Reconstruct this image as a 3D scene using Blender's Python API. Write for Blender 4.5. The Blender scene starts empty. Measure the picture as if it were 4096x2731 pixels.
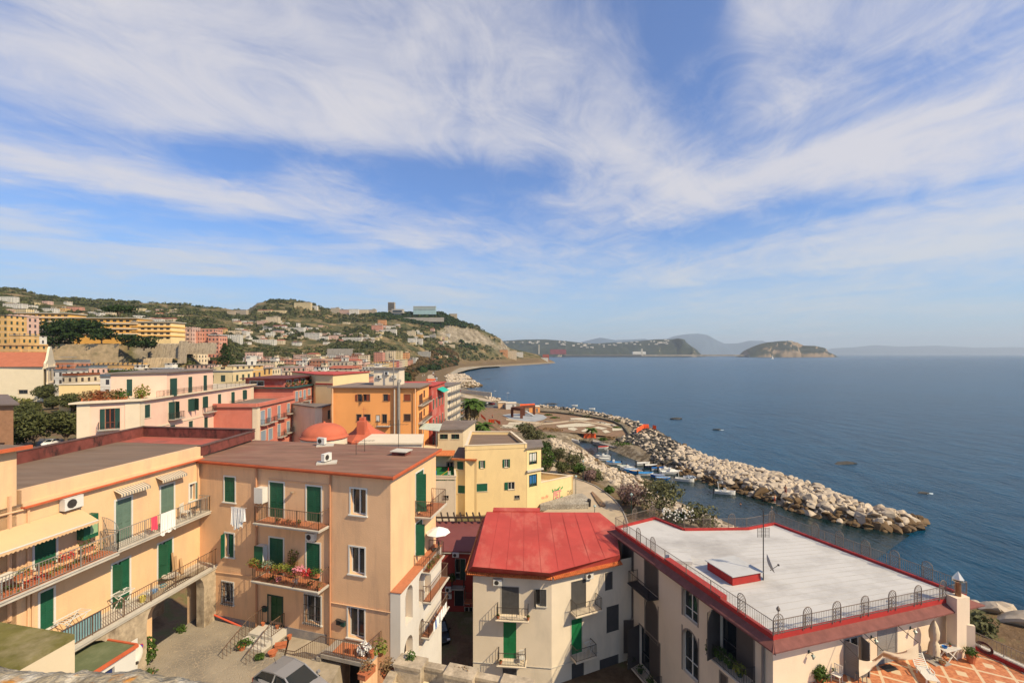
import bpy,bmesh,math,random
import numpy as np
from mathutils import Vector,Matrix,noise
random.seed(7);RNG=random.Random(11)
scene=bpy.context.scene
COL=scene.collection
PI=math.pi
F,CX,V0,CAMZ=1820.0,2048.0,1416.0,32.0
def mk(x0,y0,s):return lambda x,y:(x0+x*s,y0+y*s)
A=mk(0,1700,.6574);B=mk(780,1700,.6575);C=mk(1650,1900,.52995);D=mk(2400,1950,.49806)
E=mk(3100,1950,.498);FF=mk(0,1120,.44643);G=mk(600,1120,.44643);H=mk(1200,1120,.44643)
I=mk(1600,1500,.38259);J=mk(2200,1500,.42517);K=mk(1900,1280,.63776);L=mk(1400,1380,.2551)
M_=mk(3300,2400,.33844);N_=mk(0,2400,.2551);O_=mk(900,2400,.34014);Q=mk(1700,2400,.34014);R=mk(2050,1480,.2551)
def atY(p,Y):return Vector(((p[0]-CX)/F*Y,Y,CAMZ-(p[1]-V0)/F*Y))
def atZ(p,z):
 return atY(p,(CAMZ-z)*F/(p[1]-V0))
def lin(c):
 if isinstance(c,str):
  c=c.lstrip('#');v=[int(c[i:i+2],16)/255 for i in(0,2,4)]
  return tuple(x/12.92 if x<=.04045 else((x+.055)/1.055)**2.4 for x in v)
 return tuple(c)
_M={}
def M(name,col,rough=.85,var=.12,scale=.5,stain=None,stain_amt=.5,stain_scale=(.6,.6,.25),bump=0.,bump_scale=8.,metal=0.,spec=.3,fine=0.,aniso=None):
 if name in _M:return _M[name]
 m=bpy.data.materials.new(name);m.use_nodes=True;nt=m.node_tree;N=nt.nodes;Lk=nt.links
 b=N['Principled BSDF'];c=lin(col)
 b.inputs['Roughness'].default_value=rough;b.inputs['Metallic'].default_value=metal
 b.inputs['Specular IOR Level'].default_value=spec
 b.inputs['Base Color'].default_value=(*c,1)
 geo=N.new('ShaderNodeNewGeometry')
 pos=geo.outputs['Position']
 out=None
 if var>0:
  mp=N.new('ShaderNodeMapping');Lk.new(pos,mp.inputs['Vector'])
  if aniso:mp.inputs['Scale'].default_value=aniso
  n=N.new('ShaderNodeTexNoise');n.inputs['Scale'].default_value=scale;n.inputs['Detail'].default_value=6;n.inputs['Roughness'].default_value=.62
  Lk.new(mp.outputs[0],n.inputs['Vector'])
  r=N.new('ShaderNodeMapRange');r.inputs[1].default_value=.3;r.inputs[2].default_value=.7;r.inputs[3].default_value=1-var;r.inputs[4].default_value=1+var
  Lk.new(n.outputs[0],r.inputs[0])
  mul=N.new('ShaderNodeVectorMath');mul.operation='SCALE';mul.inputs[0].default_value=c
  Lk.new(r.outputs[0],mul.inputs['Scale']);out=mul.outputs[0]
 if stain:
  mp=N.new('ShaderNodeMapping');mp.inputs['Scale'].default_value=stain_scale;Lk.new(pos,mp.inputs['Vector'])
  n2=N.new('ShaderNodeTexNoise');n2.inputs['Scale'].default_value=1.;n2.inputs['Detail'].default_value=8;n2.inputs['Roughness'].default_value=.7
  Lk.new(mp.outputs[0],n2.inputs['Vector'])
  r2=N.new('ShaderNodeMapRange');r2.inputs[1].default_value=.5;r2.inputs[2].default_value=.68;r2.inputs[3].default_value=0;r2.inputs[4].default_value=stain_amt
  Lk.new(n2.outputs[0],r2.inputs[0])
  mx=N.new('ShaderNodeMix');mx.data_type='RGBA';Lk.new(r2.outputs[0],mx.inputs[0])
  if out:Lk.new(out,mx.inputs[6])
  else:mx.inputs[6].default_value=(*c,1)
  mx.inputs[7].default_value=(*lin(stain),1);out=mx.outputs[2]
 if out:Lk.new(out,b.inputs['Base Color'])
 if bump>0:
  n3=N.new('ShaderNodeTexNoise');n3.inputs['Scale'].default_value=bump_scale;n3.inputs['Detail'].default_value=5;Lk.new(pos,n3.inputs['Vector'])
  bp=N.new('ShaderNodeBump');bp.inputs['Strength'].default_value=bump;bp.inputs['Distance'].default_value=.05
  Lk.new(n3.outputs[0],bp.inputs['Height']);Lk.new(bp.outputs[0],b.inputs['Normal'])
 _M[name]=m;return m
def leafmat(name,c1,c2,scale=1.2,trans=.25):
 if name in _M:return _M[name]
 m=bpy.data.materials.new(name);m.use_nodes=True;nt=m.node_tree;N=nt.nodes;Lk=nt.links
 b=N['Principled BSDF'];b.inputs['Roughness'].default_value=.75;b.inputs['Specular IOR Level'].default_value=.15
 geo=N.new('ShaderNodeNewGeometry')
 n=N.new('ShaderNodeTexNoise');n.inputs['Scale'].default_value=scale;n.inputs['Detail'].default_value=4;n.inputs['Roughness'].default_value=.7
 Lk.new(geo.outputs['Position'],n.inputs['Vector'])
 cr=N.new('ShaderNodeValToRGB');cr.color_ramp.elements[0].position=.35;cr.color_ramp.elements[1].position=.65
 cr.color_ramp.elements[0].color=(*lin(c1),1);cr.color_ramp.elements[1].color=(*lin(c2),1)
 Lk.new(n.outputs[0],cr.inputs[0]);Lk.new(cr.outputs[0],b.inputs['Base Color'])
 t=N.new('ShaderNodeBsdfTranslucent');Lk.new(cr.outputs[0],t.inputs['Color'])
 ms=N.new('ShaderNodeMixShader');ms.inputs[0].default_value=trans
 Lk.new(b.outputs[0],ms.inputs[1]);Lk.new(t.outputs[0],ms.inputs[2]);Lk.new(ms.outputs[0],N['Material Output'].inputs[0])
 _M[name]=m;return m
def wpos(o):
 v=Vector((0,0,0))
 while o is not None:v+=o.location;o=o.parent
 return v
def tag(o,label=None,cat=None,group=None,kind=None):
 if label:o['label']=label
 if cat:o['category']=cat
 if group:o['group']=group
 if kind:o['kind']=kind
 return o
def root(name,loc,label=None,cat=None,group=None,kind=None):
 o=bpy.data.objects.new(name,None);o.location=loc;COL.objects.link(o);o.empty_display_size=.3
 return tag(o,label,cat,group,kind)
class MB:
 def __init__(s):s.v=[];s.f=[];s.mi=[];s.m=0
 def face(s,pts):
  n=len(s.v);s.v+=[tuple(p)for p in pts];s.f.append(tuple(range(n,n+len(pts))));s.mi.append(s.m)
 def grid(s,vs,fs):
  n=len(s.v);s.v+=[tuple(p)for p in vs];s.f+=[tuple(i+n for i in f)for f in fs];s.mi+=[s.m]*len(fs)
 def hexa(s,p):
  s.grid(p,[(3,2,1,0),(4,5,6,7),(0,1,5,4),(1,2,6,5),(2,3,7,6),(3,0,4,7)])
 def box(s,c,d,rz=0):
  c=Vector(c);ca,sa=math.cos(rz),math.sin(rz);x,y,z=d[0]/2,d[1]/2,d[2]/2
  f=lambda a,b_,e:(c.x+a*ca-b_*sa,c.y+a*sa+b_*ca,c.z+e)
  s.hexa([f(-x,-y,-z),f(x,-y,-z),f(x,y,-z),f(-x,y,-z),f(-x,-y,z),f(x,-y,z),f(x,y,z),f(-x,y,z)])
 def bar(s,a,b,w,h=None):
  a=Vector(a);b=Vector(b);h=h or w;d=(b-a)
  if d.length<1e-6:return
  d.normalize();up=Vector((0,0,1))if abs(d.z)<.95 else Vector((1,0,0))
  x=d.cross(up).normalized()*w/2;y=x.cross(d).normalized()*h/2
  s.hexa([a-x-y,a+x-y,a+x+y,a-x+y,b-x-y,b+x-y,b+x+y,b-x+y])
 def tube(s,pts,r,n=6,cap=True):
  pts=[Vector(p)for p in pts];rs=r if isinstance(r,(list,tuple))else[r]*len(pts)
  vs=[];fs=[];px=None
  for i,p in enumerate(pts):
   d=(pts[min(i+1,len(pts)-1)]-pts[max(i-1,0)]).normalized()
   if px is None:
    up=Vector((0,0,1))if abs(d.z)<.95 else Vector((1,0,0));px=d.cross(up).normalized()
   x=(px-d*px.dot(d)).normalized();px=x;y=d.cross(x)
   for k in range(n):
    a=2*PI*k/n;vs.append(p+(x*math.cos(a)+y*math.sin(a))*rs[i])
  for i in range(len(pts)-1):
   for k in range(n):
    k2=(k+1)%n;fs.append((i*n+k,i*n+k2,(i+1)*n+k2,(i+1)*n+k))
  if cap:fs.append(tuple(range(n-1,-1,-1)));fs.append(tuple((len(pts)-1)*n+k for k in range(n)))
  s.grid(vs,fs)
 def prism(s,poly,z0,z1,bottom=True):
  n=len(poly);a=[(p[0],p[1],z0 if not callable(z0)else z0(p))for p in poly];b=[(p[0],p[1],z1 if not callable(z1)else z1(p))for p in poly]
  fs=[(i,(i+1)%n,(i+1)%n+n,i+n)for i in range(n)]+[tuple(range(n,2*n))]
  if bottom:fs.append(tuple(range(n-1,-1,-1)))
  s.grid(a+b,fs)
 def lathe(s,c,prof,n=12,rz=0):
  c=Vector(c);vs=[];fs=[]
  for r,z in prof:
   for k in range(n):
    a=2*PI*k/n+rz;vs.append((c.x+r*math.cos(a),c.y+r*math.sin(a),c.z+z))
  for i in range(len(prof)-1):
   for k in range(n):
    k2=(k+1)%n;fs.append((i*n+k,i*n+k2,(i+1)*n+k2,(i+1)*n+k))
  if prof[0][0]>1e-4:fs.append(tuple(range(n-1,-1,-1)))
  if prof[-1][0]>1e-4:fs.append(tuple((len(prof)-1)*n+k for k in range(n)))
  s.grid(vs,fs)
 def build(s,name,mat,parent=None,local=False,smooth=False,label=None,kind=None):
  me=bpy.data.meshes.new(name)
  off=Vector((0,0,0))if(local or parent is None)else wpos(parent)
  me.from_pydata([(x-off.x,y-off.y,z-off.z)for x,y,z in s.v],[],s.f)
  mats=mat if isinstance(mat,(list,tuple))else[mat]
  for m in mats:me.materials.append(m)
  if len(mats)>1:me.polygons.foreach_set('material_index',s.mi)
  if smooth:me.polygons.foreach_set('use_smooth',[True]*len(me.polygons))
  me.update()
  o=bpy.data.objects.new(name,me);COL.objects.link(o);o.parent=parent
  if label:o['label']=label
  if kind:o['kind']=kind
  return o
def centre(o):
 me=o.data;n=len(me.vertices);a=np.empty(n*3,np.float32);me.vertices.foreach_get('co',a);a=a.reshape(-1,3)
 lo,hi=a.min(0),a.max(0);c=np.array([(lo[0]+hi[0])/2,(lo[1]+hi[1])/2,lo[2]],np.float32)
 me.vertices.foreach_set('co',(a-c).ravel());o.location=[float(x)for x in c];return o
_kids={}
def copy_tree(o,loc=None,rz=None,scale=None,parent=None,**t):
 c=o.copy();COL.objects.link(c);c.parent=parent
 if loc is not None:c.location=loc
 if rz is not None:c.rotation_euler=(0,0,rz)
 if scale is not None:c.scale=(scale,)*3 if isinstance(scale,(int,float))else scale
 for k,v in t.items():c['category' if k=='cat' else k]=v
 if o.name not in _kids:_kids[o.name]=[x.name for x in o.children]
 for k in _kids[o.name]:copy_tree(bpy.data.objects[k],parent=c)
 return c
class Wall:
 def __init__(w,p0,p1,z0,z1,d=.2):
  w.p0=Vector((p0[0],p0[1],0));w.p1=Vector((p1[0],p1[1],0));w.z0,w.z1=z0,z1
  t=w.p1-w.p0;w.len=t.length;w.t=t/w.len;w.n=Vector((w.t.y,-w.t.x,0));w.ops=[];w.d=d
 def pt(w,s,z,off=0.):q=w.p0+w.t*s+w.n*off;return Vector((q.x,q.y,z))
 def px(w,p):
  dx,dz=(p[0]-CX)/F,-(p[1]-V0)/F
  den=dx*w.n.x+1*w.n.y;Y=(w.p0.dot(w.n))/den
  q=Vector((dx*Y,Y,0))-w.p0
  return q.dot(w.t),CAMZ+dz*Y
 def rect(w,P,x0,x1,y0,y1):
  ym,xm=(y0+y1)/2,(x0+x1)/2
  return(w.px(P(x0,ym))[0],w.px(P(x1,ym))[0],w.px(P(xm,y1))[1],w.px(P(xm,y0))[1])
 def open(w,r,arch=False):w.ops.append((*r,arch));return r
 def mesh(w,mb,thick=None):
  S=sorted({0,w.len,*[o[0]for o in w.ops],*[o[1]for o in w.ops]});Z=sorted({w.z0,w.z1,*[o[2]for o in w.ops],*[o[3]for o in w.ops]})
  S=[x for x in S if 0<=x<=w.len];Z=[z for z in Z if w.z0<=z<=w.z1]
  for i in range(len(S)-1):
   z=0
   while z<len(Z)-1:
    a,b=(S[i]+S[i+1])/2,(Z[z]+Z[z+1])/2
    if any(o[0]<a<o[1]and o[2]<b<o[3]for o in w.ops):z+=1;continue
    k=z+1
    while k<len(Z)-1:
     b2=(Z[k]+Z[k+1])/2
     if any(o[0]<a<o[1]and o[2]<b2<o[3]for o in w.ops):break
     k+=1
    mb.face([w.pt(S[i],Z[z]),w.pt(S[i+1],Z[z]),w.pt(S[i+1],Z[k]),w.pt(S[i],Z[k])]);z=k
  for o in w.ops:
   s0,s1,z0,z1,arch=o;d=-w.d
   s0=max(s0,0);s1=min(s1,w.len)
   if not arch:
    prof=[(s0,z0),(s1,z0),(s1,z1),(s0,z1)]
   else:
    r=(s1-s0)/2;cz=z1-r*arch if arch is not True else z1-r;ry=z1-cz;c=(s0+s1)/2;n=10
    arc=[(c+r*math.cos(PI*k/n),cz+ry*math.sin(PI*k/n))for k in range(n+1)]
    prof=[(s0,z0),(s1,z0)]+arc
    for k in range(n):
     a,b=arc[k],arc[k+1];cr=(s1,z1)if k<n/2 else(s0,z1)
     mb.face([w.pt(*b),w.pt(*a),w.pt(*cr)])
    mb.face([w.pt(*arc[n//2]),w.pt(s1,z1),w.pt(s0,z1)][0:3])
   for k in range(len(prof)):
    a,b=prof[k],prof[(k+1)%len(prof)]
    mb.face([w.pt(*a),w.pt(*a,d),w.pt(*b,d),w.pt(*b)])
def fbox(mb,w,s0,s1,z0,z1,o0,o1):
 mb.hexa([w.pt(s0,z0,o1),w.pt(s1,z0,o1),w.pt(s1,z0,o0),w.pt(s0,z0,o0),w.pt(s0,z1,o1),w.pt(s1,z1,o1),w.pt(s1,z1,o0),w.pt(s0,z1,o0)])
GLASS=M('window_glass',(.018,.024,.028),rough=.08,var=0,spec=.6)
DARK=M('dark_interior',(.012,.011,.01),rough=.9,var=0)
GREEN=M('green_shutter_paint',(.012,.088,.046),rough=.5,var=.15,scale=2)
GREEN2=M('bright_green_door_paint',(.012,.15,.05),rough=.5,var=.12,scale=2)
DUSTY=M('faded_green_shutter',(.11,.17,.13),rough=.6,var=.12,scale=2)
GREY=M('grey_shutter_paint',(.07,.066,.062),rough=.6,var=.12,scale=2)
LGREY=M('pale_grey_shutter',(.22,.21,.20),rough=.6,var=.1)
DKGREEN=M('dark_green_shutter',(.015,.05,.04),rough=.55,var=.15)
BROWN=M('brown_shutter',(.22,.05,.02),rough=.6,var=.15)
DBROWN=M('dark_brown_shutter',(.06,.03,.02),rough=.6,var=.15)
BLUEG=M('blue_grey_shutter',(.22,.27,.32),rough=.6,var=.1)
WHITE=M('white_frame_paint',(.62,.60,.54),rough=.5,var=.06)
STONE=M('stone_trim',(.48,.44,.37),rough=.8,var=.12,scale=2)
IRON=M('dark_iron',(.05,.042,.038),rough=.6,var=.2,scale=5)
RUSTIRON=M('rusty_iron_rail',(.14,.085,.055),rough=.7,var=.25,scale=4)
GIRON=M('grey_galvanised',(.24,.22,.19),rough=.5,var=.15,scale=4)
TERRA=M('terracotta',(.42,.13,.055),rough=.85,var=.2,scale=5)
def leaf(mb,P,d,nrm,wd,z0,z1,lod):
 """one shutter leaf: P hinge (Vector xy), d direction, nrm face normal"""
 def bx(a0,a1,b0,b1,c0,c1):
  f=lambda a,c,z:(P.x+d.x*a+nrm.x*c,P.y+d.y*a+nrm.y*c,z)
  mb.hexa([f(a0,c1,b0),f(a1,c1,b0),f(a1,c0,b0),f(a0,c0,b0),f(a0,c1,b1),f(a1,c1,b1),f(a1,c0,b1),f(a0,c0,b1)])
 h=z1-z0
 bx(.02,wd-.02,z0+.02,z1-.02,-.012,.012)
 e=.022;st=min(.07,wd*.18)
 bx(0,st,z0,z1,-e,e);bx(wd-st,wd,z0,z1,-e,e)
 for z in((z0,z0+st),(z1-st,z1))+(((z0+h*.42,z0+h*.42+st),)if h>1.3 else()):bx(st,wd-st,z[0],z[1],-e+.002,e-.002)
 if lod==0:
  n=int(h/.11)
  for k in range(1,n):
   z=z0+h*k/n
   bx(st,wd-st,z,z+.035,-.02,.02)
def window(b,w,r,kind='C',shut=GREEN,frame=WHITE,trim=WHITE,lod=0,arch=False,name=None,tw=.09,sill=True,door=None,panel=None,label=None,noopen=False):
 s0,s1,z0,z1=r
 if s1<s0:s0,s1=s1,s0
 if z1-z0<.2 or s1-s0<.15:return
 r=(s0,s1,z0,z1)
 if not noopen:w.open(r,arch)
 isdoor=(z1-z0)>1.9 if door is None else door
 wid=s1-s0
 mb=MB();o1=.025
 if tw>0:
  fbox(mb,w,s0-tw,s0,z0,z1,0.002,o1);fbox(mb,w,s1,s1+tw,z0,z1,0.002,o1)
  if not arch:fbox(mb,w,s0-tw,s1+tw,z1,z1+tw,0.002,o1+.003)
 if not isdoor and sill:fbox(mb,w,s0-tw-.05,s1+tw+.05,z0-.07,z0,.002,.09)
 arcz=z1-(wid/2 if arch else 0)
 if arch and tw>0:
  c=(s0+s1)/2;n=10;ry=z1-arcz
  for k in range(n):
   a0,a1=PI*k/n,PI*(k+1)/n;q=[(c+(wid/2+e)*math.cos(a),arcz+(ry+e)*math.sin(a))for a in(a0,a1)for e in(0,tw)]
   mb.hexa([w.pt(*q[0],o1),w.pt(*q[1],o1),w.pt(*q[1],.002),w.pt(*q[0],.002),w.pt(*q[2],o1),w.pt(*q[3],o1),w.pt(*q[3],.002),w.pt(*q[2],.002)])
 if not mb.f:fbox(mb,w,s0+.002,s1-.002,z0-.0,z0+.02,-.1,-.02)
 win=mb.build(name or('door' if isdoor else 'window'),trim,b)
 if label:win['label']=label
 def sub(n,mb2,mat):mb2.build(n,mat,win)
 dd=-w.d+.01
 if kind!='S':
  g=MB();g.face([w.pt(s0,z0,dd),w.pt(s1,z0,dd),w.pt(s1,z1,dd),w.pt(s0,z1,dd)])
  sub('pane' if kind not in('N',)else 'recess',g,DARK if kind in('N',)else GLASS)
 if kind in('O','G','A','L','R','H','B','K'):
  fm=MB();fw=.055 if lod<2 else.07;o0_,o1_=dd+.015,dd+.06
  fbox(fm,w,s0,s0+fw,z0,z1,o0_,o1_);fbox(fm,w,s1-fw,s1,z0,z1,o0_,o1_)
  fbox(fm,w,s0+fw,s1-fw,z0,z0+fw,o0_,o1_);fbox(fm,w,s0+fw,s1-fw,z1-fw,z1,o0_,o1_)
  c=(s0+s1)/2;fbox(fm,w,c-fw*.8,c+fw*.8,z0+fw,z1-fw,o0_,o1_+.004)
  if isdoor:fbox(fm,w,s0+fw,s1-fw,z0+(z1-z0)*.3,z0+(z1-z0)*.3+fw,o0_+.002,o1_-.002)
  sub('frame',fm,frame)
 if kind=='B':
  gm=MB();n=max(3,int(wid/.13))
  for k in range(n+1):
   s=s0+wid*k/n;gm.bar(w.pt(s,z0-.1,.12),w.pt(s,z1+.05,.06),.022)
  for k in range(4):
   z=z0+(z1-z0)*k/3;gm.bar(w.pt(s0-.04,z,.1),w.pt(s1+.04,z,.1),.022)
  for s in(s0,s1):
   for z in(z0,z1):gm.bar(w.pt(s,z,.003),w.pt(s,z,.1),.022)
  sub('grille',gm,IRON)
 hw=wid/2
 def lf(sp,ang,sign):
  d=w.t*(math.cos(ang)*sign)+w.n*math.sin(ang);nr=Vector((d.y,-d.x,0))
  base=w.pt(sp,0,-.03 if abs(ang)<.01 and kind in 'CHS' else.05);m2=MB();leaf(m2,base,d,nr,hw,z0,arcz if arch else z1,lod);sub('shutter',m2,shut)
 if kind in('C',):lf(s0,0,1);lf(s1,0,-1)
 if kind=='O':lf(s0-.02,.06,-1);lf(s1+.02,.06,1)
 if kind=='A':lf(s0-.01,1.25,1);lf(s1+.01,1.25,-1)
 if kind=='H':lf(s0,1.3,1);lf(s1,0,-1)
 if kind=='L':lf(s0-.02,.06,-1)
 if kind=='R':lf(s1+.02,.06,1)
 if kind=='S':
  m2=MB();fbox(m2,w,s0+.003,s1-.003,z0+.003,z1-.003,dd,dd+.05)
  for a in(0,1):
   for q0,q1 in((.06,.3),(.36,.62),(.68,.94)):
    x0=s0+.08+a*(hw-.02);x1=s0+hw-.06+a*(hw-.02)
    fbox(m2,w,x0,x1,z0+(z1-z0)*q0,z0+(z1-z0)*q1,dd+.05,dd+.075)
  sub('door_leaf',m2,shut)
 if arch and kind=='C':
  m2=MB();c=(s0+s1)/2;n=10;ry=z1-arcz
  pts=[w.pt(c+wid/2*math.cos(PI*k/n),arcz+ry*math.sin(PI*k/n),-.03)for k in range(n+1)]
  m2.face(pts);sub('fanlight',m2,shut)
 return win
def railing(mb,pts,h=1.,sp=.12,r=.016,bot=.08,post=1.6,pr=.028):
 pts=[Vector(p)for p in pts];up=Vector((0,0,1))
 for a,b in zip(pts[:-1],pts[1:]):
  mb.bar(a+up*h,b+up*h,.035,.03);mb.bar(a+up*bot,b+up*bot,.025,.02)
  n=max(1,round((b-a).length/sp));m=max(1,round((b-a).length/post))
  for k in range(n):
   q=a.lerp(b,k/n);mb.bar(q+up*bot,q+up*h,r)
  for k in range(m+1):
   q=a.lerp(b,k/m);mb.bar(q,q+up*(h+.01),pr)
def balcony(b,w,s0,s1,z,depth=1.,rail=IRON,slab=STONE,floor=None,h=1.,sp=.13,th=.14,r=.016,brackets=False,label=None):
 mb=MB();fbox(mb,w,s0,s1,z-th,z,.001,depth);fbox(mb,w,s0-.04,s1+.04,z-.05,z-.004,.0015,depth+.05)
 if brackets:
  n=max(2,int((s1-s0)/1.6)+1)
  for k in range(n):
   s=s0+.15+(s1-s0-.3)*k/(n-1);fbox(mb,w,s-.06,s+.06,z-th-.18,z-th,.001,depth*.8)
 o=mb.build('balcony',slab,b)
 if label:o['label']=label
 if floor:
  f=MB();fbox(f,w,s0+.06,s1-.06,z-.004,z+.012,.004,depth-.06);f.build('floor_tiles',floor,o)
 rr=MB();e=.05
 railing(rr,[w.pt(s0+e,z,.02),w.pt(s0+e,z,depth-e),w.pt(s1-e,z,depth-e),w.pt(s1-e,z,.02)],h,sp,r)
 rr.build('railing',rail,o);return o
def leaves(mb,c,rad,n,size,rng=RNG,shell=.55,flat=1.):
 for _ in range(n):
  while True:
   d=Vector((rng.gauss(0,1),rng.gauss(0,1),rng.gauss(0,1)))
   if d.length>.1:break
  d.normalize();rr=shell+(1-shell)*rng.random()**.6
  p=Vector((c[0]+d.x*rad[0]*rr,c[1]+d.y*rad[1]*rr,c[2]+d.z*rad[2]*rr))
  nrm=(d+Vector((rng.gauss(0,.5),rng.gauss(0,.5),rng.gauss(0,.5)+.3))).normalized()
  t=nrm.orthogonal().normalized();t=(Matrix.Rotation(rng.random()*6.28,3,nrm)@t);u=nrm.cross(t)
  s=size*(.6+.8*rng.random());t=t*s;u=u*s*.7*flat
  k=nrm*s*.25
  mb.face([p-t,p-u*.8+k,p+t*1.,p+u*.8-k*.2])
def clumps(mb,blobs,n,size,rng=RNG,shell=.6):
 tot=sum((b[3]*b[4]*b[5])**(2/3)for b in blobs)
 for b in blobs:leaves(mb,b[:3],b[3:],max(6,int(n*(b[3]*b[4]*b[5])**(2/3)/tot)),size,rng,shell)
def pot_plant(loc,r=.16,h=.28,leaf_m=None,fr=.25,fh=.3,n=60,size=.06,label='',pot=TERRA,trough=None,cat='potted plant',rz=0,name='potted_plant',group=None):
 o=root(name,loc,label,cat,group);L0=Vector(loc);mb=MB()
 if trough:
  mb.box(L0+Vector((0,0,h/2)),(trough,r*2,h),rz);mb.box(L0+Vector((0,0,h)),(trough+.04,r*2+.04,.04),rz)
 else:mb.lathe(L0,[(r*.7,0),(r,h*.85),(r*1.12,h*.86),(r*1.12,h),(r*.95,h),(r*.9,h*.9),(0.001,h*.9)],10)
 mb.build('pot',pot,o)
 if leaf_m:
  m2=MB();ax=Vector((math.cos(rz),math.sin(rz),0));k=max(1,int((trough or 0)/(r*2)))
  for i in range(k):
   off=ax*((i-(k-1)/2)*(trough or 0)/k)
   leaves(m2,L0+off+Vector((0,0,h+fh*.4)),(fr,fr,fh),max(10,n//k),size,RNG,.2)
  m2.build('foliage',leaf_m,o)
 return o
def ac_unit(loc,n,label,sc=1.,group='air conditioner units'):
 """loc = centre of back face, n = outward normal (horizontal)"""
 n=Vector((n[0],n[1],0)).normalized();t=Vector((-n.y,n.x,0));P=Vector(loc)
 o=root('air_conditioner',loc,label,'air conditioner',group)
 def bx(mb,a,b_,c,d,e,f):
  q=lambda x,y,z:P+t*x*sc+n*y*sc+Vector((0,0,z*sc))
  mb.hexa([q(a,c,e),q(b_,c,e),q(b_,d,e),q(a,d,e),q(a,c,f),q(b_,c,f),q(b_,d,f),q(a,d,f)])
 mb=MB();bx(mb,-.42,.42,.05,.36,-.28,.28);bx(mb,-.43,.43,.04,.37,.28,.30);mb.build('casing',WHITE,o)
 g=MB();ctr=P+t*(-.1*sc)+n*(.363*sc)
 pts=[ctr+(t*math.cos(a)+Vector((0,0,1))*math.sin(a))*.22*sc for a in[2*PI*k/16 for k in range(16)]]
 g.face(pts)
 for k in range(4):
  a=PI*k/4;d=(t*math.cos(a)+Vector((0,0,1))*math.sin(a))*.22*sc;g.bar(ctr+n*.01-d,ctr+n*.01+d,.015*sc)
 g.build('fan_grille',IRON,o)
 br=MB();bx(br,-.31,.31,0,.03,-.4,-.37);bx(br,-.35,-.3,0,.38,-.32,-.285);bx(br,.3,.35,0,.38,-.32,-.285);bx(br,-.35,-.3,0,.03,-.5,-.32);bx(br,.3,.35,0,.03,-.5,-.32);br.build('bracket',IRON,o)
 return o
def poly_roof(mb,pts,z0,z1):mb.prism([(p[0],p[1])for p in pts],z0,z1)
def cloth(mb,a,b,drop,nx=10,nz=6,amp=.04,n=Vector((0,1,0)),seed=0):
 a=Vector(a);b=Vector(b);vs=[];fs=[]
 for j in range(nz+1):
  for i in range(nx+1):
   u=i/nx;v=j/nz;p=a.lerp(b,u)+Vector((0,0,-drop*v*(1+.06*math.sin(u*7+seed))))+n*(amp*math.sin(u*19+seed)*v)
   vs.append(p)
 for j in range(nz):
  for i in range(nx):k=j*(nx+1)+i;fs.append((k,k+1,k+nx+2,k+nx+1))
 mb.grid(vs,fs)
cam=bpy.data.cameras.new('camera');co=bpy.data.objects.new('camera',cam);COL.objects.link(co)
co.location=(0,0,CAMZ);co.rotation_euler=(PI/2,0,0);cam.sensor_width=36;cam.lens=36*F/4096
cam.shift_y=(V0-1365.5)/4096;cam.clip_end=120000;cam.clip_start=.1;scene.camera=co
sun_el=math.radians(43);sd=Vector((.84,-.54,0)).normalized();SUN=Vector((sd.x*math.cos(sun_el),sd.y*math.cos(sun_el),math.sin(sun_el)))
sl=bpy.data.lights.new('sun','SUN');sl.energy=3.9;sl.angle=math.radians(.5);sl.color=(1,.83,.57)
so=bpy.data.objects.new('sun',sl);COL.objects.link(so);so.rotation_euler=SUN.to_track_quat('Z','Y').to_euler();so.location=(0,-20,90)
wd=bpy.data.worlds.new('World');scene.world=wd;wd.use_nodes=True
nt=wd.node_tree;N=nt.nodes;Lk=nt.links;bg=N['Background']
def nd(t,**k):
 n=N.new(t)
 for a,v in k.items():setattr(n,a,v)
 return n
def mth(op,a,b=None,c=None,clamp=False):
 n=N.new('ShaderNodeMath');n.operation=op;n.use_clamp=clamp
 for i,x in enumerate((a,b,c)):
  if x is None:continue
  if isinstance(x,(int,float)):n.inputs[i].default_value=x
  else:Lk.new(x,n.inputs[i])
 return n.outputs[0]
sky=nd('ShaderNodeTexSky');sky.sky_type='NISHITA';sky.sun_disc=False;sky.sun_elevation=sun_el
sky.sun_rotation=math.atan2(sd.x,sd.y);sky.altitude=0;sky.air_density=1.;sky.dust_density=.6;sky.ozone_density=2.5
tc=nd('ShaderNodeTexCoord');sep=nd('ShaderNodeSeparateXYZ');Lk.new(tc.outputs['Generated'],sep.inputs[0])
zc=mth('ADD',mth('MAXIMUM',sep.outputs[2],0.0),.09)
px_=mth('DIVIDE',sep.outputs[0],zc);py_=mth('DIVIDE',sep.outputs[1],zc)
cmb=nd('ShaderNodeCombineXYZ');Lk.new(px_,cmb.inputs[0]);Lk.new(py_,cmb.inputs[1])
def cnoise(phi,st,scale,detail,rough,dist=.6,seed=0):
 m=nd('ShaderNodeMapping');m.vector_type='TEXTURE';m.inputs['Rotation'].default_value=(0,0,math.radians(phi));m.inputs['Scale'].default_value=(st,1,1);m.inputs['Location'].default_value=(seed,seed*.7,0)
 Lk.new(cmb.outputs[0],m.inputs[0]);n=nd('ShaderNodeTexNoise');n.inputs['Scale'].default_value=scale;n.inputs['Detail'].default_value=detail
 n.inputs['Roughness'].default_value=rough;n.inputs['Distortion'].default_value=dist;Lk.new(m.outputs[0],n.inputs['Vector']);return n.outputs[0]
sA_,sB_=cnoise(22,3.2,1.1,10,.58,.9,3.1),cnoise(122,3.0,1.2,10,.58,.9,8.2)
rt=nd('ShaderNodeMapRange',interpolation_type='SMOOTHSTEP');rt.inputs[1].default_value=-.25;rt.inputs[2].default_value=.35;Lk.new(sep.outputs[0],rt.inputs[0])
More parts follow.
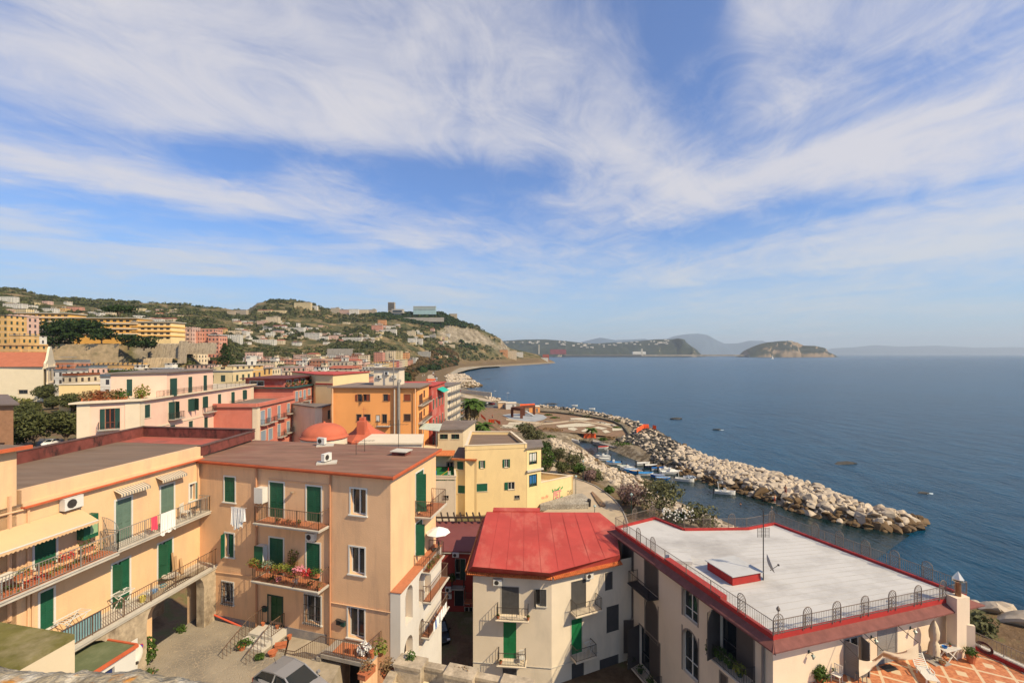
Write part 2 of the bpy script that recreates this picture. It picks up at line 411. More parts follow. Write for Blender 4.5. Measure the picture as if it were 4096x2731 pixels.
streak=mth('ADD',mth('MULTIPLY',sA_,mth('SUBTRACT',1,rt.outputs[0])),mth('MULTIPLY',sB_,rt.outputs[0]))
fine=cnoise(60,1.5,3.4,12,.68,1.2,9.7)
big=cnoise(-20,1.3,.5,5,.5,.5,5.3)
def blob(u,v,w,amt):
 d=Vector(((u-CX)/F,1,-(v-V0)/F)).normalized();dt=nd('ShaderNodeVectorMath',operation='DOT_PRODUCT')
 nrm_=nd('ShaderNodeVectorMath',operation='NORMALIZE');Lk.new(tc.outputs['Generated'],nrm_.inputs[0])
 Lk.new(nrm_.outputs[0],dt.inputs[0]);dt.inputs[1].default_value=d;r=nd('ShaderNodeMapRange');r.interpolation_type='SMOOTHSTEP'
 r.inputs[1].default_value=math.cos(math.radians(w));r.inputs[2].default_value=1;r.inputs[3].default_value=0;r.inputs[4].default_value=amt
 Lk.new(dt.outputs['Value'],r.inputs[0]);return r.outputs[0]
wob=mth('MULTIPLY',mth('SUBTRACT',cnoise(10,1.6,.9,6,.6,.5,1.7),.5),.16)
def dirv(u,v):return Vector(((u-CX)/F,1,-(v-V0)/F)).normalized()
def band(u0,v0,u1,v1,w,amt):
 a,c=dirv(u0,v0),dirv(u1,v1);n_=a.cross(c).normalized();half=math.degrees(a.angle(c))/2*1.25;e=blob((u0+u1)/2,(v0+v1)/2,half,1.)
 dt=nd('ShaderNodeVectorMath',operation='DOT_PRODUCT');Lk.new(tc.outputs['Generated'],dt.inputs[0]);dt.inputs[1].default_value=n_
 r=nd('ShaderNodeMapRange',interpolation_type='SMOOTHSTEP');r.inputs[1].default_value=math.sin(math.radians(w));r.inputs[2].default_value=0;r.inputs[3].default_value=0;r.inputs[4].default_value=amt
 Lk.new(mth('ABSOLUTE',mth('ADD',dt.outputs['Value'],wob)),r.inputs[0]);return mth('MULTIPLY',r.outputs[0],mth('MULTIPLY',e,1.6,clamp=True))
s=mth('ADD',mth('MULTIPLY',mth('SUBTRACT',streak,.5),1.25),mth('MULTIPLY',mth('SUBTRACT',fine,.5),.75))
s=mth('ADD',mth('ADD',s,.5),mth('MULTIPLY',mth('SUBTRACT',big,.5),.5))
for b_ in[(1000,260,19,.17),(1750,300,16,.15),(2250,480,12,.12),(350,150,16,.12),(3250,200,12,.1),(3850,560,15,.16),(2500,760,12,.1),(1500,1150,14,.05),(3200,1150,16,.05),(2760,230,6.5,-.28),(2700,-60,7.5,-.28),(2880,450,6,-.2),(1450,-60,7,-.2),(3650,300,8,-.08)]:
 s=mth('ADD',s,blob(*b_))
for b_ in[(-200,610,1900,960,3.2,.26),(-200,900,1700,1130,2.6,.2),(4300,470,2500,820,4.,.22),(4300,960,2900,1110,2.,.18),(1600,900,2900,1160,3.,.16),(1100,700,2200,960,2.,.12),(3900,880,4400,760,2.,.2),(2300,500,3100,900,3.,.12),(-200,470,1200,690,3.2,-.26),(800,640,2450,740,3.4,-.26),(-200,800,1500,960,3.,-.22),(3100,830,4000,830,2.2,-.16),(1500,980,2000,1010,1.8,-.16),(2800,260,4300,330,2.6,-.1),(-100,1090,1200,1160,1.8,-.1)]:
 s=mth('ADD',s,band(*b_))
mr=nd('ShaderNodeMapRange');mr.interpolation_type='SMOOTHSTEP';mr.inputs[1].default_value=.24;mr.inputs[2].default_value=1.0;mr.inputs[3].default_value=.10;mr.inputs[4].default_value=.88
Lk.new(s,mr.inputs[0])
hz=nd('ShaderNodeMapRange');hz.inputs[1].default_value=0;hz.inputs[2].default_value=.30;hz.inputs[3].default_value=.66;hz.inputs[4].default_value=0;hz.interpolation_type='SMOOTHSTEP'
Lk.new(sep.outputs[2],hz.inputs[0])
mx=nd('ShaderNodeMix',data_type='RGBA');Lk.new(mr.outputs[0],mx.inputs[0]);Lk.new(sky.outputs[0],mx.inputs[6])
SKYK=8.5
tint=nd('ShaderNodeMix',data_type='RGBA');tint.blend_type='MULTIPLY';tint.inputs[0].default_value=1;Lk.new(sky.outputs[0],tint.inputs[6]);tint.inputs[7].default_value=(.30,.62,.98,1)
Lk.new(tint.outputs[2],mx.inputs[6]);mx.inputs[7].default_value=(.52*SKYK,.50*SKYK,.51*SKYK,1)
mx2=nd('ShaderNodeMix',data_type='RGBA');Lk.new(hz.outputs[0],mx2.inputs[0]);Lk.new(mx.outputs[2],mx2.inputs[6]);mx2.inputs[7].default_value=(.37*SKYK,.45*SKYK,.50*SKYK,1)
Lk.new(mx2.outputs[2],bg.inputs['Color']);bg.inputs['Strength'].default_value=.108
vs=scene.view_settings;scene.display_settings.display_device='sRGB';vs.view_transform='Standard';vs.look='None';vs.exposure=0.7;vs.gamma=1
scene.cycles.use_denoising=True;scene.cycles.max_bounces=6;scene.cycles.volume_bounces=0;scene.cycles.transparent_max_bounces=6
scene.cycles.diffuse_bounces=3;scene.cycles.glossy_bounces=2;scene.cycles.sample_clamp_indirect=6
def sea_mat(name,c1,c2,sc=1.,rough=.12,spec=.5,bump=.35):
 m=bpy.data.materials.new(name);m.use_nodes=True;t=m.node_tree;n=t.nodes;l=t.links;b=n['Principled BSDF']
 b.inputs['Roughness'].default_value=rough;b.inputs['IOR'].default_value=1.33;b.inputs['Specular IOR Level'].default_value=spec
 g=n.new('ShaderNodeNewGeometry')
 def ns(rot,scl,s_,d):
  mp=n.new('ShaderNodeMapping');mp.inputs['Rotation'].default_value=(0,0,rot);mp.inputs['Scale'].default_value=(*scl,1);l.new(g.outputs['Position'],mp.inputs[0])
  x=n.new('ShaderNodeTexNoise');x.inputs['Scale'].default_value=s_;x.inputs['Detail'].default_value=d;x.inputs['Roughness'].default_value=.6;x.inputs['Distortion'].default_value=.3;l.new(mp.outputs[0],x.inputs['Vector']);return x.outputs[0]
 a=ns(.35,(1,.45),.16*sc,5);c=ns(-.15,(1,.4),.9*sc,4);e=ns(.1,(.5,1),.008,5)
 ad=n.new('ShaderNodeMath');ad.operation='MULTIPLY_ADD';l.new(a,ad.inputs[0]);ad.inputs[1].default_value=2.6;l.new(c,ad.inputs[2])
 bp=n.new('ShaderNodeBump');bp.inputs['Strength'].default_value=bump;bp.inputs['Distance'].default_value=1.;l.new(ad.outputs[0],bp.inputs['Height']);l.new(bp.outputs[0],b.inputs['Normal'])
 cr=n.new('ShaderNodeValToRGB');cr.color_ramp.elements[0].position=.36;cr.color_ramp.elements[1].position=.64;cr.color_ramp.elements[0].color=(*c1,1);cr.color_ramp.elements[1].color=(*c2,1)
 md=n.new('ShaderNodeMath');md.operation='MULTIPLY_ADD';l.new(a,md.inputs[0]);md.inputs[1].default_value=.55;e2=n.new('ShaderNodeMath');e2.operation='MULTIPLY';l.new(e,e2.inputs[0]);e2.inputs[1].default_value=.45;l.new(e2.outputs[0],md.inputs[2])
 l.new(md.outputs[0],cr.inputs[0]);l.new(cr.outputs[0],b.inputs['Base Color']);return m
SEA=sea_mat('sea_water',(.002,.026,.052),(.006,.055,.105),rough=.25,spec=.2)
HARB=sea_mat('harbour_water',(.004,.012,.014),(.010,.026,.026),sc=1.6,rough=.1,spec=.4,bump=.16)
m=MB();S=45000
ys=[-60,40,90,160,300,600,1200,2500,6000,14000,29500];xs=[-29500,-2000,-400,0,100,300,700,2000,6000,29500]
m.grid([(x,y,0)for y in ys for x in xs],[(j*len(xs)+i,j*len(xs)+i+1,(j+1)*len(xs)+i+1,(j+1)*len(xs)+i)for j in range(len(ys)-1)for i in range(len(xs)-1)])
tag(m.build('sea',SEA),'dark blue rippled sea reaching the horizon','sea',kind='structure')
def w0(*l,z=0.):return[tuple(atZ(p,z)[:2])for p in l]
coast=[(60,-30),(70,20)]+w0((4300,2640),(4096,2538),(3897,2443),(3600,2330),(3300,2230),(2980,2120),(2859,2070),(2731,2014),(2640,1980),(2590,1950),(2617,1925),(2523,1900),(2464,1878),(2383,1832),(2328,1789),(2290,1768),(2330,1757),(2370,1770),(2400,1782),(2438,1797),(2498,1823),(2553,1844),(2625,1866),(2700,1888),(2765,1908),(2880,1946),(3050,1997),(3178,2044),(3399,2099),(3548,2124),(3670,2110),(3700,2094),(3660,2070),)+w0((3518,2025),(3360,1962),(3200,1908),(3020,1862),(2855,1827),(2710,1759),(2650,1722),(2595,1700),(2540,1678),(2470,1663),(2400,1649),(2300,1633),(2200,1622),(2070,1608),(1990,1592),z=2.0)+w0((1920,1580),(1860,1572),(1820,1562),(1837,1553),(1880,1550),(1925,1546),(1928,1541),(1868,1538),(1850,1532),(1885,1520),(1886,1513),(1830,1510),(1812,1504),(1830,1489),(1850,1477),(1900,1472),(1960,1469),(2028,1464),(2090,1460),(2142,1457),(2190,1453),(2225,1451))+[(150,1720),(60,1900),(-200,2300),(-3000,2900),(-4000,2500),(-4000,-30)]
CP=np.array(coast)
def sdist(x,y):
 """signed distance to the shore, positive on land"""
 x=np.asarray(x,float);y=np.asarray(y,float);best=np.full(x.shape,1e9);ins=np.zeros(x.shape,bool);n=len(CP)
 for i in range(n):
  ax,ay=CP[i];bx,by=CP[(i+1)%n];dx,dy=bx-ax,by-ay
  t=np.clip(((x-ax)*dx+(y-ay)*dy)/(dx*dx+dy*dy),0,1);best=np.minimum(best,np.hypot(x-ax-t*dx,y-ay-t*dy))
  c=(ay>y)!=(by>y);xi=ax+(y-ay)*dx/(dy if dy else 1e-9);ins^=c&(x<xi)
 return np.where(ins,best,-best)
BK=np.array(w0((3300,2230),(2980,2120),(2859,2070),(2731,2014),(2640,1980),(2590,1950),(2617,1925),(2523,1900),(2464,1878),(2383,1832),(2328,1789)))
def bdist(x,y):
 b=np.full(np.shape(x),1e9)
 for(ax,ay),(bx,by)in zip(BK[:-1],BK[1:]):dx,dy=bx-ax,by-ay;t=np.clip(((x-ax)*dx+(y-ay)*dy)/(dx*dx+dy*dy),0,1);b=np.minimum(b,np.hypot(x-ax-t*dx,y-ay-t*dy))
 return np.where((y<55)|(x<-15),1e9,b)
def zv(v,Y):return CAMZ-(v-V0)*Y/F
far=lambda L:L+[(2600,max(2,L[-1][1]-60))]
HC=[(-900,far([(0,10),(115,10),(236,11),(285,26),(292,38),(400,46),(700,104),(1050,zv(1140,1050)),(1400,150)])),(0,far([(0,10),(115,10),(236,11),(285,26),(292,38),(400,46),(700,100),(1050,zv(1150,1050)),(1400,130)])),(115,far([(0,10),(115,10),(236,11),(285,26),(292,38),(400,46),(700,92),(1050,zv(1170,1050)),(1400,120)])),(313,far([(0,10),(115,10),(236,11),(285,25),(292,38),(380,45),(700,80),(1100,zv(1192,1100)),(1400,110)])),(450,far([(0,9),(115,9),(236,11),(285,24),(292,38),(370,43),(700,76),(1150,zv(1203,1150)),(1500,110)])),(600,far([(0,8),(130,8),(220,12),(300,22),(308,38),(380,42),(750,78),(1200,zv(1214,1200)),(1500,110)])),(740,far([(0,8),(130,8),(230,10),(310,20),(325,35),(400,38),(760,75),(1250,zv(1220,1250)),(1500,110)])),(870,far([(0,7),(150,7),(300,11),(400,18),(500,30),(800,72),(1300,zv(1233,1300)),(1500,110)])),(990,far([(0,7),(150,7),(300,9),(480,14),(600,24),(900,75),(1350,zv(1236,1350)),(1500,120)])),(1030,far([(0,6),(150,6),(300,8),(520,12),(640,22),(950,82),(1350,zv(1206,1350)),(1500,150)])),(1075,far([(0,6),(150,6),(300,8),(560,10),(660,20),(1000,92),(1380,zv(1192,1380)),(1550,160)])),(1150,far([(0,6),(150,6),(300,8),(600,10),(700,20),(1000,88),(1400,zv(1200,1400)),(1550,160)])),(1250,far([(0,6),(150,6),(300,8),(620,9),(720,20),(1050,88),(1420,zv(1215,1420)),(1600,150)])),(1335,far([(0,6),(150,6),(300,7),(640,8),(740,24),(1080,86),(1440,zv(1242,1440)),(1650,130)])),(1494,far([(0,5),(150,5),(400,6),(700,8),(800,34),(1100,84),(1450,zv(1256,1450)),(1700,120)])),(1560,far([(0,5),(150,5),(400,6),(760,8),(860,34),(1150,86),(1450,zv(1252,1450)),(1700,120)])),(1640,far([(0,5),(150,5),(400,5),(860,7),(950,30),(1200,80),(1400,zv(1282,1400)),(1480,zv(1252,1480)),(1700,120)])),(1750,far([(0,5),(150,5),(400,5),(980,6),(1080,30),(1280,72),(1430,zv(1285,1430)),(1500,zv(1252,1500)),(1700,120)])),(1800,far([(0,5),(150,5),(400,5),(1060,6),(1160,30),(1360,zv(1372,1360)),(1400,zv(1295,1400)),(1520,zv(1264,1520)),(1700,110)])),(1865,far([(0,5),(150,5),(400,5),(1150,6),(1250,26),(1400,zv(1374,1400)),(1435,zv(1308,1435)),(1540,zv(1287,1540)),(1700,100)])),(1905,far([(0,5),(140,5),(158,2),(350,2),(450,4.5),(1200,6),(1300,24),(1440,zv(1372,1440)),(1475,zv(1318,1475)),(1560,zv(1300,1560)),(1700,90)])),(1945,far([(0,5),(140,5),(158,2),(350,2),(450,4.5),(1280,6),(1380,20),(1470,zv(1374,1470)),(1500,zv(1338,1500)),(1580,zv(1324,1580)),(1700,80)])),(2002,far([(0,5),(140,5),(158,2),(350,2),(450,4.5),(1380,6),(1450,20),(1530,zv(1376,1530)),(1600,zv(1352,1600)),(1700,60)])),(2036,far([(0,5),(140,5),(158,2),(350,2),(450,4.5),(1440,6),(1520,22),(1620,zv(1388,1620)),(1720,30)])),(2080,far([(0,5),(140,5),(158,2),(350,2),(450,4.5),(1480,6),(1560,20),(1630,zv(1398,1630)),(1720,20)])),(2142,far([(0,5),(140,5),(158,2),(350,2),(450,4.5),(1500,7),(1570,15),(1630,zv(1414,1630)),(1720,10)])),(2225,far([(0,5),(140,5),(158,2),(350,2),(450,4.5),(1700,5)])),(2400,[(0,5),(125,5),(150,2),(350,2),(450,4)]),(2550,[(0,5),(95,5),(115,2.1)]),(2800,[(0,5),(75,5),(92,2.)]),(3200,[(0,5),(60,5),(75,2.)]),(6000,[(0,5),(60,5),(75,2.)])]
UC=np.array([c[0]for c in HC],float)
def _prof(k,Y):
 p=HC[k][1];return np.interp(Y,[a for a,_ in p],[b for _,b in p])
def hgt(x,y,rough=True):
 x=np.asarray(x,float);y=np.maximum(np.asarray(y,float),1.);u=np.where(y>60,CX+F*x/y,CX+F*x/60.)
 u=np.clip(u,-899,5999);Z=np.zeros((len(HC),)+x.shape)
 for k in range(len(HC)):Z[k]=_prof(k,y)
 i=np.clip(np.searchsorted(UC,u,side='right')-1,0,len(HC)-2);t=(u-UC[i])/(UC[i+1]-UC[i])
 z=np.take_along_axis(Z,i[None],0)[0]*(1-t)+np.take_along_axis(Z,(i+1)[None],0)[0]*t
 sdv=sdist(x,y)
 if rough:
  w_=np.clip((z-22)/40,0,1);c1=np.sin(x*.021+1.7*np.sin(y*.013))*np.cos(y*.017+1.3*np.sin(x*.011));c2=np.sin(x*.07+2*np.sin(y*.05))*np.cos(y*.061+x*.02)
  z=z+w_*(c1*4.0+c2*1.6)
 inlet=np.exp(-(((x-26)/8)**2+((y-163)/8)**2))*1.3
 slope=np.where(sdv>0,np.minimum(sdv*.62,400),np.maximum(sdv*.35,-4))
 return np.minimum(np.minimum(np.maximum(z-inlet,.4),slope),.25+.235*bdist(x,y))
def hz1(x,y):return float(hgt(np.array([x]),np.array([y]))[0])
def hit(p,y0=120.,y1=2200.,n=500):
 """where the line of sight through a photo point meets the land"""
 Y=np.geomspace(y0,y1,n);X=(p[0]-CX)/F*Y;Zr=CAMZ-(p[1]-V0)/F*Y;h=hgt(X,Y);k=np.nonzero(Zr<=h)[0]
 if len(k)==0:return None
 k=k[0];return Vector((X[k],Y[k],h[k]))
rat=np.concatenate([np.linspace(-3.0,-1.2,40,endpoint=False),np.linspace(-1.2,1.3,520),np.linspace(1.31,2.2,30)])
rows=np.concatenate([np.linspace(12,40,15,endpoint=False),np.geomspace(40,320,230),np.geomspace(323,1760,230),np.geomspace(1780,2800,12)])
RR,YY=np.meshgrid(rat,rows);XX=RR*YY;ZZ=hgt(XX,YY)
nr,nc=XX.shape
me=bpy.data.meshes.new('ground')
idx=np.arange(nr*nc).reshape(nr,nc);q=np.stack([idx[:-1,:-1],idx[:-1,1:],idx[1:,1:],idx[1:,:-1]],-1).reshape(-1,4)
zc4=ZZ.ravel()[q];q=q[zc4.max(1)>-2.5]
me.vertices.add(nr*nc);me.vertices.foreach_set('co',np.stack([XX,YY,ZZ],-1).astype(np.float32).ravel())
me.loops.add(len(q)*4);me.loops.foreach_set('vertex_index',q.astype(np.int32).ravel());me.polygons.add(len(q));me.polygons.foreach_set('loop_start',np.arange(0,len(q)*4,4,dtype=np.int32))
me.update(calc_edges=True);me.validate();me.polygons.foreach_set('use_smooth',[True]*len(me.polygons))
def ground_mat():
 m=bpy.data.materials.new('ground_soil_and_scrub');m.use_nodes=True;t=m.node_tree;n=t.nodes;l=t.links;b=n['Principled BSDF'];b.inputs['Roughness'].default_value=.95;b.inputs['Specular IOR Level'].default_value=.1
 g=n.new('ShaderNodeNewGeometry');sp=n.new('ShaderNodeSeparateXYZ');l.new(g.outputs['Position'],sp.inputs[0]);sn=n.new('ShaderNodeSeparateXYZ');l.new(g.outputs['True Normal'],sn.inputs[0])
 def nz(s_,d,r=.65):
  x=n.new('ShaderNodeTexNoise');x.inputs['Scale'].default_value=s_;x.inputs['Detail'].default_value=d;x.inputs['Roughness'].default_value=r;l.new(g.outputs['Position'],x.inputs['Vector']);return x.outputs[0]
 def ramp(f,*st):
  c=n.new('ShaderNodeValToRGB');e=c.color_ramp.elements
  while len(e)<len(st):e.new(.5)
  for k,(p_,col)in enumerate(st):e[k].position=p_;e[k].color=(*lin(col),1)
  l.new(f,c.inputs[0]);return c.outputs[0]
 def mix(f,a,c):
  x=n.new('ShaderNodeMix');x.data_type='RGBA'
  if isinstance(f,float):x.inputs[0].default_value=f
  else:l.new(f,x.inputs[0])
  l.new(a,x.inputs[6]);l.new(c,x.inputs[7]);return x.outputs[2]
 def rng(v,a,c,o0=0.,o1=1.):
  x=n.new('ShaderNodeMapRange');x.interpolation_type='SMOOTHSTEP';l.new(v,x.inputs[0]);x.inputs[1].default_value=a;x.inputs[2].default_value=c;x.inputs[3].default_value=o0;x.inputs[4].default_value=o1;return x.outputs[0]
 scrub=ramp(nz(.035,9),(.36,(.035,.045,.017)),(.48,(.085,.08,.034)),(.58,(.17,.125,.06)),(.7,(.28,.20,.11)))
 soil=ramp(nz(.35,7),(.35,(.10,.062,.035)),(.5,(.17,.11,.062)),(.62,(.13,.12,.05)),(.75,(.25,.19,.12)))
 rock=ramp(nz(.06,10,.75),(.34,(.09,.075,.05)),(.52,(.24,.20,.145)),(.72,(.42,.37,.29)))
 c=mix(rng(sp.outputs[2],9,26),soil,scrub);c=mix(rng(sn.outputs[2],.80,.60),c,rock)
 shore=ramp(nz(.5,8,.75),(.35,(.07,.05,.03)),(.5,(.20,.155,.10)),(.66,(.38,.32,.23)))
 c=mix(rng(sp.outputs[2],4.2,3.4),c,shore)
 l.new(c,b.inputs['Base Color']);bp=n.new('ShaderNodeBump');bp.inputs['Strength'].default_value=.6;bp.inputs['Distance'].default_value=1.;l.new(nz(.5,8,.7),bp.inputs['Height']);l.new(bp.outputs[0],b.inputs['Normal']);return m
me.materials.append(ground_mat());go=bpy.data.objects.new('ground',me);COL.objects.link(go)
tag(go,'coastal land rising from the rocky shore to scrub covered hills','ground',kind='structure')
m=MB();pts=w0((2270,1762),(2345,1755),(2400,1775),(2438,1790),(2498,1815),(2560,1838),(2640,1862),(2765,1900),(2880,1938),(3050,1988),(3200,2040),(3399,2080),(3560,2105),(3640,2140),(3500,2240),(3300,2260),(2980,2150),(2859,2090),(2700,2040),(2600,1990),(2450,1890),(2360,1832))
m.face([(x,y,.02)for x,y in pts]);tag(m.build('harbour_water',HARB),'dark green sheltered harbour water inside the breakwater','water',kind='structure')
hm=bpy.data.materials.new('haze_air');hm.use_nodes=True;t=hm.node_tree;t.nodes.remove(t.nodes['Principled BSDF']);pv=t.nodes.new('ShaderNodeVolumePrincipled')
pv.inputs['Color'].default_value=(.70,.81,.93,1);pv.inputs['Density'].default_value=.00005;pv.inputs['Anisotropy'].default_value=.1;t.links.new(pv.outputs[0],t.nodes['Material Output'].inputs['Volume'])
m=MB();m.box((0,14000,478),(60000,32000,966));ho=m.build('haze',hm);tag(ho,'thin bluish haze over the sea and far hills','haze',kind='stuff');ho.display_type='WIRE'
PEACH=M('peach_plaster',(.72,.46,.25),var=.07,scale=.5,stain=(.55,.36,.22),stain_amt=.7,stain_scale=(.9,.9,.13),bump=.2,bump_scale=14)
PEACHD=M('worn_peach_plaster',(.70,.43,.24),var=.08,scale=.45,stain=(.50,.31,.19),stain_amt=.75,stain_scale=(1.1,1.1,.15),bump=.2,bump_scale=14)
CREAM=M('cream_plaster',(.62,.50,.33),var=.06,scale=.4,stain=(.52,.40,.26),stain_amt=.35,bump=.1,bump_scale=12)
OFFW=M('off_white_plaster',(.68,.575,.43),var=.06,scale=.4,stain=(.44,.38,.29),stain_amt=.4,stain_scale=(.5,.5,.15),bump=.1,bump_scale=12)
PALEW=M('pale_plaster',(.70,.57,.42),var=.05,scale=.4,stain=(.52,.42,.32),stain_amt=.4,stain_scale=(.5,.5,.15),bump=.1)
ROOFD=M('dark_felt_roof',(.17,.115,.08),rough=.95,var=.22,scale=.8,stain=(.17,.13,.10),stain_amt=.6,stain_scale=(.4,1.8,1),aniso=(.3,1.8,1),bump=.15,bump_scale=5)
ROOFR=M('red_brown_felt_roof',(.21,.115,.078),rough=.95,var=.28,scale=.9,stain=(.21,.075,.055),stain_amt=.6,stain_scale=(.5,1.6,1),aniso=(.35,1.6,1),bump=.15,bump_scale=5)
REDPAR=M('dark_red_parapet',(.16,.045,.035),rough=.9,var=.3,scale=1.4,stain=(.02,.014,.013),stain_amt=.97,stain_scale=(1.6,1.6,.7))
REDSTRIPE=M('orange_red_eave_paint',(.48,.105,.04),rough=.8,var=.15,scale=2)
REDROOF=M('red_membrane_roof',(.40,.055,.042),rough=.85,var=.16,scale=.35,stain=(.50,.14,.10),stain_amt=.7,stain_scale=(.5,.2,1),bump=.08,bump_scale=6)
REDWALL=M('dark_red_plaster',(.27,.04,.03),rough=.9,var=.15)
ORTILE=M('orange_clay_tile',(.50,.15,.045),rough=.85,var=.3,scale=4)
WROOF=M('white_membrane_roof',(.47,.455,.43),rough=.8,var=.05,scale=.3,stain=(.27,.255,.24),stain_amt=.75,stain_scale=(.13,.2,1),bump=.05)
REDP=M('red_parapet_paint',(.36,.03,.025),rough=.7,var=.15,scale=2,stain=(.24,.03,.025),stain_amt=.6)
REDPENT=M('weathered_red_canopy',(.17,.062,.05),rough=.85,var=.22,scale=1.6,stain=(.22,.08,.065),stain_amt=.7,stain_scale=(2.2,2.2,1))
STONEW=M('weathered_stone',(.40,.32,.22),var=.3,scale=2.5,stain=(.12,.09,.06),stain_amt=.85,stain_scale=(.9,.9,.5),bump=.3,bump_scale=10)
GREYP=M('grey_plinth_paint',(.22,.21,.21),var=.1,scale=1,stain=(.45,.38,.29),stain_amt=.6,stain_scale=(1,1,1))
MARBLE=M('pale_stone_step',(.50,.46,.39),var=.08,stain=(.35,.30,.24),stain_amt=.5)
PIPE=M('copper_coloured_pipe',(.48,.23,.12),rough=.6,var=.15)
REDPIPE=M('red_pipe_paint',(.55,.10,.05),rough=.5,var=.1)
CONC=M('grey_concrete',(.30,.27,.23),var=.15,scale=1,stain=(.18,.15,.12),stain_amt=.5,bump=.2)
BLK=M('black_plastic',(.02,.02,.022),rough=.5,var=0)
PLG=leafmat('pot_plant_green',(.03,.07,.015),(.10,.15,.03),6)
PLY=leafmat('yellow_green_plant',(.10,.13,.02),(.26,.25,.05),6)
DRYP=leafmat('dry_plant',(.16,.09,.04),(.34,.22,.10),6)
FLOWR=M('red_flowers',(.5,.03,.03),var=.3,scale=9);FLOWP=M('pink_flowers',(.6,.2,.25),var=.3,scale=9);FLOWW=M('white_flowers',(.7,.68,.62),var=.1)
WCLOTH=M('white_cloth',(.74,.72,.68),var=.05,rough=.9);PINKC=M('pink_cloth',(.75,.07,.12),var=.08,rough=.9)
DZ=lambda drop:CAMZ-drop
GZ=14.7
b=root('apartment_wing',(-22,25,GZ),'long peach apartment wing with green shutters, a tan awning and two long railed balconies','apartment building')
W=Wall((-22.40,18.6),(-20.65,30.1),GZ,DZ(6.85),.25)
zr,zp=DZ(6.75),DZ(6.12)
for r_,k,sh in[((209,340,652,845),'C',GREEN),((703,798,448,705),'C',DUSTY),((978,1057,362,582),'C',DUSTY),((1153,1187,356,456),'R',DUSTY),((243,325,1004,1236),'C',GREEN),((683,787,826,1092),'H',GREEN),((962,1047,706,922),'H',GREEN)]:
 window(b,W,W.rect(A,*r_),k,sh,trim=WHITE)
W.open((W.px(A(925,1100))[0],W.px(A(1160,1100))[0],GZ-.2,DZ(14.6)),.5)
m=MB();sp0,sp1=W.px(A(925,1100))[0],W.px(A(1160,1100))[0];m.face([W.pt(sp0-1,GZ-.5,-3.5),W.pt(sp1+1.5,GZ-.5,-3.5),W.pt(sp1+1.5,DZ(14.3),-3.5),W.pt(sp0-1,DZ(14.3),-3.5)]);m.face([W.pt(sp0-1,DZ(14.3),-.2),W.pt(sp1+1.5,DZ(14.3),-.2),W.pt(sp1+1.5,DZ(14.3),-3.5),W.pt(sp0-1,DZ(14.3),-3.5)]);m.build('passage',STONEW,b)
ax0=W.pt(0,0,1.35);ax1=W.pt(W.len,0,1.35);WA=Wall(ax0,ax1,GZ-2.2,DZ(13.85),.55)
g1=WA.rect(A,893,1242,1235,958);g2=WA.rect(A,452,668,1500,1278)
WA.open((g1[0],g1[1],GZ-.2,WA.px(A(1085,940))[1]),.75);WA.open((g2[0]-2.6,g2[1],GZ-1.2,WA.px(A(585,1272))[1]),.5)
n3=WA.rect(A,730,822,1330,1140);
m=MB();WA.mesh(m);fbox(m,WA,0,WA.len,DZ(14.05),DZ(13.85),-1.34,-.0);m.build('arcade',STONEW,b)
m=MB();fbox(m,WA,0,WA.len,DZ(13.85),DZ(13.68),-1.345,.12);fbox(m,WA,0,WA.len,DZ(13.98),DZ(13.85),.003,.06);walk=m.build('walkway',STONE,b)
m=MB();railing(m,[WA.pt(2.3,DZ(13.68),.05),WA.pt(WA.len-.15,DZ(13.68),.05)],1.0,.12,.017);m.build('railing',RUSTIRON,walk)
m=MB();fbox(m,WA,2.3,4.3,DZ(13.6),DZ(12.75),-.05,-.02);m.build('parapet_panel',M('pale_blue_paint',(.20,.34,.36),var=.15,stain=(.5,.42,.3)),walk)
m=MB();fbox(m,WA,n3[0],n3[1]+.1,GZ,n3[3],.002,.05)
m.build('plaster_patch',WHITE,b)
m=MB();W.mesh(m)
WB=Wall((-30.5,38.),(-30.5,18),GZ,zp+.7,.2)
m.build('wall',PEACH,b)
m=MB();BXI=[W.pt(0,0),W.pt(W.len,0),Vector((-20.75,36.2,0)),Vector((-30.3,37.6,0)),Vector((-30.5,18.4,0))]
m.prism([(p.x,p.y)for p in BXI],zr-.25,zr);m.build('roof',ROOFD,b)
m=MB();m.prism([(-30.2,34.9),(-20.85,33.6),(-20.85,35.9),(-30.2,37.2)],zr+.004,zr+.012);m.build('roof_patch',M('faded_red_roof_paint',(.36,.09,.06),var=.2,scale=1,stain=(.16,.09,.07),stain_amt=.7),b)
m=MB();fbox(m,W,1.9,W.len,zr,zp,-.28,.05);fbox(m,W,1.9,W.len+.1,zr-.12,zr+.02,.052,.14);m.build('front_parapet',PEACH,b)
m=MB();fbox(m,W,1.9,W.len+.1,zr-.2,zr-.12,.003,.26);m.build('eave',REDSTRIPE,b)
m=MB();a_,c_=(-30.4,19),(-30.4,37.5)
for p,q,z in[((-30.4,19.0),(-30.4,37.5),6.0),((-30.4,37.5),(-20.6,36.1),6.0),((-20.6,36.1),(-20.72,30.3),6.15)]:
 w_=Wall(p,q,zr,DZ(z));fbox(m,w_,-.12,w_.len+.12,zr-.01,DZ(z),-.12,.12)
m.build('rear_parapet',REDPAR,b)
m=MB()
for p,q,z in[((-30.4,19.0),(-30.4,37.5),6.0),((-30.4,37.5),(-20.6,36.1),6.0),((-20.6,36.1),(-20.72,30.3),6.15)]:
 w_=Wall(p,q,zr,DZ(z));fbox(m,w_,-.15,w_.len+.15,DZ(z),DZ(z)+.07,-.16,.16)
m.build('coping',M('dark_coping',(.11,.06,.05),var=.25,scale=2),b)
z2=DZ(10.25)
sA=W.px(A(625,740))[0]
o=balcony(b,W,sA,W.len-.15,z2,.95,GIRON,STONE,sp=.12,th=.18)
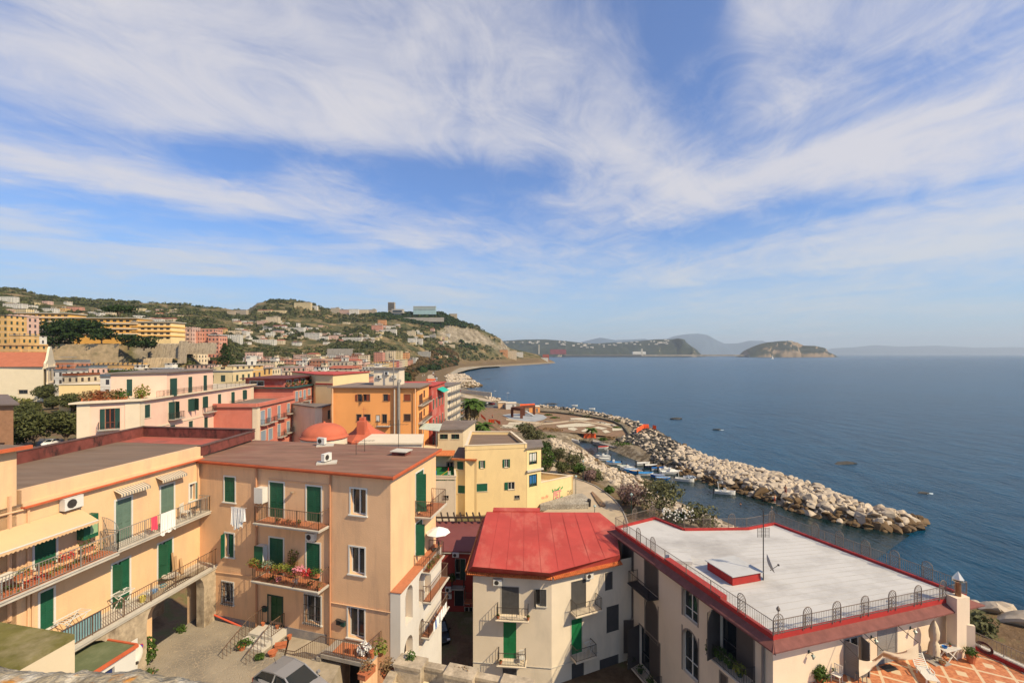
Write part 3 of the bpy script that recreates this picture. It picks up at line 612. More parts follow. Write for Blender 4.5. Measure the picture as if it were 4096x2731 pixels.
o=balcony(b,W,0.0,sA-.1,z2-.02,1.15,GIRON,STONE,M('terracotta_floor',(.40,.15,.07),var=.15,scale=6),sp=.12,th=.2)
m=MB();fbox(m,W,sA-1.25,sA-.55,z2+.95,z2+2.1,.003,.42);m.build('green_box',GREEN,b)
m=MB();fbox(m,W,sA-.95,sA-.6,z2+1.15,z2+1.7,.425,.44);m.build('box_panel',M('pale_green_panel',(.25,.38,.2),var=.05),b)
m=MB()
for k in range(8):
 x=.15+k*.12;hh=1.0+.65*math.sqrt(max(0,1-(x/1.05)**2));m.bar(W.pt(sA-.05,z2,x),W.pt(sA-.05,z2+hh,x),.018)
m.tube([W.pt(sA-.05,z2+1.0+.68*math.sqrt(max(0,1-(x/1.05)**2)),x)for x in[.02+i*.1 for i in range(11)]],.015,5);m.build('side_screen',GIRON,b)
for r_ in[(690,872,375,440),(945,1097,298,358)]:
 x=W.rect(A,*r_);m=MB();n_=11
 for k in range(n_*2):
  s0=x[0]+(x[1]-x[0])*k/(n_*2);s1=x[0]+(x[1]-x[0])*(k+1)/(n_*2);m.m=k%2;zt=x[3]
  m.hexa([W.pt(s0,zt-.16,.5),W.pt(s1,zt-.16,.5),W.pt(s1,zt-.14,.48),W.pt(s0,zt-.14,.48),W.pt(s0,zt+.02,.02),W.pt(s1,zt+.02,.02),W.pt(s1,zt+.04,.02),W.pt(s0,zt+.04,.02)])
  m.face([W.pt(s0,zt-.3,.5),W.pt(s1,zt-.3,.5),W.pt(s1,zt-.15,.5),W.pt(s0,zt-.15,.5)])
 m.build('folded_awning',[M('cream_canvas',(.62,.50,.34),var=.08),M('grey_stripe_canvas',(.20,.19,.17),var=.08)],b)
m=MB();x0=0.05;x1=W.px(A(470,500))[0];zt=W.px(A(400,520))[1];n_=26;AWN=M('tan_canvas',(.60,.38,.20),var=.05,stain=(.5,.34,.2))
for k in range(n_):
 s0=x0+(x1-x0)*k/n_;s1=x0+(x1-x0)*(k+1)/n_
 m.face([W.pt(s0,zt,.05),W.pt(s1,zt,.05),W.pt(s1+.15,zt-.62,1.05),W.pt(s0+.15,zt-.62,1.05)])
 c=[W.pt(s0+.15,zt-.62,1.05),W.pt(s1+.15,zt-.62,1.05),W.pt(s1+.15,zt-.75,1.06),W.pt((s0+s1)/2+.15,zt-.81,1.06),W.pt(s0+.15,zt-.75,1.06)];m.face(c)
aw=m.build('awning',AWN,b);m=MB();m.bar(W.pt(x1-.3,zt-.6,.05),W.pt(x1-.1,zt-.63,1.),.04);m.bar(W.pt(x1+.15,zt-.63,1.04),W.pt(x0,zt-.63,1.04),.05);m.build('awning_arm',WHITE,aw)
for s_,za,zb in[(W.len-.22,z2-.3,zr-.3),(W.px(A(165,520))[0],DZ(13.4),zr-.3),(W.px(A(215,1000))[0]-.15,DZ(17),z2-.3)]:m=MB();m.tube([W.pt(s_,za,.08),W.pt(s_,zb,.08)],.05,6);m.build('drainpipe',PEACHD,b)
m=MB();m.tube([W.pt(0.1,W.px(A(20,535))[1],.1),W.pt(W.px(A(165,500))[0],W.px(A(165,505))[1],.1)],.05,6)
m.build('drainpipe',PEACHD,b)
ac_unit(W.pt(W.px(A(415,465))[0],W.px(A(415,470))[1],.0),W.n,'white air conditioner high on the peach wing above the tan awning',1.0)
tb=root('peach_tower_block',(-26,17.5,GZ),'taller peach block with a red eave at the left edge of the photo','apartment building')
t0=W.p0+W.t*(-5.2);t1=W.p0+W.t*(1.75)
WT=Wall((t0.x,t0.y),(t1.x,t1.y),GZ,DZ(4.25),.2);m=MB();WT.mesh(m)
WT2=Wall((t1.x,t1.y),(t1.x-4.5,t1.y+.7),zr-.5,DZ(4.25));WT2.mesh(m);WT3=Wall((t1.x-4.5,t1.y+.7),(t0.x-5,t0.y),GZ,DZ(4.25));WT3.mesh(m);m.build('wall',PEACH,tb)
q=[WT.pt(0,0,.25),WT.pt(WT.len+.3,0,.25),Vector((t1.x-4.7,t1.y+1.,0)),Vector((t0.x-5,t0.y,0))]
m=MB();m.prism([(p.x,p.y)for p in q],DZ(4.25),DZ(4.13));m.build('roof',ROOFD,tb)
m=MB();fbox(m,WT,0,WT.len+.32,DZ(4.25),DZ(4.1),.25,.42);m.build('eave',REDSTRIPE,tb)
m=MB();m.box((t1.x+.02,t1.y-.3,DZ(9)),(.1,.1,5.5));m.build('drainpipe',PEACHD,tb)
b=root('central_apartment_building',(-13,30,GZ),'four storey peach apartment building with green shutters and planted balconies at the centre','apartment building')
c0,c1,c2,c3=(-20.65,30.1),(-6.97,26.1),(-5.55,33.15),(-20.5,36.4)
zt=DZ(7.05);W=Wall(c0,c1,11.0,zt,.25);W2=Wall(c1,c2,8.0,zt,.25)
for r_,k,sh,fr in[((180,243,315,467),'C',GREEN,WHITE),((184,236,658,800),'H',GREEN,WHITE),((168,232,955,1085),'B',GREY,WHITE),((455,540,348,560),'C',GREEN,WHITE),((680,767,372,585),'C',GREEN,WHITE),((455,537,686,925),'C',GREEN,WHITE),((678,760,716,940),'C',GREEN,WHITE),((670,765,1035,1205),'B',GREY,WHITE),((948,1040,388,546),'G',GREEN,WHITE),((942,1032,742,908),'G',GREEN,WHITE),((932,1030,1112,1296),'G',GREEN,WHITE)]:
 window(b,W,W.rect(B,*r_),k,sh,trim=fr)
window(b,W,W.rect(B,448,530,1042,1206),'S',M('dark_green_panel_door',(.012,.06,.022),rough=.4,var=.1),trim=DKGREEN,name='entrance_door')
m=MB();W.mesh(m);ww=m.build('wall',PEACHD,b);m=MB()
m=MB();fbox(m,W,.02,W.px(B(370,1200))[0],GZ-1,W.px(B(150,1155))[1],.003,.03);fbox(m,W,W.px(B(553,1250))[0],W.px(B(800,1250))[0],11,W.px(B(600,1232))[1],.003,.03);m.build('plinth',GREYP,b)
for r_,k in[((1342,1388,282,505),'H'),((1340,1381,585,770),'H')]:window(b,W2,W2.rect(B,*r_),k,GREEN)
m=MB();W2.mesh(m);Wall(c2,c3,8,zt).mesh(m);Wall(c3,c0,8,zt).mesh(m);m.build('side_wall',PEACH,b)
def outset(pts,d):
 n=len(pts);out=[]
 for i in range(n):
  p0,p1,p2=[Vector((*pts[j%n][:2],))for j in(i-1,i,i+1)]
  e1=(p1-p0).normalized();e2=(p2-p1).normalized();n1=Vector((e1.y,-e1.x));n2=Vector((e2.y,-e2.x));k=(n1+n2)/(1+n1.dot(n2));out.append((p1.x+k.x*d,p1.y+k.y*d))
 return out
R4=[c0,c1,c2,c3]
m=MB();m.prism(outset([(-20.55,30.1),c1,c2,(-20.45,36.3)],.28),zt,zt+.14);m.build('roof',ROOFR,b)
m=MB();oo=outset([c0,c1,c2,c3],.36)
for i in(0,1):w_=Wall(oo[i],oo[i+1],0,1);fbox(m,w_,.02 if i else.05,w_.len-.02,zt+.02,zt+.12,-.075,0);fbox(m,w_,.05,w_.len-.05,zt-.07,zt-.003,-.34,-.04)
m.build('eave',REDSTRIPE,b)
BZ1=W.px(B(812,605))[1];BZ2=W.px(B(812,960))[1];sa,sb=W.px(B(436,600))[0],W.px(B(822,600))[0]
TERF=M('terracotta_floor',(.40,.15,.07))
bal1=balcony(b,W,sa,sb,BZ1,1.0,RUSTIRON,STONE,TERF,sp=.12);bal2=balcony(b,W,sa-.1,sb,BZ2,1.05,RUSTIRON,STONE,TERF,sp=.12)
for x in(380,828):m=MB();s_=W.px(B(x,700))[0];m.tube([W.pt(s_,GZ-.2 if x<500 else 12.5,.09),W.pt(s_,zt-.1,.09)],.06,8);m.build('drainpipe',PIPE,b)
m=MB();m.tube([W.pt(.1,W.px(B(80,885))[1],.05),W.pt(sa-.4,W.px(B(340,912))[1],.05)],.025,5);m.tube([W.pt(sb+.1,W.px(B(835,1075))[1],.05),W.pt(W.len,W.px(B(1160,1130))[1],.05)],.03,5)
m.tube([W.pt(sa+.2,W.px(B(560,335))[1],.05),W.pt(sb,W.px(B(815,362))[1],.05)],.025,5);m.build('service_pipe',PEACHD,b)
m=MB();p0=W.pt(.25,GZ+.55,.12);p1=W.pt(W.px(B(365,1250))[0],W.px(B(365,1250))[1],.12);m.tube([W.pt(.15,GZ+3.5,.12),p0,p1],.06,8);m.build('ground_pipe',REDPIPE,b)
for y0,y1,mt in[(372,462,WHITE),(722,815,GREEN)]:
 x=W.rect(B,402,443,y0,y1);m=MB();fbox(m,W,x[0]-.05,x[1],x[2],x[3],.003,.42);m.build('boiler_cabinet',WHITE,b)
 m=MB();fbox(m,W,x[0]-.1,x[1]+.02,x[2]-.02,x[3]+.02,.42,.45);m.build('cabinet_door',mt,b)
zl=W.px(B(490,1212))[1];s0,s1=W.px(B(415,1220))[0],W.px(B(560,1230))[0];ds=-.55
def sheared(mb,s0,s1,z0,z1,o0,o1):
 k=-.62;mb.hexa([W.pt(s0+k*o1,z0,o1),W.pt(s1+k*o1,z0,o1),W.pt(s1+k*o0,z0,o0),W.pt(s0+k*o0,z0,o0),W.pt(s0+k*o1,z1,o1),W.pt(s1+k*o1,z1,o1),W.pt(s1+k*o0,z1,o0),W.pt(s0+k*o0,z1,o0)])
st=root('entrance_stairs',W.pt((s0+s1)/2,GZ,1.5),'pale stone entrance stairs with iron handrails leading to the dark green door','stairs')
m=MB();fbox(m,W,s0,s1,12,zl,.035,1.15);rise=(zl-(GZ-.35))/5
for k in range(5):o0=1.16+k*.36;zz=zl-rise*(k+1)+.0;fbox(m,W,s0-.05-k*.0,s1-.08,12,zz+.003*k,o0,o0+.36)
m.build('steps',MARBLE,st)
m=MB()
for sx in(s0+.05,s1-.12):
 railing(m,[W.pt(sx,zl,.1),W.pt(sx,zl,1.1)],.9,.15,.02);a,c=W.pt(sx,zl,1.1),W.pt(sx,zl-rise*5,2.9);m.bar(a+Vector((0,0,.9)),c+Vector((0,0,.9)),.035)
 for k in range(8):q=a.lerp(c,k/7);m.bar(q,q+Vector((0,0,.9)),.02)
m.build('handrail',RUSTIRON,st)
zb=W.px(B(1108,1345))[1];s0,s1=W.px(B(868,1310))[0],W.px(B(1140,1340))[0]
lb=root('landing_balcony',W.pt(s1,zb-2,.8),'railed concrete landing with terracotta tiles below the glazed white door','landing')
m=MB();fbox(m,W,s0,s1,zb-.2,zb,.03,1.5)
nst=6
for k in range(nst):fbox(m,W,s0-.3*(k+1),s0-.3*k-.003,zb-.2*(k+1)-.22,zb-.2*(k+1),.55,1.5)
fbox(m,W,s0-3.4,s0-1.803,12,zb-1.4,.55,1.5);m.build('slab',CONC,lb)
m=MB();fbox(m,W,s0+.5,s1-.3,zb+.001,zb+.014,.2,1.2);m.build('floor_tiles',TERF,lb)
m=MB();railing(m,[W.pt(s0,zb,1.45),W.pt(s1-.05,zb,1.45),W.pt(s1-.05,zb,.05)],1.,.13,.02)
a,c=W.pt(s0,zb,1.45),W.pt(s0-1.8,zb-1.2,1.45)
m.bar(a+Vector((0,0,1)),c+Vector((0,0,1)),.035)
for k in range(14):q=a.lerp(c,k/13);m.bar(q,q+Vector((0,0,1)),.02)
railing(m,[c,W.pt(s0-3.4,zb-1.3,1.45),W.pt(s0-3.4,zb-1.3,.6)],1.,.13,.02);m.build('railing',RUSTIRON,lb)
m=MB();fbox(m,W,s0+.9,s0+2.2,10.5,zb-.3,.03,.06);m.build('dark_basement_doorway',BLK,lb)  # flat black panel, the dark of the open doorway is put into its colour
m=MB();fbox(m,W,s1-.5,s1-.3,10,zb-.2,.03,1.45);m.build('pier',PEACHD,lb)
zl_=DZ(13.65);lg=root('white_loggia',(-5.5,29,9),'white arched loggia with a terracotta ledge on the sunny side of the central peach building','loggia')
q0=W2.pt(-.02,0,.62);q1=W2.pt(W2.len*.93,0,.62);WL=Wall((q0.x,q0.y),(q1.x,q1.y),7,zl_,.45)
for r_ in[(1281,1325,968,1198),(1272,1325,1285,1420),(1398,1436,838,1040),(1362,1392,900,1090),(1362,1392,1180,1350)]:
 x=WL.rect(B,*r_);WL.open((x[0],x[1],max(7.5,x[2]),min(x[3],zl_-.15)),1.)
m=MB();WL.mesh(m);a=W2.pt(-.02,0,.0);WLf=Wall((a.x,a.y),(q0.x,q0.y),7,zl_);WLf.mesh(m);WLb=Wall((q1.x,q1.y),tuple(W2.pt(W2.len*.93,0)[:2]),7,zl_);WLb.mesh(m);m.build('wall',M('white_plaster',(.60,.55,.47),var=.06,stain=(.45,.40,.33),stain_amt=.4,stain_scale=(.6,.6,.2)),lg)
m=MB();fbox(m,W2,-.05,W2.len*.93,zl_,zl_+.05,.01,.68);m.build('ledge',TERF,lg)
m=MB();fbox(m,W2,.3,W2.len*.9,DZ(16.2),DZ(16.1),.01,.36);m.build('ledge',TERF,lg)
for r_,dd_ in[((1352,1440,515),1.1),((1345,1425,826),1.1)]:
 z_=W2.px(B(1385,r_[2]))[1];balcony(b,W2,W2.px(B(r_[0],r_[2]))[0]-.4,min(W2.len,W2.px(B(r_[1],r_[2]))[0]),z_,dd_,RUSTIRON,STONE,TERF)
for x0,x1,yy in[(1385,1470,1075),(1375,1460,1290)]:
 z_=WL.px(B(x0,yy))[1];balcony(lg,WL,WL.px(B(x0,yy))[0],WL.len,z_,.55,RUSTIRON,STONE,TERF)
COB=bpy.data.materials.new('cobbled_yard');COB.use_nodes=True
def cobble(m_,c1,c2,mortar,sc):
 t=m_.node_tree;n=t.nodes;l=t.links;b_=n['Principled BSDF'];b_.inputs['Roughness'].default_value=.9
 g=n.new('ShaderNodeNewGeometry');mp=n.new('ShaderNodeMapping');mp.inputs['Rotation'].default_value=(0,0,.35);l.new(g.outputs['Position'],mp.inputs[0])
 nz=n.new('ShaderNodeTexNoise');nz.inputs['Scale'].default_value=.5;nz.inputs['Detail'].default_value=5;l.new(g.outputs['Position'],nz.inputs['Vector'])
 v=n.new('ShaderNodeTexVoronoi');v.feature='DISTANCE_TO_EDGE';v.inputs['Scale'].default_value=sc;l.new(mp.outputs[0],v.inputs['Vector'])
 r=n.new('ShaderNodeMapRange');r.inputs[1].default_value=.02;r.inputs[2].default_value=.09;l.new(v.outputs[0],r.inputs[0])
 cr=n.new('ShaderNodeValToRGB');cr.color_ramp.elements[0].color=(*c1,1);cr.color_ramp.elements[1].color=(*c2,1);cr.color_ramp.elements[0].position=.38;cr.color_ramp.elements[1].position=.62;l.new(nz.outputs[0],cr.inputs[0])
 x=n.new('ShaderNodeMix');x.data_type='RGBA';l.new(r.outputs[0],x.inputs[0]);x.inputs[6].default_value=(*mortar,1);l.new(cr.outputs[0],x.inputs[7]);l.new(x.outputs[2],b_.inputs['Base Color'])
 bp=n.new('ShaderNodeBump');bp.inputs['Strength'].default_value=.6;bp.inputs['Distance'].default_value=.03;l.new(r.outputs[0],bp.inputs['Height']);l.new(bp.outputs[0],b_.inputs['Normal'])
cobble(COB,(.19,.165,.13),(.30,.255,.19),(.34,.28,.2),4.6)
m=MB();m.prism([(-23.2,14),(-14.2,14),(-11.8,22.5),(-13.8,28.0),(-20.7,30.05)],9,GZ);tag(m.build('courtyard',COB),'grey cobbled courtyard between the wing and the stairs','courtyard',kind='structure')
m=MB();m.prism([(-14.2,14),(-9.5,14),(-9.6,27),(-13.75,28.3),(-11.8,22.5)],9,GZ-.06);tag(m.build('pavement',M('worn_concrete_yard',(.36,.30,.22),var=.2,scale=.9,stain=(.22,.18,.12),stain_amt=.6,stain_scale=(1,1,1),bump=.25)),'worn pale concrete yard beside the parked silver car','yard',kind='structure')
MOSS=M('mossy_roof',(.13,.115,.03),rough=.98,var=.3,scale=.8,stain=(.27,.22,.12),stain_amt=.8,stain_scale=(.5,.5,.5),bump=.4,bump_scale=6)
b=root('mossy_roofed_shed',(-17,14,14),'cream shed under a sloping moss covered roof at the bottom left','shed')
zc_=DZ(9.6);p1=atZ(A(455,1280),zc_);p2=atZ(A(0,1180),zc_+.15);p3=atZ(A(150,1440),zc_+.05);p4=p3+(p3-p1)*1.6;p5=p2+(p3-p1)*2.2;p6=p2+(p2-p1)*.6
m=MB();m.prism([(p.x,p.y)for p in(p4,p1,p2,p6,p5)],zc_-.12,zc_+.06);m.build('roof',MOSS,b)
m=MB();m.prism([(p.x,p.y)for p in(p4,p1,p2,p6,p5)],GZ-3,zc_-.12);m.build('wall',CREAM,b)
b=root('green_roofed_hut',(-13,18,GZ),'small hut with a green felt roof edged in orange under the arch','hut')
zh=DZ(14.4);a1=atZ(A(825,1338),zh);a2=atZ(A(640,1308),zh);a3=atZ(A(575,1497),zh);a4=a3+(a3-a1)*.9;a5=a2+(a3-a1)*2.2;a6=a2+(a2-a1)*.9
pp=[(p.x,p.y)for p in(a4,a1,a2,a6,a5)]
m=MB();m.prism(pp,zh-.1,zh);m.build('roof',M('green_felt_roof',(.115,.135,.065),var=.15,scale=1,stain=(.2,.2,.12),stain_amt=.5,stain_scale=(1,1,1)),b)
m=MB();w_=Wall(pp[0],pp[1],0,1);fbox(m,w_,0,w_.len+.06,zh-.1,zh+.05,.003,.12);w2_=Wall(pp[1],pp[2],0,1);fbox(m,w2_,.0,w2_.len,zh-.1,zh+.05,.003,.1);m.build('roof_edge',REDSTRIPE,b)
w_.z0,w_.z1,w_.d=GZ-3,zh-.1,.15;w_.open((w_.len-2.6,w_.len-1.0,GZ-1.5,zh-.35));m=MB();w_.mesh(m);w2_.z0,w2_.z1=GZ-3,zh-.1;w2_.mesh(m);m.build('wall',WHITE,b)
m=MB();m.face([w_.pt(w_.len-2.6,GZ-1.5,-.14),w_.pt(w_.len-1.,GZ-1.5,-.14),w_.pt(w_.len-1.,zh-.35,-.14),w_.pt(w_.len-2.6,zh-.35,-.14)]);m.build('blue_panel',M('navy_paint',(.02,.035,.12),var=.1),b)
LICH=M('lichen_covered_stone',(.30,.25,.17),rough=.98,var=.4,scale=9,stain=(.66,.60,.48),stain_amt=.95,stain_scale=(5,5,5),bump=.8,bump_scale=26)
t=LICH.node_tree;n_=t.nodes;b_=n_['Principled BSDF'];nz=n_.new('ShaderNodeTexNoise');nz.inputs['Scale'].default_value=6.5;nz.inputs['Detail'].default_value=6;g_=[x for x in n_ if x.type=='NEW_GEOMETRY'][0];t.links.new(g_.outputs['Position'],nz.inputs['Vector'])
rg=n_.new('ShaderNodeMapRange');rg.inputs[1].default_value=.6;rg.inputs[2].default_value=.7;t.links.new(nz.outputs[0],rg.inputs[0]);x_=n_.new('ShaderNodeMix');x_.data_type='RGBA';t.links.new(rg.outputs[0],x_.inputs[0]);src=b_.inputs['Base Color'].links[0].from_socket;t.links.new(src,x_.inputs[6]);x_.inputs[7].default_value=(.45,.20,.04,1);t.links.new(x_.outputs[2],b_.inputs['Base Color'])
m=MB();nx,ny=150,14;vs_=[];YW=3.1
for j in range(ny+1):
 for i in range(nx+1):
  u=-100+i*1160/nx;v_=2630+95*max(0,(u+50)/1000)**1.1+14*math.sin(u*.006+1)
  Y=YW-j*.09;top=atY((u,v_),YW-.09);x=(u-CX)/F*YW
  nn=noise.fractal(Vector((x*5,j*.45,3.3)),1,2,5)*.035
  z=top.z+nn-.0 if j else top.z-.5
  if j==1:z-=.02
  vs_.append((x,Y+(noise.noise(Vector((x*7,j,1)))*.02),z-(.02*(j>8))))
m.grid(vs_,[(j*(nx+1)+i,(j+1)*(nx+1)+i,(j+1)*(nx+1)+i+1,j*(nx+1)+i+1)for j in range(ny)for i in range(nx)])
wl=m.build('old_stone_wall',LICH,smooth=True);tag(centre(wl),'lichen covered old stone wall top along the bottom left','wall')
TZ=DZ(14.5);ter=root('terrace',(-1,16,TZ),'small roof terrace with a cream and grey checkered floor at the bottom centre','terrace')
CHK=bpy.data.materials.new('checkered_tiles');CHK.use_nodes=True;t=CHK.node_tree;n_=t.nodes;g_=n_.new('ShaderNodeNewGeometry');mp=n_.new('ShaderNodeMapping');mp.inputs['Rotation'].default_value=(0,0,.62);ck=n_.new('ShaderNodeTexChecker');ck.inputs['Scale'].default_value=3.2
ck.inputs[1].default_value=(.40,.33,.22,1);ck.inputs[2].default_value=(.62,.53,.36,1);t.links.new(g_.outputs['Position'],mp.inputs[0]);t.links.new(mp.outputs[0],ck.inputs['Vector']);t.links.new(ck.outputs[0],n_['Principled BSDF'].inputs['Base Color']);n_['Principled BSDF'].inputs['Roughness'].default_value=.8
pl=atZ(B(1235,1400),TZ+.9);pr=atZ(C(1000,1568),TZ+.9);pa=atZ(B(1100,1568),TZ+.6)
m=MB();m.prism([(pl.x,pl.y),(-6.2,12),(3,12),(pr.x,pr.y)],TZ-.4,TZ);m.build('floor',CHK,ter)
w_=Wall((pr.x,pr.y),(pl.x,pl.y),TZ,TZ+.8);w_=Wall((pl.x,pl.y),(pr.x+2.2,pr.y-.75),TZ,TZ+.8)
m=MB();fbox(m,w_,0,w_.len,TZ-6,TZ+.55,-.25,.0);fbox(m,w_,-.1,w_.len,TZ+.55,TZ+.68,-.32,.05)
for s_ in(.05,2.45,4.95):fbox(m,w_,s_,s_+1.25,TZ+.0,TZ+.70,.001,.4);fbox(m,w_,s_-.05,s_+1.3,TZ+.70,TZ+.83,-.33,.46)
m.build('parapet',STONEW,ter)
w3=Wall((pl.x-.1,pl.y-.3),(-6.3,12),TZ,TZ+.6);m=MB();fbox(m,w3,0,w3.len,TZ-6,TZ+.35,-.15,.15);fbox(m,w3,0,w3.len,TZ+.35,TZ+.45,-.2,.2);m.build('low_wall',STONEW,ter)
def fl(w,P,x,y):return w.px(P(x,y))
q_=atZ(B(1312,1490),TZ+.3);pot_plant(q_,.22,.3,PLG,.24,.45,260,.05,'clipped dark green shrub in a terracotta trough on the checkered terrace',trough=.8,rz=-.3)
q_=atZ(C(362,1550),TZ+.3);pot_plant(q_,.2,.3,DRYP,.4,.22,160,.05,'long terracotta trough of withered plants between two parapet blocks',trough=.85,rz=-.3)
q_=atZ(C(15,1470),TZ+.2);pot_plant(q_,.2,.3,None,label='empty terracotta trough beside the clipped shrub',trough=.5,rz=-.3)
q_=atZ(B(1170,1530),TZ);pot_plant(q_,.28,.3,DRYP,.42,.4,420,.05,'round brown dried bush in a pot on the corner of the checkered terrace')
q_=atZ(B(1045,1520),TZ+.3);pot_plant(q_,.2,.25,DRYP,.35,.35,200,.05,'wilted plant in a terracotta trough on the low wall beside the basement doorway',trough=.7,rz=1.2)
q_=atZ(B(1130,1400),TZ+.8);pot_plant(q_,.15,.2,PLY,.4,.4,90,.09,'spiky pale green plant beside the white buttress',cat='potted plant')
b=root('red_roofed_house',(5,42,5),'pale house with a bright red sloping roof edged in orange tiles','house')
ze=DZ(18.0);zf=5.0
cA=atZ(C(457,752),ze-.25);cB=atZ(C(1050,778),ze-.25);cA=Vector((cA.x,cA.y,0));cB=Vector((cB.x,cB.y,0));cC=Vector((10.75,40.45,0));cD=Vector((10.0,49,0));cE=Vector((-2.75,48.8,0))
W1=Wall(cA,cB,zf-4,ze,.22);W2=Wall(cB,cC,zf-4,ze,.22)
for r_,k,sh in[((672,803,840,1048),'C',GREY),((922,1008,860,988),'H',GREY),((686,783,1105,1380),'C',GREEN2),((682,786,1455,1560),'C',GREY)]:
 window(b,W1,W1.rect(C,*r_),k,sh,trim=STONE,tw=.0 if sh is GREEN2 else.05,sill=True)
for r_,k,sh in[((1202,1305,797,1005),'C',GREY),((1457,1505,735,865),'C',GREY),((1199,1278,1080,1343),'C',GREEN2),((1468,1552,987,1178),'C',GREY),((1205,1288,1412,1600),'C',GREY),((1416,1550,1375,1600),'C',GREY)]:
 window(b,W2,W2.rect(C,*r_),k,sh,trim=GREY if sh is GREY else STONE,tw=.05,sill=False)
m=MB();W1.mesh(m);W2.mesh(m);Wall(cC,cD,zf-4,ze).mesh(m);Wall(cD,cE,zf-4,ze).mesh(m);Wall(cE,cA,zf-4,ze).mesh(m);m.build('wall',OFFW,b)
f0=[atZ(C(x,y),ze)for x,y in((412,728),(1055,768),(1572,652))];f1=[atZ(C(x,y),ze+.75)for x,y in((452,688),(1040,738),(1565,600))]
f1=[p+Vector((0,0,0))for p in f1];k0=atZ(C(560,275),ze+1.3);k1=atZ(C(1410,280),ze+1.3);k2=Vector((10.2,46.0,ze+1.25));k2=atZ(C(1530,375),ze+1.1)
m=MB()
for i in(0,1):m.face([f0[i],f0[i+1],f1[i+1],f1[i]])
mid=atZ(C(985,278),ze+1.35);m.face([f1[0],f1[1],mid,k0]);m.face([f1[1],f1[2],k2,k1,mid]);m.face([f0[0],f1[0],k0,k0-Vector((.4,0,.9))]);zz_=ze-.02
bt=[Vector((p.x,p.y,zz_))for p in(f0[0],f0[1],f0[2],k2,k1,k0-Vector((.4,0,.9)))];m.face(bt[::-1])
for p,q in((k2,k1),(k1,mid),(mid,k0)):m.face([p,q,Vector((q.x,q.y,ze)),Vector((p.x,p.y,ze))][::-1])
for i in(0,1):m.face([Vector((f0[i].x,f0[i].y,zz_)),Vector((f0[i+1].x,f0[i+1].y,zz_)),f0[i+1],f0[i]])
x0_,x1_=atZ(C(612,240),ze+1.5),atZ(C(960,243),ze+1.5);y0_,y1_=atZ(C(606,276),ze+1.34),atZ(C(962,278),ze+1.36)
m.prism([(y0_.x,y0_.y),(y1_.x,y1_.y),(x1_.x,x1_.y),(x0_.x,x0_.y)],ze+.3,ze+1.46)
rf=m.build('roof',REDROOF,b)
m=MB()
for k in range(1,9):t_=k/9;a_,c_=(f1[0].lerp(f1[1],t_*2)if t_<.5 else f1[1].lerp(f1[2],t_*2-1)),(k0.lerp(mid,t_*2)if t_<.5 else mid.lerp(k1,t_*2-1));m.bar(a_+Vector((0,0,.012)),c_+Vector((0,0,.012)),.03,.01)
m.build('membrane_seams',M('red_seam',(.36,.05,.04),var=.2),rf)
m=MB()
for p,q in((f0[0],f0[1]),(f0[1],f0[2])):
 n_=int((q-p).length/.17);d_=(q-p).normalized();nn=Vector((d_.y,-d_.x,0))
 for k in range(n_):
  c=p.lerp(q,(k+.5)/n_);m.tube([c+nn*.3-Vector((0,0,.10)),c-nn*.12+Vector((0,0,.14))],.085,6)
d_=(k0-f0[0]);n_=26
for k in range(n_):c=f0[0].lerp(k0-Vector((.35,0,.85)),(k+.5)/n_);m.tube([c+Vector((-.12,-.1,.0)),c+Vector((-.05,.35,.06))],.1,6)
m.build('eave_tiles',ORTILE,rf)
for P,x0,x1,y in[(W1,640,878,1052),(W1,648,858,1388)]:balcony(b,P,P.px(C(x0,y))[0],P.px(C(x1,y))[0],P.px(C(735,y))[1],.85,IRON,OFFW,sp=.13,th=.12)
for P,x0,x1,y in[(W2,1190,1385,1010),(W2,1190,1345,1345)]:balcony(b,P,P.px(C(x0,y))[0],P.px(C(x1,y))[0],P.px(C(1250,y))[1],.95,IRON,OFFW,sp=.13,th=.12)
m=MB();m.tube([W1.pt(.0,W1.px(C(460,1405))[1],.05),W1.pt(W1.len+.02,W1.px(C(1040,1452))[1],.05),W2.pt(W2.px(C(1400,1335))[0],W2.px(C(1400,1330))[1],.05)],.03,5);m.build('service_pipe',STONE,b)
ac_unit(W1.pt(W1.px(C(645,800))[0],W1.px(C(645,798))[1],0),W1.n,'white air conditioner under the red roof above the left grey shutters',.85)
ac_unit(W2.pt(W2.px(C(1325,748))[0],W2.px(C(1325,750))[1],0),W2.n,'white air conditioner under the red roof above the right-hand balcony',.85)
bz=W1.px(C(735,1052))[1]
for x,lab in((615,'small potted plant at the left end of the upper pale house balcony'),(838,'small potted plant at the right end of the upper pale house balcony')):pot_plant(W1.pt(W1.px(C(x+38,1052))[0],bz+.01,.6),.12,.24,PLG,.13,.12,40,.05,lab)
bz=W1.px(C(735,1388))[1];pot_plant(W1.pt(W1.px(C(672,1388))[0],bz+.01,.6),.12,.22,PLG,.1,.08,30,.05,'tiny plant in a pot on the lower balcony before the bright green door')
def folding_rack(loc,rz,label,sx=.9,sy=.5,h=.85,mat=WHITE):
 o=root('drying_rack',loc,label,'drying rack');o.rotation_euler=(0,0,rz);m=MB()
 for k in range(8):x=-sx/2+sx*k/7;m.bar((x,-sy/2,h),(x,sy/2,h),.02)
 for y in(-sy/2,sy/2):m.bar((-sx/2,y,h),(sx/2,y,h),.035)
 m.build('rack_top',mat,o,local=True);m=MB()
 for y in(-sy/2+.02,sy/2-.02):m.bar((-sx*.42,y,0),(sx*.4,y,h-.01),.03);m.bar((sx*.42,y*.9,0),(-sx*.4,y*.9,h-.01),.03)
 m.build('legs',mat,o,local=True);return o
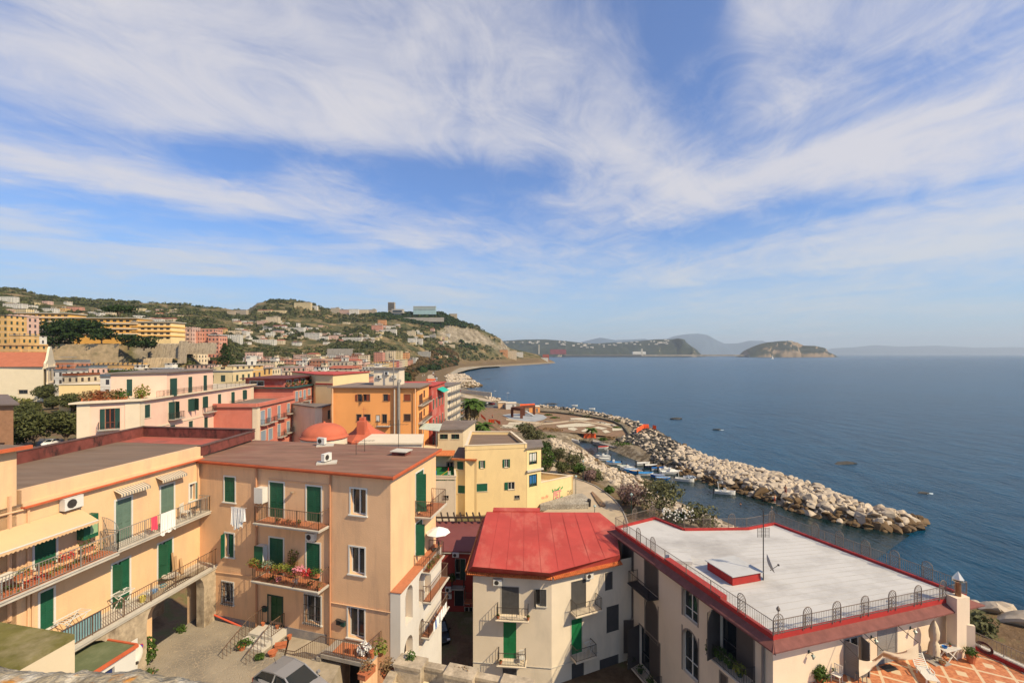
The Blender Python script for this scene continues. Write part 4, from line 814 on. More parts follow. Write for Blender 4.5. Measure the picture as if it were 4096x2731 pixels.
def chair(loc,rz,label,mat,name='garden_chair'):
 o=root(name,loc,label,'chair');o.rotation_euler=(0,0,rz);m=MB();m.box((0,0,.43),(.46,.44,.03));m.build('seat',mat,o,local=True)
 m=MB()
 for k in range(6):m.box((-.19+k*.076,-.23,.68),(.03,.025,.46))
 m.box((0,-.23,.92),(.46,.03,.05));m.box((0,-.23,.62),(.44,.02,.02));m.build('backrest',mat,o,local=True)
 for x in(-.2,.2):
  for y in(-.19,.19):m=MB();m.bar((x,y,.42),(x*1.1,y*1.1,0),.035);m.build('leg',mat,o,local=True)
 return o
chair(W1.pt(W1.px(C(828,1388))[0],W1.px(C(735,1388))[1]+.012,.4),W1.n.angle(Vector((0,-1,0)))+PI,'white plastic chair tilted on the lower balcony before the bright green door',WHITE)
folding_rack(W2.pt(W2.px(C(1320,1320))[0]-.1,W2.px(C(1250,1345))[1],.5),.5,'white folding rack on the small balcony in the shaded corner',.8,.5,.95)
b=root('low_red_house',(-5,50,4),'low dark red house with a flat dull red roof in the alley','house')
zr_=DZ(20.6);r0=atZ(C(140,562),zr_);r1=atZ(C(460,572),zr_);r2=atZ(C(545,350),zr_);r3=atZ(C(105,348),zr_)
m=MB();m.prism(outset([(r0.x-1.5,r0.y),(r1.x+.6,r1.y),(r2.x,r2.y),(r3.x-1,r3.y)],.15),zr_-.12,zr_);m.build('roof',M('dull_red_roof',(.17,.05,.045),var=.1),b)
WR=Wall((r0.x-1.5,r0.y),(r1.x+.6,r1.y),3.5,zr_-.12,.2)
for r_,k,sh in[((322,398,630,790),'H',DKGREEN),((318,386,850,985),'C',BLK),((392,430,948,982),'G',GREY),((392,455,995,1045),'G',GREY)]:window(b,WR,WR.rect(C,*r_),k,sh,trim=STONE,tw=.03,sill=False)
m=MB();WR.mesh(m);Wall((r1.x+.6,r1.y),(r2.x,r2.y),3.5,zr_-.12).mesh(m);Wall((r3.x-1,r3.y),(r0.x-1.5,r0.y),3.5,zr_-.12).mesh(m);m.build('wall',REDWALL,b)
m=MB();fbox(m,WR,0,WR.len,zr_-.28,zr_-.12,.003,.12);m.build('eave',STONE,b)
balcony(b,WR,WR.px(C(300,830))[0],WR.px(C(395,830))[0],WR.px(C(350,830))[1],.8,IRON,CONC);balcony(b,WR,WR.px(C(400,930))[0],WR.px(C(460,930))[0],WR.px(C(420,930))[1],.8,RUSTIRON,TERRA)
for x,y,lab in((328,595,'white air conditioner high on the low red house under its eave'),(273,855,'upper one of two stacked air conditioners on the low red house'),(273,905,'lower one of two stacked air conditioners on the low red house')):ac_unit(WR.pt(WR.px(C(x,y))[0],WR.px(C(x,y))[1],0),WR.n,lab,.8)
sB=WR.px(C(350,830));pot_plant(WR.pt(WR.px(C(300,760))[0],WR.px(C(300,780))[1],.5),.2,.2,PLG,.5,.45,160,.1,'bushy green plant on the shaded balcony of the low red house')
m=MB();m.prism([(-9,24),(3,24),(-2.6,37),(-2.3,48.5),(-10,48.5),(-5,34)],4.0,4.72);tag(m.build('alley_road',M('dark_asphalt',(.06,.056,.052),var=.2,scale=1,stain=(.10,.09,.08))),'dark asphalt alley between the two pale houses','road',kind='structure')
m=MB();q0,q1,q2,q3=atZ(C(300,1235),4.85),atZ(C(450,1305),4.85),atZ(C(455,1050),4.85),atZ(C(365,1055),4.85);m.prism([(q.x,q.y)for q in(q0,q1,q2,q3)],4.7,4.87);tag(m.build('pavement',CONC),'raised kerb of the shaded alley','pavement',kind='structure')
b=root('pergola',(-5,58,9),'dark timber pergola of slanting beams behind the dull red roof','pergola');m=MB();PERG=M('dark_timber',(.045,.03,.022),var=.2)
zq=DZ(20.2);y1_=zq
for k in range(9):
 a=atZ(C(130+k*49,345),zq);c=atZ(C(118+k*48,283),zq+.3);m.bar(a,c,.16,.2)
m.bar(atZ(C(110,318),zq+.25),atZ(C(545,318),zq+.25),.18);m.build('rafters',PERG,b)
m=MB()
for x in(135,330,520):a=atZ(C(x,322),zq+.2);m.bar(a,a-Vector((0,0,4)),.18)
m.build('posts',PERG,b)
b=root('white_roofed_building',(15,35,5),'large pale building with a flat white roof, red parapet and shaded grey shuttered side','building')
zr=DZ(16.15);cs=[atZ(D(1392,1205),zr),atZ(E(1535,872),zr),atZ(D(1400,290),zr),atZ(D(1180,332),zr),atZ(D(675,338),zr),atZ(D(440,246),zr),atZ(D(125,325),zr)]
RP=[(p.x,p.y)for p in cs]
m=MB();m.prism(RP,zr-.35,zr-.02);rr_=m.build('roof',WROOF,b);m=MB()
for k in range(1,19):t_=k/24;a_,c_=Vector((*RP[0],zr)).lerp(Vector((*RP[6],zr)),t_),Vector((*RP[1],zr)).lerp(Vector((*RP[2],zr)),t_);m.bar(a_.lerp(c_,.03)-Vector((0,0,.016)),a_.lerp(c_,.97)-Vector((0,0,.016)),.05,.008)
m.build('membrane_seams',M('white_seam',(.40,.38,.35),var=.15),rr_)
WP=outset(RP,-.35);zb_=2.
WF=Wall(WP[0],WP[1],8,zr-.35,.22);WL_=Wall(WP[6],WP[0],zb_,zr-.35,.28)
SHG=M('grey_brown_shutter',(.085,.07,.06),rough=.6,var=.12)  # even grey brown paint of the side wall shutters
GTRIM=M('grey_stone_trim',(.22,.18,.15),var=.12)
for r_,k,ar in[((184,268,432,645),'C',0),((360,465,575,835),'C',0),((186,266,728,1010),'C',1),((362,466,905,1215),'C',1),((662,786,812,1068),'G',1),((662,790,1152,1520),'G',1),((155,268,1005,1262),'A',0),((318,480,1175,1500),'H',0),((180,268,1302,1560),'C',0),((966,1235,1042,1440),'H',0),((966,1020,1500,1600),'C',0)]:
 x=WL_.rect(D,*r_);
 if ar:x=(x[0]+.02,x[1]-.02,x[2],x[3])
 window(b,WL_,x,k,SHG,frame=GREY if k!='G' else WHITE,trim=GTRIM,arch=bool(ar),tw=.1,sill=False)
m=MB();WL_.mesh(m);m.build('side_wall',PALEW,b)
for r_,k in[((560,690,1205,1490),'A'),((832,972,1122,1425),'C')]:window(b,WF,WF.rect(E,*r_),k,LGREY,frame=WHITE,trim=LGREY,tw=.1)
m=MB();WF.mesh(m)
for i in range(1,6):Wall(WP[i],WP[i+1],zb_,zr-.35).mesh(m)
m.build('wall',PALEW,b)
m=MB();n=len(RP)
for i in range(n):
 w_=Wall(RP[i],RP[(i+1)%n],zr,zr+.2);fbox(m,w_,-.02,w_.len+.02,zr-.2,zr+.16+.001*i,-.2,.02+.001*i)
w_=Wall(RP[6],RP[0],zr,zr+.2);sa_,sb_=w_.px(D(520,545))[0],w_.px(D(970,840))[0];fbox(m,w_,sa_,sb_,zr-.2,zr+.32,-.5,.03)
m.build('parapet',REDP,b)
m=MB();O1=outset(RP,.03);O2=0
for i,(w0_,dz)in{0:(.52,.24),6:(.5,.24)}.items():
 a,c=Vector((*RP[i],0)),Vector((*RP[(i+1)%n],0));w_=Wall(a,c,0,1)
 e0,e1=(-.58,w_.len+.9)if i==0 else(-.7,w_.len+.62)
 m.hexa([w_.pt(e0,zr-.2-dz-.08,w0_),w_.pt(e1,zr-.2-dz-.08,w0_),w_.pt(w_.len,zr-.3,.02),w_.pt(0,zr-.3,.02),w_.pt(e0,zr-.2-dz,w0_),w_.pt(e1,zr-.2-dz,w0_),w_.pt(w_.len,zr-.12,.02),w_.pt(0,zr-.12,.02)])
m.build('canopy',REDPENT,b)
def lattice_arch(mb,c,t,wd,h):
 c=Vector(c);t=Vector(t).normalized();r=wd/2;up=Vector((0,0,1));arc=[c-t*r,c-t*r+up*(h-r)]+[c+t*(-r*math.cos(a))+up*(h-r+r*math.sin(a))for a in[PI*k/8 for k in range(1,8)]]+[c+t*r+up*(h-r),c+t*r]
 mb.tube(arc,.026,5)
 def clip(x,z):return abs(x)<=r and z>=.08 and(z<=h-r or(x*x+(z-h+r)**2)<=r*r)
 for sgn in(1,-1):
  for k in range(-4,9):
   z0=k*.2;pts=[(x,z0+sgn*x*1.15+.3)for x in[(-r+wd*i/12)for i in range(13)]];pts=[p for p in pts if clip(*p)]
   if len(pts)>1:mb.bar(c+t*pts[0][0]+up*pts[0][1],c+t*pts[-1][0]+up*pts[-1][1],.014)
RAILM=M('weathered_grey_rail',(.17,.135,.11),rough=.6,var=.2,scale=5)
rails=root('roof_railing',(15,30,zr),'grey metal railing with arched lattice panels around the white roof','railing')
zt_=zr+.16
edges={0:([E(490,1100),E(716,1055),E(935,985),E(1142,940),E(1340,915),E(255,1150)],.04),1:([E(320,380),E(515,455),E(725,540),E(958,640),E(1220,745)],-.05),6:([D(207,375),D(313,455),D(430,535),D(1143,1045)],.1),3:([D(1195,310),D(1060,310),D(860,320)],-.05),5:([D(280,265)],-.05)}
for i in range(n):
 p,q=Vector((*RP[i],zt_)),Vector((*RP[(i+1)%n],zt_));w_=Wall(p,q,0,1);m=MB();off=.03
 railing(m,[w_.pt(0,zt_,off),w_.pt(w_.len,zt_,off)],.82,.13,.014,post=2.4,pr=.035);m.build('rail_section',RAILM,rails)
 for e in edges.get(i,([],))[0]:
  s_=w_.px(e)[0]
  if.3<s_<w_.len-.3:m=MB();lattice_arch(m,w_.pt(s_,zt_-.05,off+.02),w_.t,.62,1.3);m.build('arched_panel',RAILM,rails)
for i in(0,2,5):
 p=Vector((*RP[i],zt_));m=MB();w_=Wall(RP[i],RP[(i+1)%n],0,1);lattice_arch(m,p+w_.t*.35,w_.t,.7,1.15);m.tube([p+w_.t*.35,p+w_.t*.35+Vector((0,0,1.35))],.025,5);m.lathe(p+w_.t*.35+Vector((0,0,1.3)),[(.03,0),(.1,.08),(.11,.16),(.05,.25),(.001,.34)],8);m.build('finial_panel',RAILM,rails)
bx_=[atZ(D(1065,785),zr),atZ(D(1290,745),zr),atZ(D(1290,690),zr)+Vector((.3,2.6,0)),atZ(D(862,655),zr)]
sk=root('roof_hatch',bx_[0],'low red sided hatch box with a white lid on the white roof','roof hatch');pz=[(p.x,p.y)for p in bx_];pz[2]=(pz[1][0]+pz[3][0]-pz[0][0],pz[1][1]+pz[3][1]-pz[0][1])
m=MB();m.prism(pz,zr-.01,zr+.62);m.build('hatch_wall',REDP,sk);m=MB();oo=outset(pz,.12);m.prism(oo,lambda p:zr+.62,lambda p:zr+.68+.0);m.build('hatch_lid',M('grey_white_lid',(.42,.42,.41),var=.08,stain=(.3,.3,.3)),sk)
m=MB();q=atZ(D(640,610),zr);m.prism([(q.x-.8,q.y),(q.x+.9,q.y-.2),(q.x+1.3,q.y+1.3),(q.x-.3,q.y+1.5)],zr-.02,zr+.25);m.build('vent_block',WROOF,sk)
q=Vector((pz[1][0]+.25,pz[1][1]+.1,zr));an=root('roof_antenna',q,'tall thin TV antenna mast beside the roof hatch','antenna');m=MB();m.tube([q,q+Vector((0,0,5.0))],.035,6);m.build('mast',IRON,an)
m=MB();zz=q.z+3.4
for k in range(7):m.bar(q+Vector((-.42,0,3.1+k*.1)),q+Vector((.42,0,3.1+k*.1)),.02)
for x in(-.42,-.14,.14,.42):m.bar(q+Vector((x,0,3.05)),q+Vector((x,0,3.75)),.02)
m.bar(q+Vector((-.1,0,4.6)),q+Vector((.1,0,4.6)),.05);m.build('array',IRON,an)
def dish(c,n,r,label,mat,arm=True):
 n=Vector(n).normalized();o=root('satellite_dish',c,label,'satellite dish','satellite dishes');c=Vector(c);t=n.orthogonal().normalized();u=n.cross(t);vs=[c-n*.0];fs=[]
 for j in range(1,5):
  for k in range(20):a=2*PI*k/20;rr=r*j/4;vs.append(c+(t*math.cos(a)+u*math.sin(a))*rr+n*(.28*r*(j/4)**2))
 for k in range(20):fs.append((0,1+k,1+(k+1)%20))
 for j in range(3):
  for k in range(20):k2=(k+1)%20;fs.append((1+j*20+k,1+(j+1)*20+k,1+(j+1)*20+k2,1+j*20+k2))
 m=MB();m.grid(vs,fs);d=m.build('dish',mat,o,smooth=True);sm=d.modifiers.new('s','SOLIDIFY');sm.thickness=.02
 m=MB();e=c+n*r*1.1-Vector((0,0,r*.35));m.bar(c-Vector((0,0,r*.8))+n*.2*r,e,.03);m.box(e,(.1,.1,.12));m.build('feed_arm',IRON,o);return o
dish(q+Vector((.35,.0,1.15)),(.75,-.25,.28),.62,'grey satellite dish facing the sea beside the roof hatch',M('dish_grey',(.30,.29,.28),rough=.5,var=.05))
for x0,x1,y,dz_ in[(345,470,842,0)]:
 z_=WL_.px(D(410,838))[1];balcony(b,WL_,WL_.px(D(300,800))[0],WL_.px(D(470,860))[0],z_,.95,IRON,IRON,sp=.13,th=.12)
z1_=WL_.px(D(1100,1445))[1];sA_,sB_=WL_.px(D(940,1400))[0],WL_.px(D(1250,1500))[0];balcony(b,WL_,sA_,sB_,z1_,.95,IRON,PALEW,sp=.13,th=.12)
z3_=WL_.px(D(400,1505))[1];sC_,sD_=WL_.px(D(300,1450))[0],WL_.px(D(500,1560))[0];balcony(b,WL_,sC_,sD_,z3_,.95,IRON,PALEW,sp=.13,th=.12)
for k,lab in enumerate(['round clipped shrub at the far end of the shaded planted balcony','trailing fern hanging from the shaded balcony rail','bushy green plant at the middle of the shaded planted balcony','yellow green climber at the near end of the shaded balcony']):
 s_=sA_+.3+k*(sB_-sA_-.5)/3.4;pot_plant(WL_.pt(s_,z1_+(.01 if k==0 else.25),.7),.2,.3,PLG if k<3 else PLY,.42,.38,260,.07,lab,pot=DKGREEN)
for k,lab in enumerate(['dark trailing plant on the lowest shaded balcony near the inner corner','pink flowering plant on the lowest shaded balcony','leafy plant at the near end of the lowest shaded balcony']):
 s_=sC_+.3+k*(sD_-sC_-.5)/2.2;pot_plant(WL_.pt(s_,z3_+.2,.75),.15,.25,PLG,.4,.35,160,.07,lab,pot=DKGREEN)
ld=MB();ld.tube([WL_.pt(WL_.px(D(1318,1300))[0],6,.1),WL_.pt(WL_.px(D(1318,1300))[0],zr-.6,.1)],.08,8);ld.build('drainpipe',GTRIM,b)
zt2=zr-.35;T2=DZ(19.55)
P0=atZ(E(1505,1300),T2+.3);Yc=29.3;chm=atY(E(1507,885),Yc)
ch=root('chimney_pillar',(chm.x,chm.y,T2),'tall pale square chimney pillar with a shiny metal cowl at the terrace corner','chimney');m=MB();m.box((chm.x,chm.y+.3,(T2+chm.z)/2),(1.05,.6,chm.z-T2),.2);m.build('pillar',PALEW,ch)
m=MB();m.lathe((chm.x,chm.y+.3,chm.z),[(.16,0),(.16,.95),(.14,.95)],12);m.build('flue',M('rusty_flue',(.28,.14,.07),rough=.4,metal=.6,var=.3,scale=5),ch)
m=MB();m.lathe((chm.x,chm.y+.3,chm.z+.95),[(.3,.12),(.3,.16),(.12,.45),(.02,.62),(.001,.62)],12);m.lathe((chm.x,chm.y+.3,chm.z+.93),[(.14,0),(.3,.02),(.3,.06),(.14,.08)],12);m.build('cowl',M('polished_metal',(.8,.70,.55),rough=.3,metal=1,var=0),ch)
WG=Wall(WF.p1+WF.n*.02,Vector((chm.x,chm.y,0)),T2,T2+1.9);m=MB();fbox(m,Wall((WF.p1.x-.05,WF.p1.y-1.3),(chm.x+.1,chm.y+.25),0,1),0.01,.9,T2,T2+2.1,-.1,.1);m.build('screen_wall',PALEW,ch)
TT=bpy.data.materials.new('terracotta_diamond_paving');TT.use_nodes=True;t=TT.node_tree;n_=t.nodes;l=t.links;g_=n_.new('ShaderNodeNewGeometry')
ang=math.atan2(WF.t.y,WF.t.x);mp=n_.new('ShaderNodeMapping');mp.vector_type='TEXTURE';mp.inputs['Rotation'].default_value=(0,0,ang+PI/4);mp.inputs['Location'].default_value=(WF.p0.x,WF.p0.y,0);l.new(g_.outputs['Position'],mp.inputs[0]);sp_=n_.new('ShaderNodeSeparateXYZ');l.new(mp.outputs[0],sp_.inputs[0])
def tm(op,a,c=None):
 x=n_.new('ShaderNodeMath');x.operation=op
 for i,v in enumerate((a,c)):
  if v is None:continue
  if isinstance(v,(int,float)):x.inputs[i].default_value=v
  else:l.new(v,x.inputs[i])
 return x.outputs[0]
def cell(o):return tm('ABSOLUTE',tm('SUBTRACT',tm('FRACT',tm('ADD',tm('DIVIDE',o,1.75),100.3)),.5))
ca_,cb_=cell(sp_.outputs[0]),cell(sp_.outputs[1]);line=tm('MAXIMUM',tm('GREATER_THAN',ca_,.455),tm('GREATER_THAN',cb_,.455));dia=tm('MULTIPLY',tm('LESS_THAN',ca_,.14),tm('LESS_THAN',cb_,.14));f_=tm('MAXIMUM',line,dia)
nz=n_.new('ShaderNodeTexNoise');nz.inputs['Scale'].default_value=6;l.new(g_.outputs['Position'],nz.inputs['Vector']);cr=n_.new('ShaderNodeValToRGB');cr.color_ramp.elements[0].color=(.38,.12,.045,1);cr.color_ramp.elements[1].color=(.52,.20,.08,1);cr.color_ramp.elements[0].position=.35;cr.color_ramp.elements[1].position=.65;l.new(nz.outputs[0],cr.inputs[0])
x_=n_.new('ShaderNodeMix');x_.data_type='RGBA';l.new(f_,x_.inputs[0]);l.new(cr.outputs[0],x_.inputs[6]);x_.inputs[7].default_value=(.56,.42,.26,1);l.new(x_.outputs[2],n_['Principled BSDF'].inputs['Base Color']);n_['Principled BSDF'].inputs['Roughness'].default_value=.7
te=root('roof_terrace',(20,22,T2),'terracotta terrace with cream diamond paving at the bottom right','terrace')
tr=atZ(E(1600,1290),T2);tr2=atZ(E(2050,1500),T2);e_=(tr2-tr);far_=tr+e_*2.2
m=MB();wA=WF.pt(-.3,0,0);m.prism([(p.x,p.y)for p in(WF.pt(0,0,10),far_,tr,WF.pt(WF.len+.3,0,-.6),WF.pt(0,0,0))],T2-.4,T2);m.build('floor',TT,te)
m=MB();w_=Wall(tr,far_,0,1);fbox(m,w_,0,w_.len,T2,T2+.28,-.03,.0+.12);m.build('kerb',REDP,te);m=MB();fbox(m,w_,-.05,w_.len,T2+.28,T2+.36,-.2,.14);m.build('coping',MARBLE,te)
m=MB();railing(m,[w_.pt(0,T2+.36,0.0),w_.pt(w_.len,T2+.36,0.0)],.75,.22,.018);m.build('railing',RAILM,te)
m=MB();fbox(m,w_,-.5,w_.len,T2-.9,T2-.6,-2.2,-.2);m.build('lower_ledge',WHITE,te)
m=MB();fbox(m,w_,-1,w_.len,3,T2-.4,-.3,-.02);m.prism([(p.x,p.y)for p in(WF.pt(0,0,10),far_,tr,WF.pt(WF.len+.3,0,-.6),WF.pt(0,0,0))],3,T2-.401);m.build('base_wall',PALEW,te)
def onT(P,x,y,dz=0):q=atZ(P(x,y),T2+dz);return q
ln=root('sun_lounger',onT(M_,1130,850),'white slatted plastic sun lounger with its back raised on the terracotta terrace','sun lounger');a=onT(M_,1265,960);h0=onT(M_,1130,800);d_=(a-h0);L_=1.2;d_.z=0;d_.normalize();sd_=Vector((-d_.y,d_.x,0));c0_=onT(M_,1140,850)
PLW=M('white_plastic',(.70,.66,.57),rough=.4,var=.04)
m=MB()
for k in range(12):p=c0_+d_*(k*.11)+Vector((0,0,.34));m.bar(p-sd_*.3,p+sd_*.3,.085,.025)
for sg in(-1,1):m.bar(c0_+sd_*.31*sg+Vector((0,0,.33)),c0_+d_*1.28+sd_*.31*sg+Vector((0,0,.33)),.05,.06)
m.build('seat',PLW,ln);m=MB();bd=(-d_*.74+Vector((0,0,.62))).normalized()
for k in range(7):p=c0_+bd*(.06+k*.115)+Vector((0,0,.34));m.bar(p-sd_*.3,p+sd_*.3,.085,.025)
for sg in(-1,1):m.bar(c0_+sd_*.31*sg+Vector((0,0,.33)),c0_+sd_*.31*sg+bd*.85+Vector((0,0,.33)),.05,.05)
m.build('backrest',PLW,ln)
for t_,sg in((.1,-1),(.1,1),(1.15,-1),(1.15,1)):m=MB();p=c0_+d_*t_+sd_*.28*sg;m.bar(p+Vector((0,0,.3)),Vector((p.x,p.y,T2)),.06);m.build('leg',PLW,ln)
for sg in(-1,1):m=MB();p=c0_+d_*.2+sd_*.34*sg;m.bar(p+Vector((0,0,.5)),p+d_*.45+Vector((0,0,.52)),.05,.03);m.bar(p+Vector((0,0,.3)),p+Vector((0,0,.5)),.04);m.bar(p+d_*.45+Vector((0,0,.3)),p+d_*.45+Vector((0,0,.52)),.04);m.build('armrest',PLW,ln)
q=onT(M_,1290,700);pa_=root('closed_parasol',q,'closed cream parasol tied upright on a slab base','parasol');CANV=M('cream_canvas_cloth',(.60,.50,.36),var=.08)
m=MB();m.tube([q,q+Vector((0,0,2.5))],.025,6);m.build('pole',IRON,pa_)
m=MB();vs_=[];ns_=20;prof=[(.26,.35),(.24,.7),(.2,1.05),(.13,1.2),(.2,1.4),(.22,1.8),(.15,2.2),(.05,2.5)]
for r_,z_ in prof:
 for k in range(ns_):a=2*PI*k/ns_;rr=r_*(1+.28*math.cos(k*PI));vs_.append(q+Vector((rr*math.cos(a),rr*math.sin(a),z_)))
m.grid(vs_,[(j*ns_+k,j*ns_+(k+1)%ns_,(j+1)*ns_+(k+1)%ns_,(j+1)*ns_+k)for j in range(len(prof)-1)for k in range(ns_)]);m.build('canopy',CANV,pa_,smooth=True)
m=MB();
for x,y in((-.3,-.3),(.3,-.3),(-.3,.3),(.3,.3)):m.box(q+Vector((x,y,.03)),(.56,.56,.06),ang)
m.build('base_slab',CONC,pa_)
q=onT(M_,1480,700);ft=root('folding_table',q,'white slatted folding table standing beside the chimney pillar','table');m=MB();a0=WF.t;a1=WF.n
c_=q+a1*-.1+Vector((0,0,.74))
for k in range(13):p=c_+a0*(-.65+k*.108);m.bar(p-a1*.33,p+a1*.33,.07,.025)
for sg in(-.3,.3):m.bar(c_+a1*sg-a0*.7-Vector((0,0,.03)),c_+a1*sg+a0*.7-Vector((0,0,.03)),.04)
m.build('table_top',PLW,ft)
for sg in(-.26,.26):
 m=MB();m.bar(c_+a1*sg-a0*.5,Vector((c_.x,c_.y,T2))+a1*sg+a0*.4,.045);m.bar(c_+a1*sg*.9+a0*.5,Vector((c_.x,c_.y,T2))+a1*sg*.9-a0*.4,.045);m.build('leg',PLW,ft)
bs=root('blue_basket',c_-a0*.35+Vector((0,0,.02)),'small bright blue basket on the slatted folding table','basket');m=MB();m.lathe(wpos(bs),[(.09,0),(.14,.12),(.15,.12),(.12,.02)],10);m.build('bowl',M('blue_plastic',(.03,.16,.42),rough=.4,var=0),bs)
pot_plant(c_+a0*.15+Vector((0,0,.015)),.07,.12,PLG,.08,.1,30,.04,'tiny cactus in a pot on the slatted folding table')
q=onT(M_,1725,735);pot_plant(q,.26,.55,PLG,.38,.3,300,.06,'large terracotta urn of drooping green fern beside the chimney pillar')
q=onT(M_,1385,760);pot_plant(q,.15,.16,DRYP,.2,.14,80,.05,'shallow bowl of reddish succulents beside the parasol base')
sh_=root('hanging_cloth_shade',WF.pt(2,T2+1.6,.5),'cream cloth sagging between poles in front of the terrace doors','cloth shade')
m=MB();zz1=T2+1.75;sA,sB,sC=[WF.px(M_(x,y))[0]for x,y in((175,600),(450,520),(850,480))]
def sag(p,q,r,s,nx=16,ny=8):
 vs_=[]
 for j in range(ny+1):
  for i in range(nx+1):
   u,v=i/nx,j/ny;a=Vector(p).lerp(Vector(q),u);c=Vector(s).lerp(Vector(r),u);x=a.lerp(c,v);x.z-=.28*math.sin(PI*u)*(1-.3*v)+.05*math.sin(v*22+u*3);vs_.append(x)
 m.grid(vs_,[(j*(nx+1)+i,j*(nx+1)+i+1,(j+1)*(nx+1)+i+1,(j+1)*(nx+1)+i)for j in range(ny)for i in range(nx)])
sag(WF.pt(sA-.1,zz1,1.2),WF.pt(sB,zz1+.15,1.2),WF.pt(sB,zz1-.3,1.15),WF.pt(sA-.1,zz1-1.0,1.25));sag(WF.pt(sB,zz1+.15,1.2),WF.pt(sC,zz1+.1,1.2),WF.pt(sC+.05,zz1-.85,1.2),WF.pt(sB,zz1-.3,1.15))
o=m.build('cloth',CANV,sh_,smooth=True);m=MB()
for s_ in(sA-.1,sB,sC):m.bar(WF.pt(s_,zz1+.12,1.2),WF.pt(s_,zz1+.5,.02),.03)
m.bar(WF.pt(sA-.1,T2,1.2),WF.pt(sA-.1,zz1+.1,1.2),.035);m.build('pole',IRON,sh_)
for x,y,lab in((270,1335,'green metal wall lantern nearest the building corner'),(772,1215,'green metal wall lantern between the two terrace doors'),(1085,1142,'green metal wall lantern right of the shuttered terrace door')):
 s_,z_=WF.px(E(x,y));o=root('wall_lantern',WF.pt(s_,z_,0),lab,'lantern','wall lanterns of the terrace');m=MB();m.bar(WF.pt(s_,z_+.15,.01),WF.pt(s_,z_+.22,.3),.03);m.box(WF.pt(s_,z_+.15,.012),(.12,.02,.2),ang);m.build('bracket',DKGREEN,o)
 m=MB();m.lathe(WF.pt(s_,z_-.12,.3),[(.04,0),(.09,.16),(.13,.2),(.001,.32)],6);m.build('lamp_shade',M('lantern_glass',(.22,.28,.24),rough=.3,var=.1),o)
m=MB();q=onT(M_,755,800);m.box(q+Vector((0,0,.012)),(.9,.5,.02),ang);tag(centre(m.build('door_mat',BLK)),'dark rectangular mat in front of the shuttered terrace door','mat')
q=onT(E,215,1545);o=root('utility_box',q,'low pale cupboard against the terrace wall','cupboard');m=MB();m.box(q+Vector((0,0,.4)),(.75,.5,.8),ang);m.build('cabinet',STONE,o);m=MB();m.box(q+Vector((0,0,.82)),(.82,.56,.05),ang);m.build('cabinet_top',CONC,o)
q=onT(E,360,1560);pot_plant(q,.25,.35,PLG,.5,.5,500,.08,'leafy bright green bush in a pot at the bottom edge of the terrace')
q=onT(E,465,1510);pot_plant(q,.14,.2,PLG,.22,.3,120,.07,'small grassy plant in a pot by the open terrace door')
q=onT(M_,140,960);chair(q,2.2,'white plastic garden chair at the bottom edge of the terrace',PLW)
q=onT(M_,425,960);chair(q,.4,'grey metal armchair in the sun before the open terrace door',GIRON,'metal_armchair')
q=onT(M_,1885,560,.9);o=root('coiled_hose',q,'dark coiled hose hanging on the terrace railing','hose');m=MB()
for k in range(4):rr=.42-k*.05;m.tube([q+e_.normalized()*(rr*math.cos(a))+Vector((.02*k,0,rr*math.sin(a)*.8))for a in[2*PI*i/18 for i in range(19)]],.02,5,False)
m.build('hose',M('hose_rubber',(.05,.012,.015),rough=.4,var=0),o)
W=Wall((-22.40,18.6),(-20.65,30.1),GZ,DZ(6.85));z2=DZ(10.25)
def hang(label,P0,P1,drop,mat,n,cat='laundry',grp='laundry drying on the balconies',name='hanging_laundry',amp=.04):
 m=MB();cloth(m,P0,P1,drop,10,6,amp,Vector(n),RNG.random()*6);o=m.build(name,mat);sm=o.data;tag(centre(o),label,cat,grp);return o
for x0,x1,dr,mt,lab in[(858,898,.75,PINKC,'bright pink towel drying on the upper railing of the peach wing'),(918,968,1.25,WCLOTH,'white sheet drying beside the pink towel'),(962,1010,1.2,WCLOTH,'white sheet drying right of the other sheet on the peach wing')]:
 s0,s1=W.px(A(x0-30,640))[0],W.px(A(x1-30,630))[0];hang(lab,W.pt(s0,z2+1.03,.98),W.pt(s1,z2+1.03,.98),dr,mt,W.n)
zw=DZ(13.68)
folding_rack(WA.pt(WA.px(A(515,1120))[0],zw,-.7),1.42,'white folding rack standing on the lower walkway near its pale blue end',1.2,.6,1.05)
folding_rack(WA.pt(WA.px(A(815,1010))[0],zw,-.7),1.42,'white folding rack standing on the lower walkway before the left open shutters',.9,.5,.95)
for k,(x,mt,lab)in enumerate([(905,M('yellow_plastic',(.6,.5,.12),var=.05),'shallow yellowish tub on the lower walkway'),(940,WHITE,'white bucket on the lower walkway between the shutters'),(975,M('pale_blue_plastic',(.2,.35,.55),var=.05),'pale blue bucket on the lower walkway'),(1030,M('turquoise_plastic',(.05,.35,.45),var=.05),'turquoise bucket near the right end of the lower walkway')]):
 s_=WA.px(A(x,960))[0];o=root('bucket',WA.pt(s_,zw,-.4),lab,'bucket');m=MB();m.lathe(wpos(o),[(.12,0),(.17,.28),(.18,.3),(.15,.28),(.11,.03),(.001,.03)],12);m.build('pail',mt,o);m=MB();q=wpos(o);m.tube([q+Vector((.17*math.cos(a),0,.28+.14*math.sin(a)))for a in[PI*i/8 for i in range(9)]],.008,4);m.build('handle',IRON,o)
for k,x in enumerate((1140,1158,1190)):
 s_=WA.px(A(x,870))[0];m=MB();m.bar(WA.pt(s_,zw,-.9),WA.pt(s_+.2,zw+1.5-k*.3,-1.25),.14,.03);tag(centre(m.build('wooden_board',M('bare_wood',(.40,.25,.13),var=.2))),['tallest wooden board leaning on the wing wall','middle wooden board leaning on the wing wall','short board leaning nearest the corner'][k],'board')
